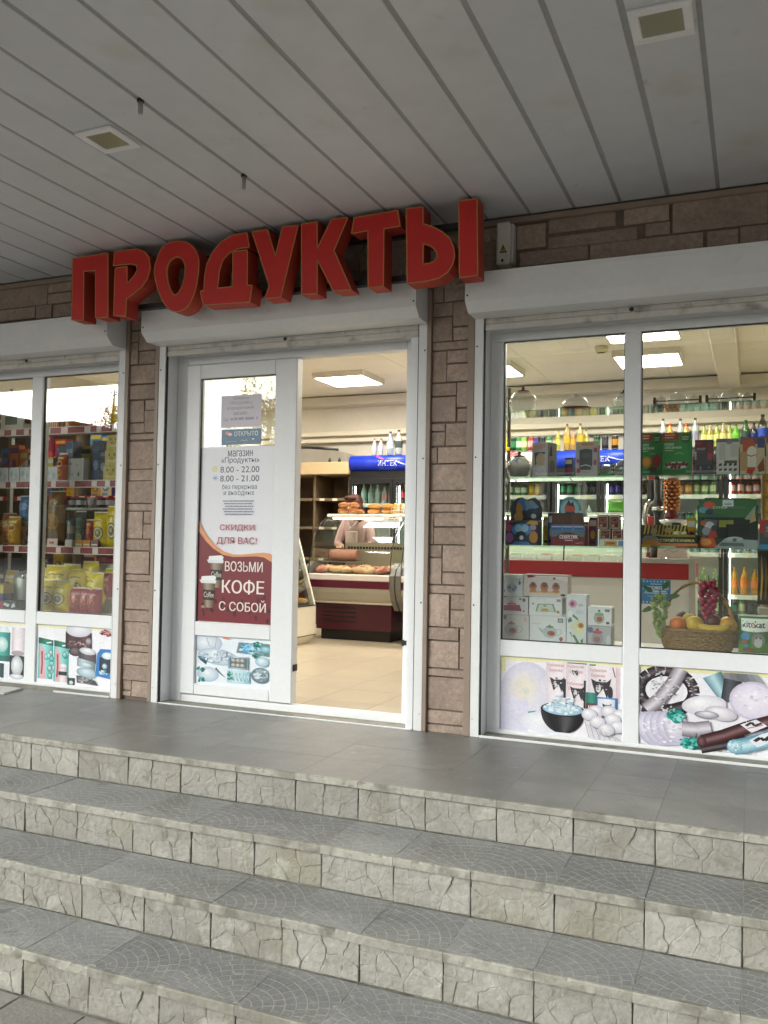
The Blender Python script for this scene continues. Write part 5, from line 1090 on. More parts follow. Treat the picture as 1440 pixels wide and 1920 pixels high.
for x, m, l in ((2.36, ck, 'tall clear bottle with dark cap above the first green oat box'), (2.425, oj, 'rounded orange juice bottle above the oat boxes'), (2.52, ck, 'tall clear bottle with dark cap, middle of the three'), (2.575, oj, 'orange bottle beside the middle tall clear bottle'), (2.655, ck, 'tall clear bottle with blue label above the second oat box'), (2.735, lm, 'olive lemonade bottle above the dark box'), (2.79, yl, 'pale yellow bottle leftmost over the dark box'), (2.85, lm, 'amber lemonade bottle between pale yellow bottles'), (2.905, yl, 'pale yellow bottle rightmost over the dark box'), (2.96, lm, 'clear olive bottle above the white box'), (3.015, lg, 'bright lime green bottle above the white box'), (3.10, gs, 'dark green bottle above the cow box'), (3.17, pc, 'small blue-labelled cola bottle'), (3.245, pl, 'tallest dark cola bottle with blue label'), (3.315, pc, 'blue-labelled cola bottle behind the tallest one')):
    put_bottle(m, x, 4.67, 1.889, l, GT)
# wooden shelving unit with its yellow cornice, left of the doorway fridge
t = thing('shelving_unit', 'brown wooden bread shelving with a yellow cornice left of the blue fridge', 'shelving', (-1.5, 4.6, 0))
WOOD = mat('brown_board', '#6e5d46', .6, nz=[(3, .12), (25, .08)], bump=(20, .1))
b = B(mat('yellow_board', '#c2ac84', .5, nz=(4, .05))); b.box(-2.1, 4.58, 1.685, -.952, 5.15, 1.82, .004); b.build('cornice', t)
b = B(WOOD); b.box(-2.1, 5.12, .05, -.955, 5.15, 1.684); b.build('back_board', t)
for x in (-2.1, -1.42, -.985): b = B(WOOD); b.box(x, 4.66, .0, x+.03, 5.119, 1.684, .003); b.build('side_board', t)
for z in (.4, .75, 1.10, 1.42):
    for xa, xb in ((-2.069, -1.421), (-1.389, -.986)): b = B(WOOD); b.box(xa, 4.64, z-.03, xb, 5.119, z, .003); b.use(PRINT).color('#e9e2d0'); b.box(xa+.06, 4.6375, z-.028, xa+.12, 4.6398, z-.003); b.box(xa+.22, 4.6375, z-.028, xa+.28, 4.6398, z-.003); b.build('shelf', t)
t = thing('vent_hood', 'grey sheet-metal hood above the wooden bread shelving', 'hood', (-1.5, 4.8, 1.82))
b = B(mat('hood_steel', '#a9a59a', .35, metal=.5, nz=(4, .1))); b.prism([(-2.1, 1.8215), (-1.0, 1.8215), (-1.02, 1.90), (-1.15, 1.955), (-1.5, 1.985), (-2.1, 1.985)], XZ, 4.66, 5.14); b.build('hood_shell', t)
b = B(BLACKM); b.tube([(-2.0, 4.70, 1.995), (-1.7, 4.70, 2.005), (-1.4, 4.70, 1.995), (-1.14, 4.70, 1.965)], .018, 7); b.build('cable', t)
for x in (-1.2, -1.08): b = B(BLACKM); b.lathe([(.016, 0), (.018, .02), (.006, .05)], x, 4.62, 1.8215, 10); b.build('knob', t)
# ------------------------------------------------------------------ shop assistant behind the counter
def person():
    px, py = -.735, 4.44
    J = {'pelvis': (px, py, .62), 'waist': (px, py-.01, .80), 'chest': (px-.005, py-.05, 1.01), 'neckb': (px-.01, py-.10, 1.15), 'neck': (px-.015, py-.125, 1.20), 'skull': (px-.02, py-.165, 1.275), 'crown': (px-.02, py-.16, 1.335),
         'shl': (px-.15, py-.06, 1.09), 'ell': (px-.20, py-.13, .87), 'wrl': (px-.12, py-.21, .86), 'hal': (px-.09, py-.27, .86), 'shr': (px+.14, py-.06, 1.09), 'elr': (px+.20, py-.12, .87), 'wrr': (px+.13, py-.21, .86), 'har': (px+.10, py-.27, .86),
         'hpl': (px-.09, py, .58), 'knl': (px-.11, py-.01, .33), 'anl': (px-.11, py+.0, .08), 'tol': (px-.11, py-.14, .035), 'hpr': (px+.09, py, .58), 'knr': (px+.11, py-.01, .33), 'anr': (px+.11, py+.0, .08), 'tor': (px+.11, py-.14, .035)}
    J = {k: (v[0], v[1], v[2]+(.035 if v[2] > .75 else .04 if v[2] > .5 else 0)) for k, v in J.items()}
    rad = dict(pelvis=.135, waist=.115, chest=.13, neckb=.07, neck=.05, skull=.082, crown=.062, shl=.062, ell=.044, wrl=.03, hal=.03, shr=.062, elr=.044, wrr=.03, har=.03, hpl=.085, knl=.06, anl=.042, tol=.035, hpr=.085, knr=.06, anr=.042, tor=.035)
    E = 'pelvis-waist waist-chest chest-neckb neckb-neck neck-skull skull-crown chest-shl shl-ell ell-wrl wrl-hal chest-shr shr-elr elr-wrr wrr-har pelvis-hpl hpl-knl knl-anl anl-tol pelvis-hpr hpr-knr knr-anr anr-tor'.split()
    V = list(J.items()); ed = [(list(J).index(e.split('-')[0]), list(J).index(e.split('-')[1])) for e in E]
    for sfx, sg in (('hal', 1), ('har', -1)):                            # fingers: short chains from the palm
        for k in range(5):
            hx, hy, hz = J[sfx]; n = len(V); a = (k-2)*.013
            p1 = (hx+a*1.2, hy-.045 if k else hy-.02, hz-.01) if k else (hx+sg*.035, hy-.015, hz-.005)
            p2 = (p1[0]+(sg*.012 if k == 0 else 0), p1[1]-(.03+.006*(2-abs(k-2.5))), hz-.028)
            V += [(sfx+'f%d' % k, p1), (sfx+'g%d' % k, p2)]; rad[sfx+'f%d' % k] = .0095; rad[sfx+'g%d' % k] = .008; ed += [(list(J).index(sfx), n), (n, n+1)]
    me = bpy.data.meshes.new('person'); me.from_pydata([v for _, v in V], ed, [])
    o = bpy.data.objects.new('person_rig', me); COL.objects.link(o)
    md = o.modifiers.new('skin', 'SKIN'); sv = me.skin_vertices[0].data
    for i, (n, _) in enumerate(V): sv[i].radius = (rad[n], rad[n]*(.85 if n in ('chest', 'waist', 'pelvis') else 1)); sv[i].use_root = (n == 'pelvis')
    s2 = o.modifiers.new('sub', 'SUBSURF'); s2.levels = 2; s2.render_levels = 2
    bpy.context.view_layer.update(); ev = o.evaluated_get(bpy.context.evaluated_depsgraph_get()); m2 = bpy.data.meshes.new_from_object(ev)
    bpy.data.objects.remove(o)
    skin = mat('skin', '#d3a084', .5, nz=(12, .05)); dress = mat('pink_overall', '#cfaaa8', .8, nz=(8, .08), bump=(40, .1)); shoe = mat('dark_shoe', '#2a2628', .5)
    m2.materials.clear(); [m2.materials.append(q) for q in (skin, dress, shoe)]
    for p in m2.polygons:
        p.use_smooth = True; c = p.center
        arm = abs(c.x-px) > .17 or c.y < py-.16
        if c.z > 1.20: p.material_index = 0
        elif c.z < .09: p.material_index = 2
        elif c.z < .38: p.material_index = 0
        elif c.y < py-.19 and c.z < 1.0: p.material_index = 0
        else: p.material_index = 1
    for v in m2.vertices:
        v.co -= Vector((px, py, 0))
    r = link('person', m2, None, (px, py, 0)); tag(r, 'auburn-haired person in pink leaning behind the meat counter', 'person')
    hx, hy, hz = -.02, -.165, 1.335
    HAIR = mat('auburn_hair', '#421808', .5, nz=[(30, .2)], bump=(90, .5))
    b = B(HAIR); b.ball(hx+.012, hy+.040, hz+.022, .092, .092, .095, 16, 10, .08, 2)
    b.ball(hx+.075, hy+.03, hz-.075, .042, .065, .12, 10, 8, .1, 5); b.ball(hx-.078, hy+.03, hz-.06, .030, .06, .10, 10, 8, .1, 7); b.ball(hx+.01, hy+.075, hz-.07, .085, .04, .12, 10, 8, .1, 9)
    b.ball(hx-.008, hy-.03, hz+.062, .072, .05, .03, 12, 7, .1, 3); b.build('hair', r, world=False)
    b = B(PRINT, '#f0eeea')
    for s_ in (-1, 1): b.color('#f0eeea'); b.ball(hx+.028*s_-.004, hy-.081, hz-.022, .011, .006, .006, 8, 6); b.color('#3a2418'); b.ball(hx+.028*s_-.004, hy-.086, hz-.023, .005, .003, .005, 8, 6); b.color('#5a3018'); b.box(hx+.028*s_-.018, hy-.086, hz-.004, hx+.028*s_+.012, hy-.078, hz)
    b.build('eyes', r, world=False)
    b = B(skin); b.ball(hx-.004, hy-.088, hz-.042, .011, .016, .018, 8, 6); b.build('nose', r, world=False)
    b = B(MATTE, '#d3b9b2'); b.tube([(-.075, -.09, 1.20), (-.05, -.185, 1.13), (-.012, -.20, 1.07), (.03, -.185, 1.13), (.055, -.09, 1.20)], .011, 6)
    b.box(-.075, -.205, .86, .065, -.178, 1.05, .012); b.build('apron', r, world=False)
    b = B(PRINT, '#a8504a'); b.ball(hx-.004, hy-.081, hz-.068, .022, .006, .007, 8, 6); b.build('mouth', r, world=False)
person()

# ================================================================== RIGHT WINDOW DISPLAY
PK = ['#c8322c', '#e0a81e', '#2f6fb8', '#3f8a3a', '#d9702a', '#7a2f7a', '#e6d9b8', '#b02a50', '#2a3f6a', '#d8c22e', '#8a4a24', '#5fa0c0']
PN = ['red', 'amber', 'blue', 'green', 'orange', 'violet', 'cream', 'crimson', 'navy', 'yellow', 'brown', 'pale blue']
# glass shelves on chrome standards
CHROME = mat('chrome_standard', '#c9cac8', .2, metal=.9, nz=(8, .05))
SHELFG = glass('shelf_glass', (.80, .92, .86), .10, .02, body=.07)
for z, l, nm in ((1.622, 'top glass shelf carrying teapots and spice sets', 0), (1.283, 'middle glass shelf carrying oat boxes and the pink box', 0), (.938, 'bottom glass shelf carrying the toy display boxes', 0)):
    t = thing('glass_shelf', l+' in the right window', 'shelf', (2.66, .3, z-.008), 'glass shelves in the right window')
    b = B(SHELFG, '#b9d8c6'); b.box(1.97, .205, z-.008, 3.34, .435, z-.001, .001); b.build('glass_sheet', t)
    b = B(CHROME)
    for x in (1.965, 2.652, 3.345): b.box(x-.004, .215, z-.022, x+.004, .45, z-.0085); b.box(x-.008, .445, z-.16, x+.008, .46, z+.16)
    b.build('bracket', t)
b = B(mat('window_board', '#d6d6d2', .4, nz=(4, .05))); b.box(1.96, FY+.07, .425, 3.346, .52, .449, .003); sill = b.build('window_board', shop)
SZ1, SZ2, SZ3, SB = 1.6215, 1.2825, .9375, .4495
def carton(name, label, cat, x0, x1, y, d, z0, z1, col, shapes, side=None, group=None, rot=0, mtl=PRINT):
    """printed cardboard box: body with a front print (and a side print) as parts, turned about its front-left foot"""
    b = B(mtl, col); w_, h_ = x1-x0, z1-z0; b.box(0, 0, 0, w_, d, h_, .0015)
    o = link(name, b.mesh(name), None, (x0, y, z0), (0, 0, rot)); tag(o, label, cat, group)
    if shapes: b = B(mtl); draw(b, front(0, w_, 0, h_, 0), shapes, .0006, .00012); link('front_print', b.mesh('front_print'), o)
    if side: b = B(mtl); draw(b, plane((w_, 0, 0), (0, d, 0), (0, 0, h_)), side, .0006, .00012); link('side_print', b.mesh('side_print'), o)
    return o
def teapot(label, x, y, z, r, h, body, lid, spout=True, mt=None, group='teapots on display'):
    t = thing('teapot', label, 'teapot', (x, y, z), group)
    b = B(mt or CLEAR, body); b.lathe([(r*.62, .0), (r*.85, h*.12), (r, h*.42), (r*.92, h*.68), (r*.6, h*.9), (r*.45, h*.94)], x, y, z, 20); b.build('body', t)
    b = B(PLASTIC, lid); b.lathe([(r*.46, h*.94), (r*.4, h*.99), (r*.1, h*1.03)], x, y, z, 16); b.ball(x, y, z+h*1.10, r*.14, seg=10, rings=6); b.build('lid', t)
    b = B(mt or CLEAR, body); b.tube([(x-r*.8, y, z+h*.78), (x-r*1.2, y, z+h*.72), (x-r*1.32, y, z+h*.45), (x-r*1.12, y, z+h*.2), (x-r*.8, y, z+h*.18)], r*.08, 7); b.build('handle', t)
    if spout: b = B(mt or CLEAR, body); b.tube([(x+r*.8, y, z+h*.3), (x+r*1.1, y, z+h*.45), (x+r*1.3, y, z+h*.85)], [r*.2, r*.13, r*.09], 9); b.build('spout', t)
    return t
MILK = glass('frosted_glassware', (.9, .92, .92), .08, .08, body=.45)
teapot('large clear glass teapot with a red knob on the top shelf', 2.075, .31, SZ1, .072, .118, '#c9cbc8', '#8f2320', False)
t = thing('covered_dish', 'clear domed dish with a red plate on the top shelf', 'dish', (2.345, .32, SZ1))
b = B(PLASTIC, '#9a1f1f'); b.lathe([(.045, 0), (.08, .012), (.082, .016)], 2.345, .32, SZ1, 22); b.build('plate', t)
b = B(CLEAR, '#d9dad6'); b.lathe([(.066, .017), (.064, .045), (.045, .066), (.012, .076), (.012, .084), (.004, .09)], 2.345, .32, SZ1, 22); b.build('dome_lid', t)
teapot('small glass jar with a dark knob on the top shelf by the mullion', 2.585, .31, SZ1, .046, .082, '#cfd0cc', '#2a2422', False)
def spice(label, x, cc, y=.32):
    t = thing('spice_set', label, 'spice set', (x, y, SZ1), 'spice sets on the top shelf')
    b = B(PLASTIC, cc); b.box(x-.105, y-.035, SZ1, x+.105, y+.035, SZ1+.010, .003)
    for s_ in (-1, 1): b.prism([(y-.035, SZ1+.010), (y+.035, SZ1+.010), (y+.022, SZ1+.048), (y-.022, SZ1+.048)], YZ, x+s_*.105-.006, x+s_*.105+.006)
    b.tube([(x-.1, y-.038, SZ1+.026), (x+.1, y-.038, SZ1+.026)], .003, 6); b.build('stand', t)
    for dx, r, h in ((-.075, .026, .052), (0, .046, .068), (.075, .026, .052)):
        b = B(CLEAR, '#d4d4cc'); b.lathe([(r*.8, .011), (r, .02), (r, h*.55), (r*.75, h*.88), (r*.25, h), (.004, h+.006)], x+dx, y, SZ1, 16); b.build('jar', t)
spice('spice set of three glass jars in a dark red stand', 2.838, '#5c2a22'); spice('spice set of three glass jars in a black stand', 3.078, '#26241f')
# middle shelf
teapot('frosted glass teapot with a green knob on the middle shelf', 2.062, .30, SZ2, .066, .118, '#b9bab6', '#5a6a2a', False, MILK)
bowl = [('r', 0, 0, 1, 1, '#b7b3b6'), ('e', .5, .88, .4, .07, '#d49a8c'), ('p', [(.15, .72), (.85, .72), (.82, .66), (.4, .66), (.3, .4), (.2, .34)], '#3a363c'), ('e', .55, .5, .3, .2, '#c0a68a'), ('e', .5, .22, .42, .12, '#c9bfc6'), ('l', [(.2, .2), (.5, .12), (.8, .2)], .03, '#a79aa6')]
carton('gift_box', 'grey gift box with a bowl picture beside the green-knobbed teapot', 'box', 2.140, 2.232, .255, .085, SZ2, SZ2+.175, '#a8a5a8', bowl, [('p', [(.2, .6), (.5, .62), (.45, .85), (.3, .92)], '#3a3a3e'), ('e', .5, .3, .3, .2, '#77767c'), ('r', .15, .1, .85, .16, '#8d8c92')], rot=-.35)
carton('gift_box', 'pink patterned gift box with a dark window on the middle shelf', 'box', 2.357, 2.466, .27, .06, SZ2, SZ2+.178, '#b9b0b4', [('r', .05, .84, .95, .98, '#d6b8a0'), ('r', .28, .88, .82, .95, '#c98a6a'), ('r', .18, .2, .76, .76, '#4a4a50'), ('e', .47, .74, .28, .05, '#4a4a50'), ('e', .47, .6, .2, .08, '#5d5d64'), ('l', [(.22, .3), (.45, .34), (.7, .3), (.74, .2)], .03, '#c9ccd4'), ('e', .12, .45, .08, .06, '#b04a7a'), ('e', .9, .75, .08, .07, '#b03a74'), ('e', .88, .4, .07, .08, '#a8406e'), ('e', .14, .18, .09, .07, '#a8305e'), ('l', [(.2, .1), (.5, .06), (.8, .11)], .02, '#e0d0a0')], [('r', .1, .1, .9, .9, '#8a8088')])
t = thing('butter_dish', 'clear butter dish with a green base by the mullion', 'dish', (2.51, .30, SZ2))
b = B(PLASTIC, '#3f8a3a'); b.box(2.468, .265, SZ2, 2.545, .345, SZ2+.018, .006); b.build('base', t)
b = B(CLEAR, '#d4d6d0'); b.prism([(2.475, SZ2+.0185), (2.538, SZ2+.0185), (2.536, SZ2+.045), (2.522, SZ2+.06), (2.49, SZ2+.06), (2.477, SZ2+.045)], XZ, .272, .338); b.build('cover', t)
teapot('round frosted pot half hidden by the mullion on the middle shelf', 2.592, .32, SZ2, .055, .085, '#a9aaa6', '#8a8a86', False, MILK)
def oat(fr): return [('r', 0, .82, .58, .98, '#b03a2a'), ('r', .1, .93, .45, .955, '#e2c4b4'), ('r', .1, .87, .4, .895, '#e2c4b4'), ('e', .8, .86, .17, .11, '#2a6a34'), ('r', .68, .88, .92, .9, '#c9d8a8'), ('r', .68, .83, .9, .85, '#c9d8a8'), ('r', 0, 0, 1, .14, '#257038'), ('t', 'КАША', .1, .70, .42, .76, .03, '#eef2e6'), ('t', 'ОВСЯНАЯ', .1, .62, .66, .68, .03, '#eef2e6'), ('r', .1, .575, .4, .592, '#c4d8b4'), ('l', [(.45, .5), (.6, .53), (.75, .5)], .02, '#a9b45a')]+fr
ber = [('e', .5, .24, .42, .08, '#cfd8c0')]+[('e', .16+.115*k, .25+.02*(k % 2), .065, .048, ('#7a1f35', '#93283f', '#641828')[k % 3]) for k in range(7)]+[('e', .35+.12*k, .19, .055, .04, '#6d1a2e') for k in range(3)]
frt = [('e', .32, .33, .22, .13, '#d98a34'), ('e', .3, .33, .15, .09, '#e8a850'), ('e', .78, .36, .2, .15, '#a5262a'), ('e', .6, .16, .2, .06, '#5a3424')]
carton('oat_box', 'green box of oat porridge with orange fruit beside the mullion', 'cereal box', 2.668, 2.768, .285, .05, SZ2, SZ2+.21, '#2f8a42', oat(frt), [('r', 0, .8, 1, 1, '#2a6a34')], 'oat porridge boxes')
carton('oat_box', 'green box of oat porridge with a row of dark cherries', 'cereal box', 2.772, 2.906, .265, .05, SZ2, SZ2+.208, '#2f8a42', oat(ber), [('r', 0, .1, 1, .9, '#236a32')], 'oat porridge boxes')
carton('gift_box', 'dark grey box with a red bottle picture beside the cherry oat box', 'box', 2.922, 3.004, .27, .055, SZ2, SZ2+.17, '#4e474c', [('r', 0, .78, .65, .97, '#6a2a34'), ('e', .22, .9, .2, .05, '#a5323c'), ('r', .68, .5, .95, .9, '#8a3540'), ('e', .82, .52, .15, .11, '#b04a4c'), ('r', .1, .75, .6, .77, '#b8a4a6'), ('r', .1, .71, .55, .73, '#b8a4a6')]+[('r', .02, .45+.08*k, .09, .5+.08*k, '#cfc9cc') for k in range(3)]+[('r', .08, .1, .95, .3, '#3a363c'), ('p', [(.25, .2), (.32, .28), (.39, .2), (.32, .13)], '#8f8d94'), ('p', [(.7, .2), (.76, .28), (.82, .2)], '#8f8d94'), ('r', .1, .06, .9, .075, '#77747a')])
carton('gift_box', 'white box with rows of small dark pictures on the middle shelf', 'box', 3.018, 3.116, .27, .05, SZ2, SZ2+.172, '#d3cdc6', [('r', 0, .9, 1, 1, '#7d6f86'), ('e', .58, .9, .14, .06, '#8f7f96'), ('r', .12, .42, .4, .86, '#c2bdb4'), ('r', .62, .5, .95, .86, '#c4bfb6'), ('r', .36, .32, .92, .40, '#5c5450')]+[('p', [(.12+.22*i, .1+.14*j), (.26+.22*i, .13+.14*j), (.24+.22*i, .19+.14*j), (.12+.22*i, .17+.14*j)], '#3a3634') for i in range(4) for j in range(2)])
cowf = [('r', 0, .8, 1, 1, '#7a5a72'), ('p', [(.1, .1), (.1, .9), (.5, .95), (.7, .6), (.6, .1)], '#c4563a'), ('r', 0, .1, .3, .6, '#b9946a'), ('e', .48, .6, .2, .15, '#e8dfd2'), ('r', .3, .2, .66, .5, '#e2d8c8'), ('l', [(.3, .52), (.45, .48), (.62, .52)], .03, '#b05a40'), ('p', [(.25, .05), (.5, .0), (.55, .14), (.3, .16)], '#b82a24'), ('p', [(.7, .2), (.95, .45), (.98, .1), (.75, .06)], '#8a4a2a'), ('r', .7, .7, .98, .95, '#4a4a7a')]
carton('milk_dessert_box', 'orange and mauve box with a white cup picture on the middle shelf', 'box', 3.122, 3.228, .265, .05, SZ2, SZ2+.178, '#c9b49a', cowf)
carton('milk_dessert_box', 'second mauve-topped box cut off by the right picture edge', 'box', 3.234, 3.338, .265, .05, SZ2, SZ2+.18, '#c4ad96', [('r', 0, .8, 1, 1, '#7a5a72'), ('r', .1, .2, .9, .75, '#d9cfc4')])
# bottom shelf: toy displays
def toybox(label, x0, x1, y, z0, hf, hb, d, colf, colb, sf, sb, tab, mid=None):
    """open counter display: low front box plus a taller shaped back card"""
    t = thing('toy_display', label, 'toy display', (x0, y, z0), 'toy display boxes')
    w_ = x1-x0
    b = B(PRINT, colf); b.box(x0, y, z0, x1, y+d, z0+hf, .002); fb = b.build('tray', t)
    b = B(PRINT); draw(b, front(x0, x1, z0, z0+hf, y), sf, .0006, .0001); b.build('front_print', t)
    b = B(PRINT, colb); pts = [(x0+w_*a, z0+hb*c) for a, c in tab]; b.prism(pts, XZ, y+d, y+d+.003); b.build('back_card', t)
    b = B(PRINT); draw(b, front(x0, x1, z0, z0+hb, y+d), sb, .0006, .0001); b.build('back_print', t)
    if mid: b = B(PRINT, mid); b.box(x0-.003, y+d*.55, z0+hf+.0005, x1-.02, y+d-.0005, z0+hf+.06, .002); b.build('packet_row', t)
    return t
S3 = SZ3
toybox('dark blue toy display with a shaped card and light blue faces', 2.008, 2.180, .235, S3, .125, .25, .085, '#272c4e', '#272d48',
       [('e', .5, .62, .3, .26, '#4a8fd6'), ('e', .4, .68, .11, .16, '#9fd0f0'), ('e', .6, .68, .11, .16, '#9fd0f0'), ('e', .48, .42, .16, .14, '#17172a'), ('e', .5, .30, .06, .09, '#e8e8f0'), ('e', .14, .3, .12, .2, '#8a4a9a'), ('e', .86, .33, .13, .24, '#c98a3a'), ('e', .84, .72, .1, .12, '#b09ac0'), ('e', .12, .7, .1, .16, '#a03a6a'), ('p', [(.2, 0), (.3, .14), (.7, .14), (.8, 0)], '#4a7fc8'), ('p', [(.0, .84), (.4, 1), (.0, 1)], '#9a3a5a'), ('p', [(.62, .86), (.75, 1), (.98, .98), (1, .82)], '#d8a23a')],
       [('e', .42, .84, .2, .12, '#4a90d8'), ('e', .3, .72, .1, .16, '#d89a3a'), ('e', .28, .58, .14, .1, '#e0a84a'), ('p', [(.5, .7), (.9, .78), (.75, .9), (.5, .88)], '#7fb4e4'), ('e', .7, .66, .2, .1, '#3a3f58'), ('e', .74, .6, .08, .05, '#dcdce4'), ('r', .47, .83, .72, .92, '#9fb4c8')],
       [(.02, .4), (.98, .4), (1.0, .78), (.92, .9), (.78, .985), (.66, .97), (.52, .93), (.40, .99), (.24, .98), (.1, .88), (.04, .7)])
toybox('red and blue СЕКРЕТИК toy display with a round-topped card', 2.243, 2.412, .235, S3, .105, .247, .075, '#7e2230', '#6e1e2a',
       [('r', 0, .72, 1, 1, '#5c8fc0'), ('r', .02, .74, .32, .98, '#2f5f9a'), ('r', .35, .74, .65, .98, '#3468a4'), ('r', .68, .74, .98, .98, '#2f5f9a'), ('r', .03, .88, .31, .93, '#c9b8d0'), ('r', .36, .88, .64, .93, '#c9b8d0'), ('r', .69, .88, .97, .93, '#c9b8d0'), ('r', 0, .44, 1, .7, '#54707f'), ('e', .52, .36, .36, .27, '#54111e'), ('e', .52, .34, .33, .24, '#7e2230'), ('t', 'СЕКРЕТИК', .27, .34, .8, .52, .035, '#f2eef0'), ('r', .42, .24, .66, .29, '#d8b8bc'), ('l', [(.74, .12), (.95, .16)], .03, '#c98a90')],
       [('e', .47, .76, .33, .235, '#4a94a8'), ('e', .47, .75, .27, .19, '#8fc0cc'), ('e', .47, .76, .16, .13, '#c4513f'), ('p', [(.36, .84), (.44, .95), (.5, .86), (.57, .92), (.6, .80)], '#3a2a2a'), ('r', .34, .58, .62, .70, '#3a4a58'), ('r', .1, .44, .86, .54, '#a5563a'), ('r', .74, .6, .98, .72, '#aebfd0')],
       [(-.02, .35), (.9, .35), (.9, .58), (.84, .60), (.80, .82), (.70, .94), (.55, 1.0), (.39, 1.0), (.24, .94), (.14, .82), (.12, .60), (-.02, .58)], '#54301f')
for i, (x, z, l) in enumerate(((2.463, S3+.086, 'upper left of four chocolate jars by the mullion'), (2.52, S3+.086, 'upper right of four chocolate jars by the mullion'), (2.485, S3+.036, 'lower left of four chocolate jars by the mullion'), (2.542, S3+.036, 'lower right of four chocolate jars by the mullion'))):
    dy = .30 if i < 2 else .24
    o = carton('chocolate_pack', l, 'chocolate pack', x, x+.052, dy, .045, z, z+.07 if i < 2 else z+.049, '#4a201a', [('r', .06, .06, .94, .94, '#d8c4b4'), ('r', .1, .1, .9, .9, '#5e2a20'), ('e', .5, .6, .3, .2, '#8a4030'), ('e', .5, .65, .16, .1, '#3a1410'), ('e', .35, .25, .15, .1, '#a8805a'), ('e', .65, .3, .15, .12, '#3a1a14')], None, 'chocolate packs on the bottom shelf')
carton('tray_box', 'white and yellow carton under the chocolate packs', 'box', 2.484, 2.600, .235, .12, S3, S3+.0355, '#cfd2d6', [('r', .2, .08, .72, .8, '#cf9a2e'), ('r', .28, .3, .64, .6, '#a8562a'), ('r', .78, .1, 1, .8, '#6a8ab8')])
t = thing('tray_box', 'tall white carton under the rear chocolate packs', 'box', (2.46, .29, S3)); b = B(PRINT, '#c9cdc6'); b.box(2.46, .36, S3, 2.575, .40, S3+.085, .002); b.build('carton_body', t)
for o_ in (t,): o_['label'] = 'pale carton standing behind the lower chocolate packs'
stripes = [('p', [(.05+.075*k, .52), (.085+.075*k, .52), (.125+.075*k, .98), (.09+.075*k, .98)], '#c9a62e') for k in range(12)]
t = thing('toy_display', 'black and yellow striped СТРОЙТЕХНИКА toy display box', 'toy display', (2.67, .235, S3), 'toy display boxes')
b = B(PRINT, '#2a2a24'); b.box(2.672, .235, S3, 2.938, .30, S3+.062, .002); b.build('tray', t)
b = B(PRINT, '#2f2f28'); b.prism([(2.672, S3+.06), (2.895, S3+.06), (2.885, S3+.108), (2.672, S3+.108)], XZ, .3005, .3035); b.build('back_card', t)
b = B(PRINT); draw(b, front(2.672, 2.895, S3, S3+.11, .3005), [s_ for s_ in stripes if s_[1][2][0] < .96]+[('e', .28, .72, .07, .14, '#b9a070'), ('e', .58, .76, .09, .12, '#c0a468')], .0006, .0001); b.build('back_print', t)
st2 = [('p', [(.36+.032*k, .84), (.376+.032*k, .84), (.392+.032*k, .99), (.376+.032*k, .99)], '#c9a62e') for k in range(19)]
b = B(PRINT); draw(b, front(2.672, 2.938, S3, S3+.062, .235), [('r', .0, .0, 1, .15, '#8a8a70'), ('r', .34, .15, 1, .34, '#cf7a3a'), ('r', .3, .36, .98, .80, '#141410'), ('t', 'СТРОЙТЕХНИКА', .36, .44, .95, .72, .03, '#e6d884'), ('p', [(.06, .2), (.3, .3), (.36, .6), (.26, .92), (.1, .9), (.05, .6)], '#8c8a84'), ('p', [(.05, .18), (.36, .12), (.38, .36), (.22, .6), (.1, .5)], '#d98a2a'), ('e', .3, .95, .08, .05, '#bfa878'), ('r', .0, .06, .2, .2, '#e0b83a'), ('r', .36, .02, .62, .12, '#b9c9c0'), ('r', .64, .02, .8, .12, '#b02a24'), ('r', .8, .02, .98, .12, '#54201c')]+st2, .0006, .0001); b.build('front_print', t)
for x, r_ in ((2.845, .018), (2.875, .014)): b = B(PLASTIC, '#cfcf9a'); b.ball(x, .268, S3+.068, r_, r_, r_*.7, 10, 6); b.build('toy_wheel', t)
t = thing('toy_box', 'large dark green toy box with a clear window and СУПЕР heading', 'toy box', (3.06, .26, S3))
b = B(PRINT, '#2c3a2a'); b.prism([(2.935, S3), (3.200, S3), (3.200, S3+.20), (3.17, S3+.235), (2.97, S3+.238), (2.935, S3+.20)], XZ, .265, .345); b.build('carton_body', t)
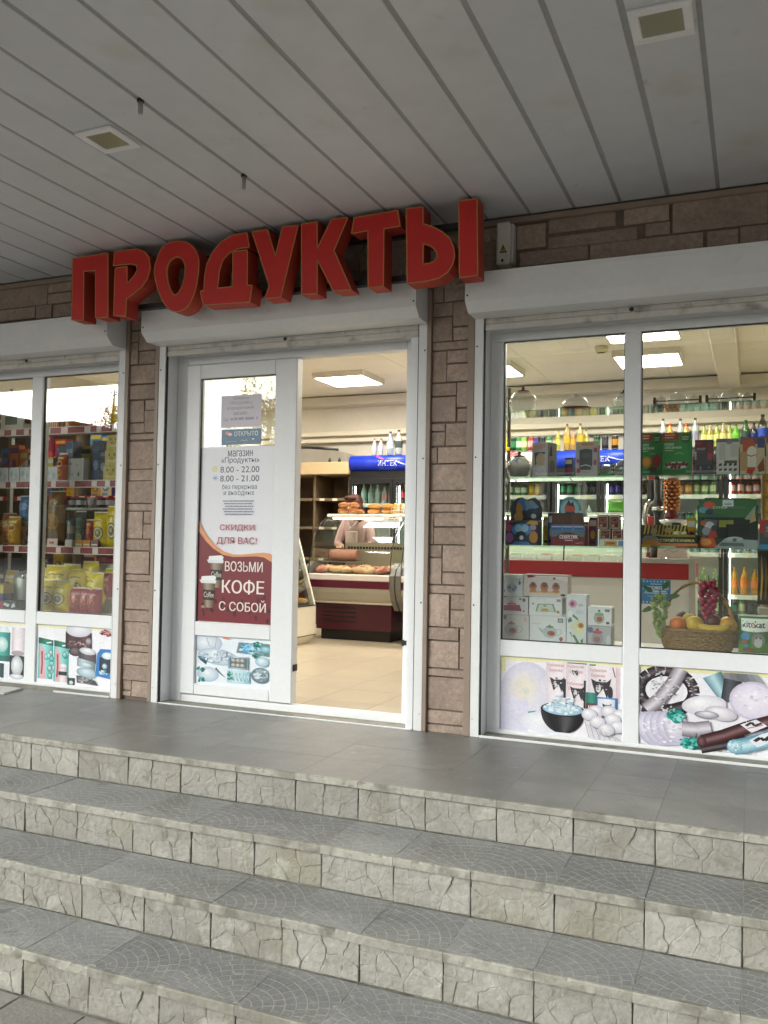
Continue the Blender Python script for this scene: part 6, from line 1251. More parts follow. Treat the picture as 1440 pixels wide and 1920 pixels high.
b = B(PRINT); draw(b, front(2.935, 3.2, S3, S3+.238, .265), [('r', .02, .62, .98, .97, '#35663a'), ('p', [(.06, .72), (.3, .62), (.28, .9), (.1, .94)], '#3a5a66'), ('e', .2, .86, .1, .07, '#c4553a'), ('e', .1, .76, .08, .06, '#5f9ab0'), ('e', .2, .72, .07, .05, '#26343c'), ('t', 'СУПЕР', .26, .785, .5, .83, .03, '#d8dcd0'), ('r', .5, .785, .8, .83, '#4f6a62'), ('r', .42, .83, .6, .96, '#cfd6da'), ('r', .45, .86, .57, .89, '#8a9096'), ('r', .08, .2, .98, .6, '#1c231d'), ('r', .36, .42, .6, .56, '#8a8a3a'), ('p', [(.08, .2), (.3, .3), (.34, .56), (.12, .58)], '#5a5c66'), ('e', .2, .46, .08, .07, '#b9bcc4'), ('e', .15, .34, .07, .08, '#8a8c96'), ('p', [(.16, .18), (.34, .22), (.3, .38), (.24, .42)], '#a83a2a'), ('e', .28, .4, .05, .06, '#3a3c44'), ('e', .1, .5, .05, .05, '#b05a3a'), ('r', .48, .26, .86, .48, '#121512'), ('p', [(.0, .02), (.34, .02), (.28, .2), (.05, .22)], '#c4502e'), ('e', .14, .12, .1, .07, '#d9904a'), ('p', [(.28, .0), (1, .0), (1, .17), (.46, .2)], '#9ba3a6'), ('p', [(.36, .05), (.78, .05), (.76, .11), (.4, .12)], '#5f686c'), ('e', .62, .19, .14, .045, '#aeb6ba'), ('e', .62, .17, .035, .035, '#596266'), ('p', [(.78, .58), (.96, .86), (.94, .56)], '#8f9a8c'), ('p', [(.86, .5), (.93, .78), (.97, .55)], '#b09a6a')], .0006, .0001); b.build('front_print', t)
carton('toy_box', 'red topped toy box at the right end of the bottom shelf', 'toy box', 3.206, 3.30, .25, .06, S3, S3+.135, '#3a4a50', [('r', 0, .55, 1, 1, '#a82a30'), ('r', .2, .4, .9, .9, '#6a5450'), ('r', .3, .7, .8, .76, '#a89a90'), ('r', .3, .6, .8, .65, '#a89a90'), ('e', .65, .3, .2, .12, '#c4603a'), ('r', 0, 0, .5, .16, '#3a8ab8')])
for zz, nm, xs in ((SZ2, 'middle', (2.30, 2.42, 2.70, 2.80, 2.88, 2.965, 3.06, 3.16)), (SZ3, 'bottom', (2.02, 2.10, 2.19, 2.215, 2.30, 2.38, 2.425, 2.62, 2.75, 2.83, 2.90))):
    for k, x in enumerate(xs):
        ci = (k*5+len(xs)) % 12; hh = (.11+.05*((k*7) % 4)/3) if zz == SZ2 else (.10+.07*((k*5) % 4)/3)
        carton('small_pack', place(k, len(xs))+' small '+PN[ci]+' pack tucked at the back of the '+nm+' glass shelf', 'pack', x-.02, x+.022, .385, .03, zz, zz+hh, PK[ci], [('r', .1, .7, .9, .9, '#efe8d6'), ('e', .5, .4, .3, .15, PK[(ci+4) % 12]), ('r', .15, .1, .8, .18, '#2a2624')], None, 'small packs on the glass shelves', R.uniform(-.2, .2))
# window board: stacked gift boxes of tableware
GBX = 'tableware boxes stacked in the window'
def pot(cx, cy, s, body, fl, lid, sp=True):
    o = [('e', cx, cy, .17*s, .15*s*1.15, body), ('e', cx, cy+.16*s, .09*s, .03*s, lid), ('e', cx, cy+.20*s, .025*s, .025*s, lid), ('e', cx+.03*s, cy-.03*s, .09*s, .08*s, fl), ('e', cx+.05*s, cy-.03*s, .04*s, .04*s, '#9a3a2a'),
         ('l', [(cx+.15*s, cy+.08*s), (cx+.25*s, cy+.1*s), (cx+.27*s, cy-.0*s), (cx+.2*s, cy-.08*s), (cx+.14*s, cy-.07*s)], .022*s, body)]
    if sp: o.append(('p', [(cx-.14*s, cy-.06*s), (cx-.22*s, cy+.02*s), (cx-.27*s, cy+.14*s), (cx-.22*s, cy+.13*s), (cx-.16*s, cy+.06*s)], body))
    return o
Wt = '#e9e7ea'
carton('gift_box', 'pale box with a red-lidded teapot picture at the bottom of the stack', 'box', 1.992, 2.147, .20, .12, SB, SB+.137, '#d9d0cf', [('r', 0, 0, 1, .2, '#ddd6d4'), ('r', 0, .5, .1, 1, '#c9a5a4'), ('e', .2, .9, .06, .09, '#6f7a6a'), ('e', .88, .85, .05, .1, '#d8b4b8')]+pot(.42, .46, 1.35, '#b9b2b4', '#a8605a', '#b8423c', False)+[('e', .8, .06, .16, .04, '#4a3a30'), ('e', .5, .08, .12, .03, '#6a4a40')], None, GBX)
carton('gift_box', 'white box with a green-lidded teapot picture at the bottom of the stack', 'box', 2.150, 2.331, .20, .12, SB, SB+.139, Wt, pot(.56, .42, 1.2, '#bfc4cc', '#b9603a', '#5a8a5a')+[('r', .78, .78, .92, .93, '#4a4f55'), ('r', .8, .8, .9, .91, '#aeb4ba'), ('e', .87, .2, .05, .08, '#b9604a'), ('l', [(.87, .12), (.92, .02)], .012, '#5a6a4a'), ('r', .06, .7, .3, .73, '#cfcdd2')], None, GBX)
carton('gift_box', 'white box with a magenta butter dish picture, second layer of the stack', 'box', 1.994, 2.140, .205, .11, SB+.1375, SB+.228, '#d8d2d4', [('p', [(.06, .2), (.1, .5), (.7, .54), (.78, .2)], '#96244e'), ('e', .42, .58, .18, .08, '#c9606a'), ('e', .42, .72, .05, .06, '#d9a0a4'), ('e', .85, .82, .06, .1, '#6a5a5a'), ('e', .72, .86, .04, .06, '#7a6a60'), ('p', [(.0, 1), (.3, 1), (.0, .86)], '#6a2034'), ('e', .85, .2, .03, .05, '#8a3a3a')], None, GBX)
carton('gift_box', 'white box with a green butter dish picture, second layer of the stack', 'box', 2.145, 2.310, .205, .11, SB+.1395, SB+.232, Wt, [('p', [(.2, .2), (.26, .62), (.74, .64), (.82, .22)], '#7f9a68'), ('p', [(.24, .22), (.3, .58), (.7, .6), (.77, .24)], '#d4d8d6'), ('e', .48, .3, .12, .09, '#c9a050'), ('e', .48, .52, .05, .04, '#7a9a5a'), ('e', .88, .22, .05, .08, '#c98a4a'), ('r', .84, .76, .96, .9, '#8a8f94'), ('e', .12, .62, .03, .05, '#6a8a6a')], [('r', .1, .1, .9, .9, '#a9a8aa')], GBX)
carton('gift_box', 'white box with a blue flowered cup picture on top of the stack', 'box', 1.996, 2.110, .21, .10, SB+.2285, SB+.338, '#dcdde2', [('e', .5, .38, .24, .22, '#b4b9c8'), ('e', .4, .4, .07, .08, '#7a84a8'), ('e', .58, .32, .06, .07, '#7a84a8'), ('e', .68, .42, .04, .05, '#5a6490'), ('p', [(.06, .24), (.14, .32), (.22, .24), (.14, .16)], '#3a3a40'), ('e', .86, .62, .05, .1, '#6a7288'), ('l', [(.68, .78), (.86, .76), (.88, .84)], .02, '#5a6068')], None, GBX)
carton('gift_box', 'wide pink box with three glass cups pictured on top of the stack', 'box', 2.113, 2.336, .21, .10, SB+.2325, SB+.342, '#dccac8', [('p', [(.08, .95), (.3, .9), (.6, .88), (1, .72), (1, 1), (.08, 1)], '#e8dcdc'), ('p', [(.08, .97), (.3, .93), (.2, .86), (.1, .84)], '#7a3038'), ('r', .1, .95, 1, .985, '#a04a50'), ('r', .14, .16, .82, .26, '#d9b48a')]+[q for cx in (.22, .48, .74) for q in (('e', cx, .46, .09, .2 if cx == .48 else .16, '#a8746a'), ('e', cx, .52, .055, .09, '#8f3a34'), ('e', cx, .6, .05, .05, '#6f6468'), ('e', cx, .26, .08, .07, '#c9863a'))]+[('e', .7, .84, .03, .05, '#6a5a50'), ('e', .9, .1, .06, .05, '#5a2a24')], None, GBX)
carton('gift_box', 'tall narrow box with pink and yellow flower pictures', 'box', 2.334, 2.431, .20, .10, SB, SB+.249, '#e6e6ea', [('e', .3, .82, .22, .08, '#d8a8c0'), ('e', .28, .82, .1, .045, '#a83a64'), ('e', .7, .8, .14, .03, '#c4c8d2'), ('e', .2, .62, .16, .06, '#f4f4f6'), ('e', .66, .66, .2, .05, '#d4d6e0'), ('p', [(.05, .5), (.2, .56), (.3, .48), (.1, .44)], '#4a7a76'), ('l', [(.3, .6), (.5, .54), (.62, .48)], .05, '#5a8a86'), ('e', .38, .38, .2, .075, '#e8e2bc'), ('e', .68, .3, .2, .09, '#efe8b8'), ('e', .6, .46, .18, .05, '#e6dfb4'), ('e', .72, .40, .15, .055, '#d0903a'), ('e', .72, .40, .07, .03, '#a8582a'), ('p', [(.3, .2), (.4, .22), (.76, .0), (.6, .0)], '#5f8a5a'), ('p', [(.14, .26), (.24, .26), (.3, .16)], '#7a9a7a'), ('p', [(.7, .1), (.85, .16), (.8, .02)], '#4f7a4a')], [('r', .0, .0, .1, 1, '#c4c4c8')], GBX)
carton('gift_box', 'small pale box with a red-lidded jar picture beside the tall flower box', 'box', 2.436, 2.549, .20, .11, SB, SB+.1025, '#b9b8be', [('e', .42, .42, .24, .3, '#a0a2aa'), ('e', .42, .70, .22, .08, '#c44a54'), ('e', .42, .82, .08, .06, '#b83a44'), ('e', .4, .36, .14, .14, '#a86a62'), ('e', .12, .8, .12, .14, '#6a6a90'), ('e', .5, .08, .12, .05, '#4a5048'), ('e', .88, .3, .1, .3, '#d0cfd4'), ('e', .9, .06, .1, .05, '#3a3a38')], [('r', .1, .1, .9, .9, '#8d8c92')], GBX)
carton('gift_box', 'small white box with a green-lidded sugar bowl picture on the red jar box', 'box', 2.435, 2.550, .205, .10, SB+.103, SB+.195, Wt, [('e', .48, .4, .22, .3, '#b4b0aa'), ('e', .48, .6, .2, .09, '#8aa878'), ('e', .48, .78, .05, .07, '#4a7a3a'), ('e', .5, .34, .12, .14, '#b0522a'), ('r', .72, .74, .92, .88, '#7a7f84'), ('e', .84, .16, .07, .07, '#6a3a2a'), ('r', .1, .7, .4, .73, '#d0ced4')], [('r', .1, .1, .9, .9, '#a9a8ac')], GBX)
# fruit basket
t = thing('fruit_basket', 'woven oval basket with a tall arched handle in the right window', 'basket', (2.935, .31, SB))
WICK = mat('wicker', '#9a7748', .7, nz=[(60, .25)], bump=(80, .4)); cx, cy = 2.935, .31
b = B(WICK)
for k in range(9):
    z = SB+.006+.0105*k; q = .86+.14*(k/8)**.7; P = []
    for j in range(56):
        a = 2*PI*j/56; wv = .0035*(1 if (j+k) % 2 else -1); P.append((cx+(.168*q+wv)*math.cos(a), cy+(.085*q+wv)*math.sin(a), z))
    b.tube(P, .0062, 5, True, False)
b.build('woven_wall', t)
b = B(WICK); b.tube([(cx+.173*math.cos(2*PI*j/40), cy+.09*math.sin(2*PI*j/40), SB+.099+.002*(j % 2)) for j in range(40)], .0085, 6, True); b.build('rim', t)
b = B(WICK); b.lathe([(.14, 0), (.145, .004)], cx, cy, SB+.001, 28, 1.02, .53); b.build('bottom', t)
b = B(WICK)
for ph in (0, PI):
    b.tube([(cx-.168*math.cos(PI*j/30)+.004*math.cos(j*1.1+ph), cy+.006*math.sin(j*1.1+ph), SB+.06+.262*math.sin(PI*j/30)) for j in range(31)], .006, 6)
b.build('handle', t)
FRU = 'fruit in the basket'
def fruit(name, label, x, y, z, rx, ry, rz, col, nzz=.04):
    t = thing(name, label, name.replace('_', ' '), (x, y, z-rz), FRU); b = B(mat('fruit_skin', None, .4, nz=(20, .12), bump=(120, .15)), col); b.ball(x, y, z, rx, ry, rz, 16, 10, nzz, x*9); b.build('flesh', t)
    b = B(MATTE, '#4a3a1e'); b.tube([(x, y, z+rz*.92), (x+.003, y-.002, z+rz*1.08)], .003, 5); b.build('stalk', t)
fruit('orange', 'orange at the left end of the fruit basket', 2.85, .275, SB+.125, .040, .040, .036, '#d8752a'); fruit('lemon', 'yellow lemon beside the orange in the basket', 2.925, .272, SB+.130, .040, .036, .038, '#d9b23a')
fruit('pear', 'green-yellow pear behind the orange and the lemon', 2.895, .33, SB+.140, .036, .036, .036, '#c4b44a'); fruit('plum', 'dark plum behind the orange', 2.865, .345, SB+.150, .032, .032, .03, '#4a2024'); fruit('plum', 'large dark plum above the banana', 3.005, .29, SB+.145, .036, .036, .034, '#5a2428')
fruit('peach', 'yellow peach at the right end of the fruit basket', 3.068, .30, SB+.125, .044, .042, .044, '#d8a040')
t = thing('banana', 'yellow banana lying along the front of the basket', 'banana', (2.99, .25, SB+.1), FRU)
b = B(mat('banana_skin', '#d4b03c', .45, nz=(14, .1), bump=(40, .1))); b.tube([(2.93, .255, SB+.135), (2.955, .25, SB+.118), (2.99, .246, SB+.110), (3.03, .246, SB+.112), (3.065, .25, SB+.122), (3.08, .255, SB+.134)], [.008, .017, .020, .020, .016, .006], 8); b.build('peel', t)
gm = {}
def grapes(label, top, length, w_, col, sd, n=40):
    r = random.Random(sd); t = thing('grape_bunch', label, 'grapes', (top[0], top[1], top[2]), FRU)
    if col not in gm: b = B(mat('grape_skin', None, .25, nz=(15, .15)), col); b.ball(0, 0, 0, .0125, .0125, .0135, 10, 7); gm[col] = b.mesh('grape')
    for k in range(n):
        f = (k+.5)/n; rad = w_*(1-f)**.55*(.5+.5*min(1, f*5)); a = k*2.399
        link('grape', gm[col], t, (rad*math.cos(a)*r.uniform(.7, 1), rad*math.sin(a)*.6*r.uniform(.7, 1), -f*length+r.uniform(-.006, .006)), (r.uniform(-.4, .4), r.uniform(-.4, .4), 0))
    b = B(MATTE, '#6a7a3a'); b.tube([(top[0], top[1], top[2]+.03), (top[0]+.003, top[1], top[2]-.02)], .004, 5); b.build('stem', t); return t
grapes('bunch of green grapes hanging over the left of the basket handle', (2.765, .285, SB+.255), .19, .046, '#a4bd6e', 3)
grapes('bunch of dark pink grapes hanging from the top of the basket handle', (2.985, .285, SB+.33), .185, .050, '#a02a4c', 5, 46)
t = thing('vine_leaf_spray', 'dark green artificial leaf spray beside the green grapes', 'artificial leaves', (2.74, .29, SB+.26)); b = B(MATTE, '#2f5a2c')
for k, (x, z, a) in enumerate(((2.735, SB+.27, 2.6), (2.775, SB+.285, .9), (2.735, SB+.20, 3.6), (2.80, SB+.25, .2))):
    b = B(MATTE, ('#3a6a34', '#4f7a3a')[k % 2]); u, v = math.cos(a), math.sin(a)
    b.prism([(x, z), (x+.02*u-.012*v, z+.02*v+.012*u), (x+.045*u-.008*v, z+.045*v+.008*u), (x+.06*u, z+.06*v), (x+.045*u+.01*v, z+.045*v-.01*u), (x+.02*u+.014*v, z+.02*v-.014*u)], XZ, .276+.004*k, .2775+.004*k); b.build('leaf', t)
def bag(name, label, cat, x, y, z, w_, h_, t_, col, shapes, group=None, rot=0, tilt=0, me=None, mtl=None):
    sf = bag_surf(w_, h_, t_)
    if me is None:
        b = B(mtl or FOIL, col); b.smooth = True; nx, nz = 10, 14; n = len(b.v)
        for side in (1, -1):
            for j in range(nz+1):
                for i in range(nx+1):
                    p = sf(i/nx, j/nz, 0); b.v.append((p.x, (p.y+.001)*side-.001*side, p.z))
        m = (nx+1)*(nz+1)
        for j in range(nz):
            for i in range(nx):
                a = n+j*(nx+1)+i; b.face([a, a+1, a+nx+2, a+nx+1]); a += m; b.face([a, a+nx+1, a+nx+2, a+1])
        b.smooth = False; b.color('#d8d4c8' if name != 'foil_bag' else col); b.box(-w_/2, -.0012, -.006, w_/2, .0012, 0); b.box(-w_/2, -.0012, h_, w_/2, .0012, h_+.008)
        p = B(PRINT)
        if shapes: draw(p, sf, shapes, .0012, .0003)
        me = (b.mesh(name), p.mesh('bag_print') if shapes else None)
    o = link(name, me[0], None, (x, y, z+.007), (tilt, 0, rot)); tag(o, label, cat, group)
    if me[1]: link('bag_print', me[1], o)
    return o, me
bag('cat_food_pouch', 'green and white cat food pouch reading kitekat beside the basket', 'cat food', 3.19, .30, SB, .15, .168, .035, '#3f7a3a', [('p', [(.08, .62), (.22, .60), (.5, .58), (.95, .62), (.95, .95), (.08, .95)], '#eceee8'), ('t', 'kit', .12, .70, .36, .88, .03, '#1f2326'), ('t', 'e', .37, .70, .47, .84, .03, '#c02a38'), ('t', 'kat', .48, .70, .78, .88, .03, '#1f2326'), ('e', .2, .46, .14, .1, '#3a86b8'), ('r', .0, .0, .9, .3, '#5c8a3c'), ('e', .58, .36, .2, .2, '#8f8d88'), ('p', [(.42, .48), (.44, .62), (.52, .52)], '#7a7873'), ('p', [(.66, .52), (.74, .62), (.74, .46)], '#7a7873'), ('e', .58, .3, .12, .14, '#c9c7c4'), ('e', .53, .42, .025, .02, '#22261e'), ('e', .64, .42, .025, .02, '#22261e'), ('e', .18, .3, .08, .05, '#c9604a'), ('e', .22, .2, .08, .05, '#4a9ac4'), ('e', .3, .08, .2, .05, '#8a5a3a')])
# hanging snack strip, foil bag
t = thing('snack_strip', 'hanging strip of gold snack bags at the right edge of the window', 'snack strip', (3.26, .78, 1.34))
b = B(PLASTIC, '#c9a23a'); b.box(3.222, .80, .645, 3.35, .803, 1.40); b.build('hanging_card', t)
for k in range(5):
    sf = bag_surf(.11, .072, .025); b = B(FOIL, '#b8903a'); b.smooth = True; n = 0
    for j in range(9):
        for i in range(9): p = sf(i/8, j/8, 0); b.v.append((3.288+p.x, .799+p.y, .965+.082*k+p.z))
    for j in range(8):
        for i in range(8): a = j*9+i; b.face([a, a+1, a+10, a+9])
    b.smooth = False; b.color('#e0c878'); b.ball(3.278, .772, 1.005+.082*k, .022, .005, .018, 10, 6); b.build('snack_bag', t)
bag('foil_bag', 'crumpled black and gold foil bag below the snack strip', 'foil bag', 3.262, .745, .655, .13, .27, .035, '#1c1a16', [('p', [(.1+.16*k, .08), (.15+.16*k, .05), (.2+.16*k, .5), (.14+.16*k, .92), (.12+.16*k, .6)], ('#c9a84a', '#8a7434')[k % 2]) for k in range(5)])
b = B(mat('stand_board', '#b9b2a4', .5, nz=(5, .05))); b.box(3.2, .70, 0, 3.40, .82, .64, .004); b.box(3.215, .815, .64, 3.39, .83, 1.42, .003); tag(b.build('display_stand', loc=(3.25, .76, 0)), 'narrow beige display stand carrying the snack strip', 'display stand')

# ------------------------------------------------------------------ red-banded counter with lit trays behind the boxes
t2 = thing('ice_cream_counter', 'white counter with a red band and lit trays behind the right window', 'counter', (2.0, 1.9, 0))
X0, X1, YC = 1.30, 2.80, 1.9
b = B(mat('counter_white', '#cfcfcb', .4, nz=[(3, .06)])); b.box(X0, YC+.01, .0, X1, YC+.75, .728, .004); b.build('body', t2)
b = B(PLASTIC, '#9a1420'); b.box(X0-.005, YC, .7285, X1+.005, YC+.76, .829, .004); b.build('red_band', t2)
b = B(mat('counter_rim', '#b9b8b2', .3, metal=.5, nz=(6, .05))); b.box(2.46, YC-.004, .8295, X1+.004, YC+.05, .865, .004); b.box(X1-.012, YC-.006, .02, X1+.03, YC+.02, .87, .003); b.build('metal_edge', t2)
b = B(mat('counter_deck', '#e9ecdf', .4)); b.box(X0, YC+.02, .8295, 2.455, YC+.75, .835); b.build('deck', t2)
b = B(TUBE_E); b.box(X0+.05, YC+.60, 1.135, 2.42, YC+.62, 1.15); b.build('light_tube', t2)
b = B(PLASTIC, '#dfe4d6'); b.box(X0, YC+.71, .836, 2.455, YC+.74, 1.16, .004); b.box(X0, YC+.42, 1.165, 2.455, YC+.76, 1.18, .004); b.build('back_panel', t2)
b = B(DGLASS); b.smooth = True; pr = [(YC+.02, .836), (YC+.03, .92), (YC+.09, 1.05), (YC+.20, 1.13), (YC+.42, 1.164)]; n = len(b.v)
for yy, zz in pr: b.v += [(X0, yy, zz), (2.45, yy, zz)]
for k in range(4): b.face([n+2*k, n+2*k+1, n+2*k+3, n+2*k+2])
b.smooth = False; b.build('curved_glass', t2)
for xe in (1.56, 1.97, 2.452):
    b = B(BLACKM if xe < 2.4 else CHROME); b.tube([(xe, yy-.004, zz) for yy, zz in pr], .005, 6); b.build('glass_edge', t2)
TR = 'white trays in the lit counter'
k = 0
for x in (1.36, 1.47, 1.60, 1.71, 1.82, 1.93, 2.04, 2.15, 2.26, 2.37):
    t = thing('food_tray', place(k, 10)+' white tray of salad in the lit red-banded counter', 'tray', (x, YC+.12, .8355), TR)
    b = B(PLASTIC, '#eceee4'); b.prism([(-.044, 0), (.044, 0), (.05, .035), (-.05, .035)], lambda a, c, d: (x+a, d, .8355+c), YC+.08, YC+.20); b.build('tray_body', t)
    b = B(MATTE, ('#d8d4b8', '#d9b8a0', '#c4d4b0', '#e0dcd0', '#cfa890')[k % 5]); b.ball(x, YC+.14, .8705, .042, .05, .014, 12, 6, .3, k); b.build('food', t); k += 1
b = B(PRINT, '#2272b0'); b.box(2.49, YC+.0085, .562, 2.675, YC+.0098, .722)
draw(b, front(2.49, 2.675, .562, .722, YC+.0085), [('r', 0, .86, 1, 1, '#2f86c4')]+[('e', .08+.12*i, .93, .025, .025, '#dcebf6') for i in range(8)]+[('e', .08+.12*i, .07, .025, .025, '#dcebf6') for i in range(8)]+[('t', 'МОРОЖЕНОЕ', .06, .60, .94, .74, .02, '#f0f5fa'), ('r', .14, .50, .86, .56, '#a9cbe6'), ('r', .1, .42, .9, .48, '#8fb9dc'), ('r', .3, .80, .7, .84, '#a9cbe6'), ('r', .2, .3, .7, .34, '#6fa4d0')], .0002, .00005)
tag(b.build('ice_cream_sticker', loc=(2.49, YC+.0085, .562)), 'blue МОРОЖЕНОЕ ice cream sticker on the white counter behind green grapes', 'sticker')
t = thing('candy_tower', 'tower of copper foil-wrapped candy balls on a red stand', 'candy tower', (2.645, 2.3, 1.145)); b = B(mat('copper_foil', '#b0703a', .22, metal=.8, nz=(30, .15)))
for j in range(9):
    for i in range(9): a = 2*PI*(i+.5*(j % 2))/9; b.ball(2.645+.045*math.cos(a), 2.3+.045*math.sin(a), 1.205+.0255*j, .0145, .0145, .0125, 8, 5)
o = b.build('candy_balls', t); o['kind'] = 'stuff'
b = B(PLASTIC, '#6d1420'); b.lathe([(.048, 0), (.05, .02), (.035, .055), (.03, .28)], 2.645, 2.3, 1.135, 14); b.build('stand', t)
t = thing('scale', 'white shop scale with a tray on the red-banded counter', 'scale', (2.64, 2.25, .866))
b = B(PLASTIC, '#dcdcd2'); b.prism([(2.56, .8655), (2.76, .8655), (2.75, 1.06), (2.57, 1.06)], XZ, 2.2, 2.42); b.box(2.555, 2.18, 1.0605, 2.765, 2.44, 1.085, .006); b.build('casing', t)
b = B(PRINT); draw(b, front(2.58, 2.74, .87, 1.05, 2.2), [('r', .1, .5, .9, .85, '#8f958c'), ('l', [(.15, .2), (.35, .3), (.55, .18), (.8, .3)], .03, '#a9aca4')], .001, .0002); b.build('display_print', t)
b = B(mat('scale_pan', '#dcdcd8', .25, metal=.5)); b.lathe([(.05, .0), (.09, .025), (.1, .045)], 2.66, 2.3, 1.0855, 18); b.build('pan', t)
t = thing('grinder', 'black coffee grinder column left of the candy tower', 'coffee grinder', (2.55, 2.36, .866))
b = B(BLACKM); b.lathe([(.05, 0), (.05, .12), (.028, .16), (.028, .30), (.042, .33), (.042, .40), (.026, .42), (.03, .56)], 2.545, 2.40, .8655, 14); b.build('column', t); b = B(CHROME); b.lathe([(.044, .335), (.044, .36)], 2.545, 2.40, .8655, 14); b.build('ring', t)
t = thing('steel_lever', 'curved chrome lever of the machine beside the mullion', 'machine lever', (2.48, 2.2, .866)); b = B(CHROME); b.tube([(2.50, 2.2, .867), (2.49, 2.2, 1.0), (2.475, 2.19, 1.14), (2.49, 2.18, 1.22), (2.52, 2.18, 1.26)], .018, 10); b.build('arm', t); b = B(PRINT, '#b8342e'); b.box(2.50, 2.17, 1.09, 2.54, 2.19, 1.15, .004); b.build('tag', t)
o, _ = bag('snack_bag', 'bright green packet lying on the curved glass counter top', 'packet', 2.245, 2.44, 1.181, .125, .085, .02, '#5fae3a', None)
# ================================================================== LEFT WINDOW DISPLAY
b = B(mat('window_board', '#d6d6d2', .4)); b.box(-1.73, FY+.07, .425, -.31, .60, .449, .003); b.build('window_board', shop)
rk = thing('display_rack', 'steel display rack with red and white price rails behind the left window', 'rack', (-1.0, .45, 0))
STEEL = mat('rack_steel', '#8d8d88', .4, metal=.4, nz=(8, .08))
for x in (-1.76, -.36): b = B(STEEL); b.box(x-.015, .60, .45, x+.015, .63, 2.0); b.build('upright', rk)
for z in (.822+.05, 1.305, 1.56+.10):
    b = B(STEEL); b.box(-1.775, .34, z-.016, -.345, .60, z-.001, .003); b.build('shelf_board', rk)
    b = B(PLASTIC, '#8f1d26'); b.box(-1.775, .330, z-.042, -.345, .3395, z+.004, .002); rl = b.build('price_rail', rk)
    b = B(PRINT, '#ead9d6'); b.box(-1.775, .3285, z+.000, -.345, .3299, z+.005); b.box(-1.775, .3285, z-.044, -.345, .3299, z-.039); x = -1.75
    while x < -.42: b.color(R.choice(('#ead0cc', '#efe0da'))); b.box(x, .3282, z-.038, x+R.uniform(.035, .06), .3299, z-.001); x += R.uniform(.10, .2)
    b.build('price_tag', rl)
# back row of the rack: many small bright packs
for zz, nm, hmax in ((1.66, 'top', .25), (1.305, 'middle', .29), (.872, 'lower', .22)):
    x = -1.74; lst = []
    while x < -.43:
        w_ = R.uniform(.055, .10); lst.append((x, min(w_, -.37-x))); x += w_+.004
    for k, (x, w_) in enumerate(lst):
        ci = R.randrange(12); c2 = PK[(ci+R.randrange(1, 11)) % 12]; c3 = R.choice(('#f0ead8', '#1e1e22', '#e8c84a', c2)); h = hmax*R.uniform(.6, 1)
        art = [('r', 0, .78, 1, .92, c3), ('e', .5, .45, R.uniform(.25, .4), R.uniform(.12, .22), c2), ('e', .5, .47, .18, .1, c3), ('r', .15, .08, .85, .16, c2)] if k % 2 else [('p', [(0, .1), (1, .35), (1, .7), (0, .5)], c2), ('r', .15, .74, .85, .88, c3), ('e', .6, .3, .2, .1, c3), ('r', .2, .06, .6, .12, c3)]
        pl_ = place(k, len(lst))
        carton('snack_carton', pl_+' carton in the back row of the '+nm+' rack shelf, '+PN[ci], 'carton', x, x+w_, .50+R.uniform(-.01, .01), .06, zz, zz+h, PK[ci], art, None, 'back row cartons on the '+nm+' rack shelf', R.uniform(-.06, .06))
rk2 = thing('display_rack', 'dark wooden rack filled with cartons, deeper inside behind the left window', 'rack', (-1.6, 1.4, 0))
b = B(WOOD); b.box(-3.0, 1.66, 0, -.62, 1.68, 2.1); b.build('back_board', rk2)
for x in (-3.0, -1.8, -.65): b = B(WOOD); b.box(x, 1.30, 0, x+.03, 1.659, 2.1, .003); b.build('side_board', rk2)
for r_, z in enumerate((.30, .62, .94, 1.26, 1.58, 1.90)):
    for xa, xb in ((-2.969, -1.801), (-1.769, -.651)):
        b = B(WOOD); b.box(xa, 1.28, z-.025, xb, 1.659, z, .003); b.build('shelf', rk2)
        b = B(PLASTIC, '#8f1d26'); b.box(xa, 1.272, z-.034, xb, 1.2795, z+.004, .002); b.color('#ead9d6')
        q = xa+.05
        while q < xb-.08: b.box(q, 1.2705, z-.03, q+.05, 1.2718, z); q += R.uniform(.1, .22)
        b.build('price_rail', rk2)
    if r_ == 0: continue
    x = -2.2; lst = []
    while x < -.72:
        w_ = R.uniform(.07, .13)
        if not (-1.81 < x+w_ and x < -1.765): lst.append((x, w_))
        x += w_+R.choice((.004, .006, .05))
    for k, (x, w_) in enumerate(lst):
        ci = R.randrange(12); c2 = PK[(ci+R.randrange(1, 11)) % 12]; c3 = R.choice(('#f0ead8', '#1e1e22', '#e8c84a', c2)); h = R.uniform(.13, .24)
        carton('snack_carton', place(k, len(lst))+' '+PN[ci]+' carton on '+('the second', 'the third', 'the fourth', 'the fifth', 'the top')[r_-1]+' shelf of the dark wooden rack', 'carton', x, x+w_, 1.33+R.uniform(0, .04), .09, z, z+h, PK[ci], [('r', .1, .75, .9, .9, c3), ('e', .5, .42, R.uniform(.25, .4), R.uniform(.12, .22), c2), ('e', .45, .44, .16, .09, c3), ('r', .15, .08, .7, .16, c2)], None, 'cartons on the dark wooden rack', R.uniform(-.08, .08))
ZA, ZB, ZC_ = .872, 1.305, 1.66
carton('appliance_box', 'white appliance box with a dark picture on the top rack shelf', 'box', -1.60, -1.40, .36, .14, ZC_, ZC_+.16, '#d4d2c6', [('r', .2, .25, .75, .62, '#5f6a58'), ('r', .25, .75, .7, .79, '#a9a89c'), ('r', .25, .68, .6, .71, '#b4b3a8')], [('r', .1, .3, .9, .8, '#4a4028')])
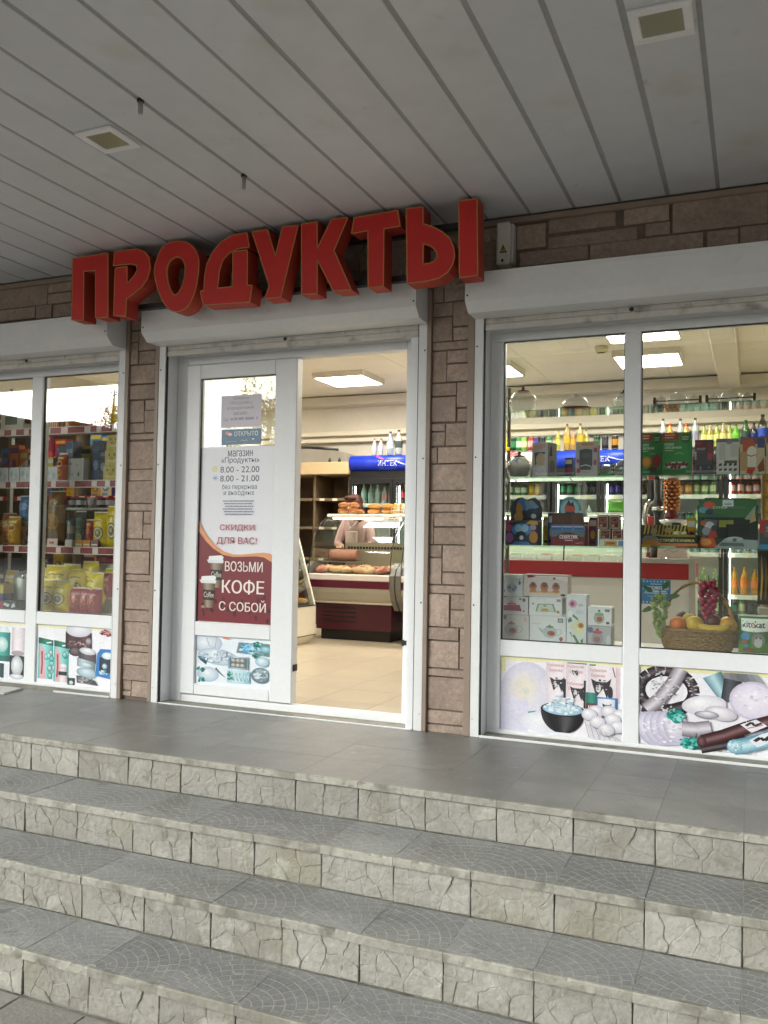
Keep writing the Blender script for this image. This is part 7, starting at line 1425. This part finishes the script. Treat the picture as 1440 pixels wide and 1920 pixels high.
for i, x in enumerate((-1.345, -1.23, -1.14)):
    carton('tea_box', ('olive tall carton leftmost beside the appliance box', 'brown tall carton in the middle of the top rack shelf', 'olive tall carton at the right of the top shelf group')[i], 'box', x, x+.085, .37, .1, ZC_, ZC_+.235-.03*i, ('#7a6a2a', '#6a5030', '#7f7436')[i], [('r', .2, .2, .8, .5, '#a8883a'), ('r', .2, .6, .8, .8, '#5a4020')])
for i in range(4):
    carton('paper_pack', ('white paper pack at the far left of the middle rack shelf', 'white paper pack second from the left on the middle shelf', 'white paper pack third on the middle shelf, left of the mullion', 'white and blue paper pack just right of the mullion')[i], 'paper pack', (-1.60, -1.50, -1.40, -1.185)[i], (-1.505, -1.405, -1.305, -1.07)[i], .35, .1, ZB, ZB+.10, '#cfd0d2', [('p', [(.1, .3), (.4, .5), (.3, .8), (.1, .7)], '#a8b4be'), ('e', .65, .4, .2, .2, '#b8bcc4'), ('p', [(.4, .2), (.6, .3), (.5, .6)], '#e2e6ea')], None, 'white paper packs')
for i, (x, h, c) in enumerate(((-1.12, .25, '#22324a'), (-1.055, .275, '#1f3a66'), (-.83, .27, '#2a4472'), (-.77, .24, '#2a2430'))):
    carton('detergent_box', ('dark slate carton left of the white box', 'tall deep blue carton behind the white box', 'deep blue carton right of the white box', 'dark purple carton beside the yellow packs')[i], 'carton', x, x+.065, .40, .08, ZB, ZB+h, c, [('r', .1, .7, .9, .8, '#5a6a86'), ('e', .5, .4, .3, .12, '#7f93b4'), ('r', .2, .12, .8, .2, '#3a4a6a')], None, 'dark cartons on the middle rack shelf')
carton('white_box', 'white patterned box standing in front of dark blue cartons', 'box', -.985, -.85, .345, .05, ZB, ZB+.15, '#c9c9c8', [('e', .2, .75, .06, .07, '#7f8084'), ('e', .7, .3, .06, .1, '#6a6b6e'), ('e', .6, .7, .12, .06, '#b4b5b8'), ('e', .3, .3, .1, .08, '#b0b1b4'), ('r', .94, 0, 1, 1, '#e0e0de')])
for i in range(3):
    carton('yellow_pack', ('yellow pack at the bottom right of the middle rack shelf', 'yellow pack stacked second at the right end', 'yellow pack on top at the right end')[i], 'pack', -.70+.01*i, -.585+.005*i, .36, .09, ZB+.1*i, ZB+.1*i+.099, '#c9b24e', [('e', .3, .7, .08, .1, '#8a7a3a'), ('e', .7, .7, .08, .1, '#8a7a3a'), ('r', .2, .2, .8, .4, '#dcca7a'), ('e', .5, .45, .2, .12, '#b89a3a')], None, 'yellow packs at the right of the left window')
for i, (x, c) in enumerate(((-1.17, '#b4483a'), (-1.03, '#c9782e'), (-.93, '#b8443a'), (-.80, '#c98a34'), (-.68, '#d07a2a'))):
    carton('sweet_carton', ('red sweet carton at the mullion end of the top shelf', 'orange sweet carton second on the top shelf', 'red sweet carton third on the top shelf', 'amber sweet carton fourth on the top shelf', 'orange sweet carton at the pillar end of the top shelf')[i], 'carton', x, x+.09, .36, .09, ZC_, ZC_+.055, c, [('r', .1+.2*k, .2, .2+.2*k, .8, '#e8cfa8') for k in range(4)], None, 'sweet cartons under the sky reflection')
sackp = [('e', .5, .66, .3, .1, '#7a5a34'), ('e', .5, .44, .34, .16, '#b88a48'), ('e', .5, .2, .3, .12, '#8a7a68'), ('l', [(.25, .8), (.5, .86), (.75, .8)], .03, '#c9a468')]
bag('feed_sack', 'tall brown sack standing right of the left window mullion', 'sack', -1.11, .40, ZA, .14, .36, .05, '#8a6436', sackp)
lion = [('e', .5, .40, .33, .2, '#4a3a1c'), ('e', .5, .40, .29, .175, '#d9cfae'), ('e', .5, .40, .19, .12, '#7a6a44'), ('e', .5, .42, .09, .06, '#c4b48a'), ('l', [(.25, .74), (.5, .78), (.75, .74)], .04, '#a8841c'), ('p', [(.36, .66), (.5, .76), (.64, .66)], '#e8d86a')]
YB = 'yellow bags with a round emblem'
o, ybm = bag('pasta_bag', 'yellow bag with round emblem beside the red pack on the lower rack shelf', 'yellow bag', -.725, .39, ZA, .125, .22, .04, '#e6c91a', lion, YB)
bag('pasta_bag', 'tall yellow bag with round emblem at the pillar end of the rack', 'yellow bag', -.625, .40, ZA, .12, .26, .04, '#e6c91a', lion, YB)
bag('snack_bag', 'red snack pack between the green packet and the yellow bag', 'packet', -.808, .375, ZA, .06, .17, .025, '#a5202a', [('e', .5, .6, .3, .14, '#d8703a'), ('e', .5, .85, .3, .06, '#d8b03a')])
bag('snack_bag', 'dark green tall packet on the lower rack shelf', 'packet', -.882, .375, ZA, .085, .225, .03, '#22342a', [('e', .5, .5, .3, .1, '#3f6a4a'), ('e', .5, .28, .3, .12, '#8a9a5a'), ('r', .2, .75, .8, .82, '#5a7a64')])
b = B(CAN, '#5a6470'); b.lathe([(.028, 0), (.03, .01), (.03, .17), (.026, .18)], -.97, .385, ZA, 14); b.color('#a89a8a'); b.lathe([(.0305, .09), (.0305, .14)], -.97, .385, ZA, 14, caps=False); tag(b.build('spray_tin', loc=(-.97, .385, ZA)), 'slim grey tin between the brown sack and the green packet', 'tin')
for i, (x, c, l) in enumerate(((-1.03, '#26222c', 'dark pot at the left of the small pots row'), (-.955, '#2e2634', 'dark pot second in the small pots row'), (-.86, '#d8c8c0', 'white pot in the small pots row'), (-.78, '#6a2a4a', 'plum pot in the small pots row'), (-.71, '#a83a34', 'red pot at the right of the small pots row'))):
    b = B(PLASTIC, c); b.lathe([(.026, 0), (.034, .06), (.036, .062), (.036, .07)], 0, 0, 0, 14); o = link('jar_pot', b.mesh('pot'), None, (x, .45, ZA+.262)); tag(o, l, 'pot', 'small pots at the back of the rack')
    b = B(PRINT, '#cfc4cc'); b.lathe([(.030, .02), (.0335, .05)], 0, 0, 0, 14, caps=False); link('pot_label', b.mesh('pot_label'), o)
b = B(STEEL); b.box(-1.09, .40, ZA+.248, -.62, .60, ZA+.2615); b.build('riser_shelf', rk)
b = B(PRINT, '#e0c4bc'); b.box(-1.14, .345, ZA, -1.05, .347, ZA+.055); draw(b, front(-1.14, -1.05, ZA, ZA+.055, .345), words(.2, .8, .3, .7, '#b4605a'), .0004, .0001); tag(b.build('price_card', loc=(-1.14, .345, ZA)), 'pink price card leaning on the front rail of the lower rack shelf', 'price card')
for i, (x, c) in enumerate(((-.985, '#e4d6cc'), (-.90, '#c9842e'), (-.835, '#cf7f2a'), (-.77, '#7a4a50'))):
    carton('snack_carton', ('stack of pale cards at the front rail of the lower shelf', 'orange carton leftmost at the front rail', 'orange carton second at the front rail', 'mauve carton at the front rail')[i], 'carton', x, x+.06, .342, .028, ZA, ZA+.05, c, [('r', .1, .3, .9, .5, '#e8d8b8')])
o, orm = bag('snack_bag', 'orange crisp bag left of the left window mullion', 'packet', -1.53, .40, ZA+.01, .12, .2, .045, '#b8702a', [('e', .45, .65, .25, .12, '#d9c48a'), ('e', .5, .3, .3, .12, '#8a4a1e')])
bag('snack_bag', 'blue snack bag hanging high beside the left window mullion', 'packet', -1.40, .42, ZA+.16, .12, .17, .035, '#3f78b4', [('e', .5, .6, .3, .15, '#7fa8d0')])
bag('snack_bag', 'yellow crisp bag partly behind the left window mullion', 'packet', -1.32, .41, ZA+.005, .08, .19, .035, '#c9a02e', [('e', .5, .5, .3, .15, '#e0c878')])
ZL = .4495
crisp = [('e', .5, .62, .32, .13, '#e8c860'), ('e', .5, .62, .22, .08, '#a8401e'), ('e', .5, .28, .33, .14, '#e0a84a'), ('e', .42, .3, .13, .06, '#c8782a'), ('e', .6, .25, .12, .06, '#d89038'), ('r', .15, .8, .85, .88, '#f0e0b0')]
for k, (x, y, z, w_, h_, c_, l) in enumerate(((-1.665, .375, ZA, .105, .20, '#c86a1c', 'orange crisp bag at the far left of the lower rack shelf'), (-1.445, .375, ZA, .10, .185, '#dba31c', 'amber crisp bag beside the orange bag on the lower rack shelf'), (-1.23, .365, ZA, .085, .20, '#c4541c', 'dark orange crisp bag hidden partly by the mullion'),
        (-1.66, .40, ZL, .14, .21, '#d9701e', 'large orange bag behind the piled packets'), (-1.52, .44, ZL+.01, .13, .23, '#e6c01c', 'large yellow bag behind the piled packets'), (-1.245, .42, ZL, .12, .21, '#d88a1e', 'amber bag between the bin and the mullion'), (-.93, .345, ZC_+.001, .08, .15, '#d2761e', 'orange bag on the top rack shelf'), (-.62, .345, ZC_+.001, .09, .17, '#e0b81c', 'yellow bag at the right of the top rack shelf'), (-1.01, .345, ZB, .07, .17, '#cf5a1e', 'small orange bag beside the white patterned box'))):
    bag('snack_bag', l, 'packet', x, y-.01, z, w_, h_, .04, c_, crisp, 'orange and yellow snack bags', R.uniform(-.15, .15))
# heap of yellow bags on the window board
ZL = .4495
spots = [(-1.135, .33, 0, .0, .1, 'leftmost bag of the heap, half behind the mullion'), (-1.025, .265, 0, -.12, .05, 'front yellow bag second from the mullion'), (-.915, .262, 0, -.12, -.06, 'front yellow bag in the middle of the heap'), (-1.07, .385, .09, .1, .12, 'rear yellow bag at the left of the heap'), (-.94, .39, .10, .1, -.1, 'rear yellow bag at the middle of the heap'), (-.80, .40, .12, .05, -.2, 'highest yellow bag, leaning at the right of the heap'), (-.70, .33, .05, .0, -.3, 'yellow bag between the red packets of the heap'), (-1.14, .40, .07, .15, .2, 'yellow bag at the back against the mullion'), (-.86, .34, .07, -.05, .15, 'yellow bag lying in the centre of the heap'), (-.99, .33, .08, -.15, -.05, 'yellow bag lying over the two front bags'), (-.63, .42, .08, .1, -.2, 'yellow bag at the back by the pillar')]
hm = None
for x, y, dz, tl, rz, l in spots:
    if hm is None: o, hm = bag('pasta_bag', 'yellow bag with round emblem, '+l, 'yellow bag', x, y, ZL+dz, .158, .20, .055, '#efd21a', lion, YB, rz, tl)
    else: o, _ = bag('pasta_bag', 'yellow bag with round emblem, '+l, 'yellow bag', x, y, ZL+dz, .158, .20, .055, '#efd21a', lion, YB, rz, tl, me=hm)
rdm = None
for x, y, dz, tl, rz, l in ((-.80, .262, 0, -.1, .1, 'red packet standing at the front right of the heap'), (-.665, .27, .0, -.05, -.1, 'red packet at the front right corner of the heap'), (-.64, .36, .10, .1, .15, 'red packet on the right shoulder of the heap'), (-.735, .272, .0, -.1, -.15, 'red packet between two others at the front')):
    o, q = bag('snack_bag', l, 'packet', x, y, ZL+dz, .115, .155, .04, '#a3202a', [('e', .5, .42, .3, .18, '#c9703a'), ('e', .5, .3, .2, .1, '#7a2a1e'), ('r', .2, .72, .8, .82, '#c98a8a')], 'red packets in the heap', rz, tl, me=rdm); rdm = rdm or q
b = B(PLASTIC, '#8a1d26'); b.box(-.795, .42, .772, -.61, .53, .828, .006); tag(b.build('red_box', loc=(-.7, .47, .772)), 'red plastic box under the lower rack shelf above the yellow bags', 'box')
b = B(PRINT, '#c9cdbc'); b.box(-.79, .43, .6495, -.62, .52, .7715, .004); b.box(-.78, .44, ZL, -.63, .51, .649); tag(b.build('pale_box', loc=(-.7, .47, ZL)), 'pale green box behind the highest yellow bag', 'box')
for i, (z0, z1, c, l) in enumerate(((0, .05, '#b8385a', 'pink packet at the bottom of the left pile'), (.0505, .105, '#4a3f7a', 'purple packet in the middle of the left pile'), (.1055, .165, '#c9b23a', 'yellow packet on top of the left pile'))):
    carton('soap_pack', l+' beside the mullion', 'packet', -1.56, -1.435, .27, .12, ZL+z0, ZL+z1, c, [('r', .1, .3, .7, .6, '#e0d8d0')], None, 'piled packets at the left')
carton('soap_pack', 'black and white packet lying between the left pile and the mullion', 'packet', -1.425, -1.30, .26, .1, ZL, ZL+.06, '#26262a', [('p', [(.05, .5), (.4, .3), (.5, .6), (.1, .8)], '#d8d8da'), ('p', [(.6, .2), (.9, .4), (.8, .8), (.65, .6)], '#cfcfd2')])
t = thing('steel_bin', 'round grey metal bin behind the left pile of packets', 'bin', (-1.38, .45, ZL)); b = B(STEEL); b.lathe([(.11, 0), (.12, .02), (.12, .20), (.10, .24), (.02, .26)], -1.39, .47, ZL, 20); b.build('bin_body', t); b = B(CHROME); b.ball(-1.33, .345, ZL+.22, .02); b.build('knob', t)

# ================================================================== ACROSS THE STREET (seen only as reflections in the glass)
LEAF = mat('tree_foliage', '#3c4f26', .7, nz=[(.6, .35)]); LEAF2 = mat('conifer_foliage', '#2c3f2a', .7, nz=[(.6, .3)]); BARK = mat('bark', '#4d3f33', .9, nz=(6, .25), bump=(20, .4))
def tree(label, x, y, h, r, kind, sd):
    rr = random.Random(sd); t = thing('pine_tree' if kind else 'broadleaf_tree', label, 'tree', (x, y, GZ), 'trees across the street')
    b = B(BARK); b.tube([(x, y, GZ), (x+.1, y, GZ+h*.3), (x-.05, y+.1, GZ+h*.65), (x, y, GZ+h*.95)], [.22, .17, .1, .03], 8)
    limbs = []
    for k in range(16):
        a, z = rr.uniform(0, 6.28), h*rr.uniform(.22, .9); l = r*((1-z/h)*1.15+.12) if kind else r*rr.uniform(.6, .95)*math.sin(max(.25, min(2.8, PI*(z/h-.1))))
        e = (x+l*math.cos(a), y+l*math.sin(a), GZ+z+(-.1 if kind else .35)*l); limbs.append(((x, y, GZ+z), e)); b.tube([(x, y, GZ+z), e], [.06, .015], 5)
    b.build('trunk', t)
    b = B(LEAF2 if kind else LEAF)
    for p, e in limbs:
        for q in range(9):
            f = rr.uniform(.3, 1.08); c = Vector(p).lerp(Vector(e), f)+Vector((rr.gauss(0, .3), rr.gauss(0, .3), rr.gauss(0, .28)))
            for s_ in range(26):
                c2 = c+Vector((rr.gauss(0, .2), rr.gauss(0, .2), rr.gauss(0, .17))); u = Vector((rr.gauss(0, 1), rr.gauss(0, 1), rr.gauss(0, 1))).normalized()*.075; v = Vector((rr.gauss(0, 1), rr.gauss(0, 1), rr.gauss(0, 1))).normalized()*.036
                b.poly([c2-u, c2+v, c2+u, c2-v])
    b.build('crown', t)
for i, (x, y, h, r, k, l) in enumerate(((-22.6, -26, 8.4, 1.9, 1, 'dark conifer reflected beside the pillar'), (-18.5, -29, 6.6, 2.0, 1, 'shorter dark conifer across the street'), (-11.8, -21, 6.6, 2.6, 0, 'broad leafy tree reflected in the door glass'), (-6.5, -24, 7.0, 3.0, 0, 'taller leafy tree right of the other leafy tree'))):
    tree(l, x, y, h, r, k, i+3)
t = thing('apartment_block', 'plain grey apartment block reflected in the left shop window', 'building', (-37.5, -40, GZ))
b = B(mat('block_plaster', '#a59c8c', .85, nz=(.3, .08))); b.box(-39.8, -46, GZ, -36.0, -38, GZ+8.3); b.build('wall', t)
b = B(mat('block_roof', '#6a625a', .8)); b.box(-40.1, -46.3, GZ+8.301, -35.7, -37.7, GZ+8.7); b.build('roof', t)
wm = B(mat('dark_window', '#22262a', .15)); wm.box(-.7, 0, 0, .7, .05, 1.4); wm.use(PVC); wm.box(-.78, .0, -.08, .78, .03, -.001); wme = wm.mesh('block_window')
for i in range(2):
    for j in range(3): link('window', wme, t, (-1.2+2.0*i, 2.001, 1.0+2.5*j))
t = thing('brick_house', 'brown brick house right of the grey apartment block in the reflection', 'building', (-34.2, -44, GZ))
b = B(mat('house_brick', '#6b432a', .85, nz=(.5, .15))); b.box(-35.9, -50, GZ, -34.6, -43, GZ+7.2); b.build('wall', t)
b = B(mat('house_roof', '#54362c', .8)); b.prism([(-36.1, GZ+7.201), (-34.4, GZ+7.201), (-35.2, GZ+8.1)], XZ, -50.3, -42.7); b.build('roof', t)

t = thing('added_shop_row', 'long low grey-green building added opposite the shop to dim the window reflections', 'building', (14, -32, GZ))  # building added to darken what the right window reflects
b = B(mat('row_plaster', '#5d5c50', .85, nz=(.4, .12))); b.box(-9.5, -42, GZ, 36, -30, GZ+10); b.build('wall', t)
b = B(mat('row_roof', '#4c4a44', .8)); b.box(-9.9, -42.4, GZ+10.001, 36.4, -29.6, GZ+10.4); b.build('roof', t)
for i in range(15):
    for j in range(3): o = link('window', wme, t, (-21+2.85*i, 2.001, 1.4+3*j))

t = thing('added_low_house', 'long low house added left of the grey apartment block to cut reflected sky glow', 'building', (-56, -42, GZ))  # added for the skyline there, its height set to hold back sky glow
b = B(mat('low_house_plaster', '#877b68', .85, nz=(.4, .1))); b.box(-68, -45, GZ, -44.5, -40, GZ+9.4); b.build('wall', t)
b = B(mat('house_roof', '#54362c', .8)); b.box(-68.3, -45.3, GZ+9.401, -44.2, -39.7, GZ+9.8); b.build('roof', t)
for i in range(7): link('window', wme, t, (-11+3.4*i, 2.001, 1.6)); link('window', wme, t, (-11+3.4*i, 2.001, 4.6))
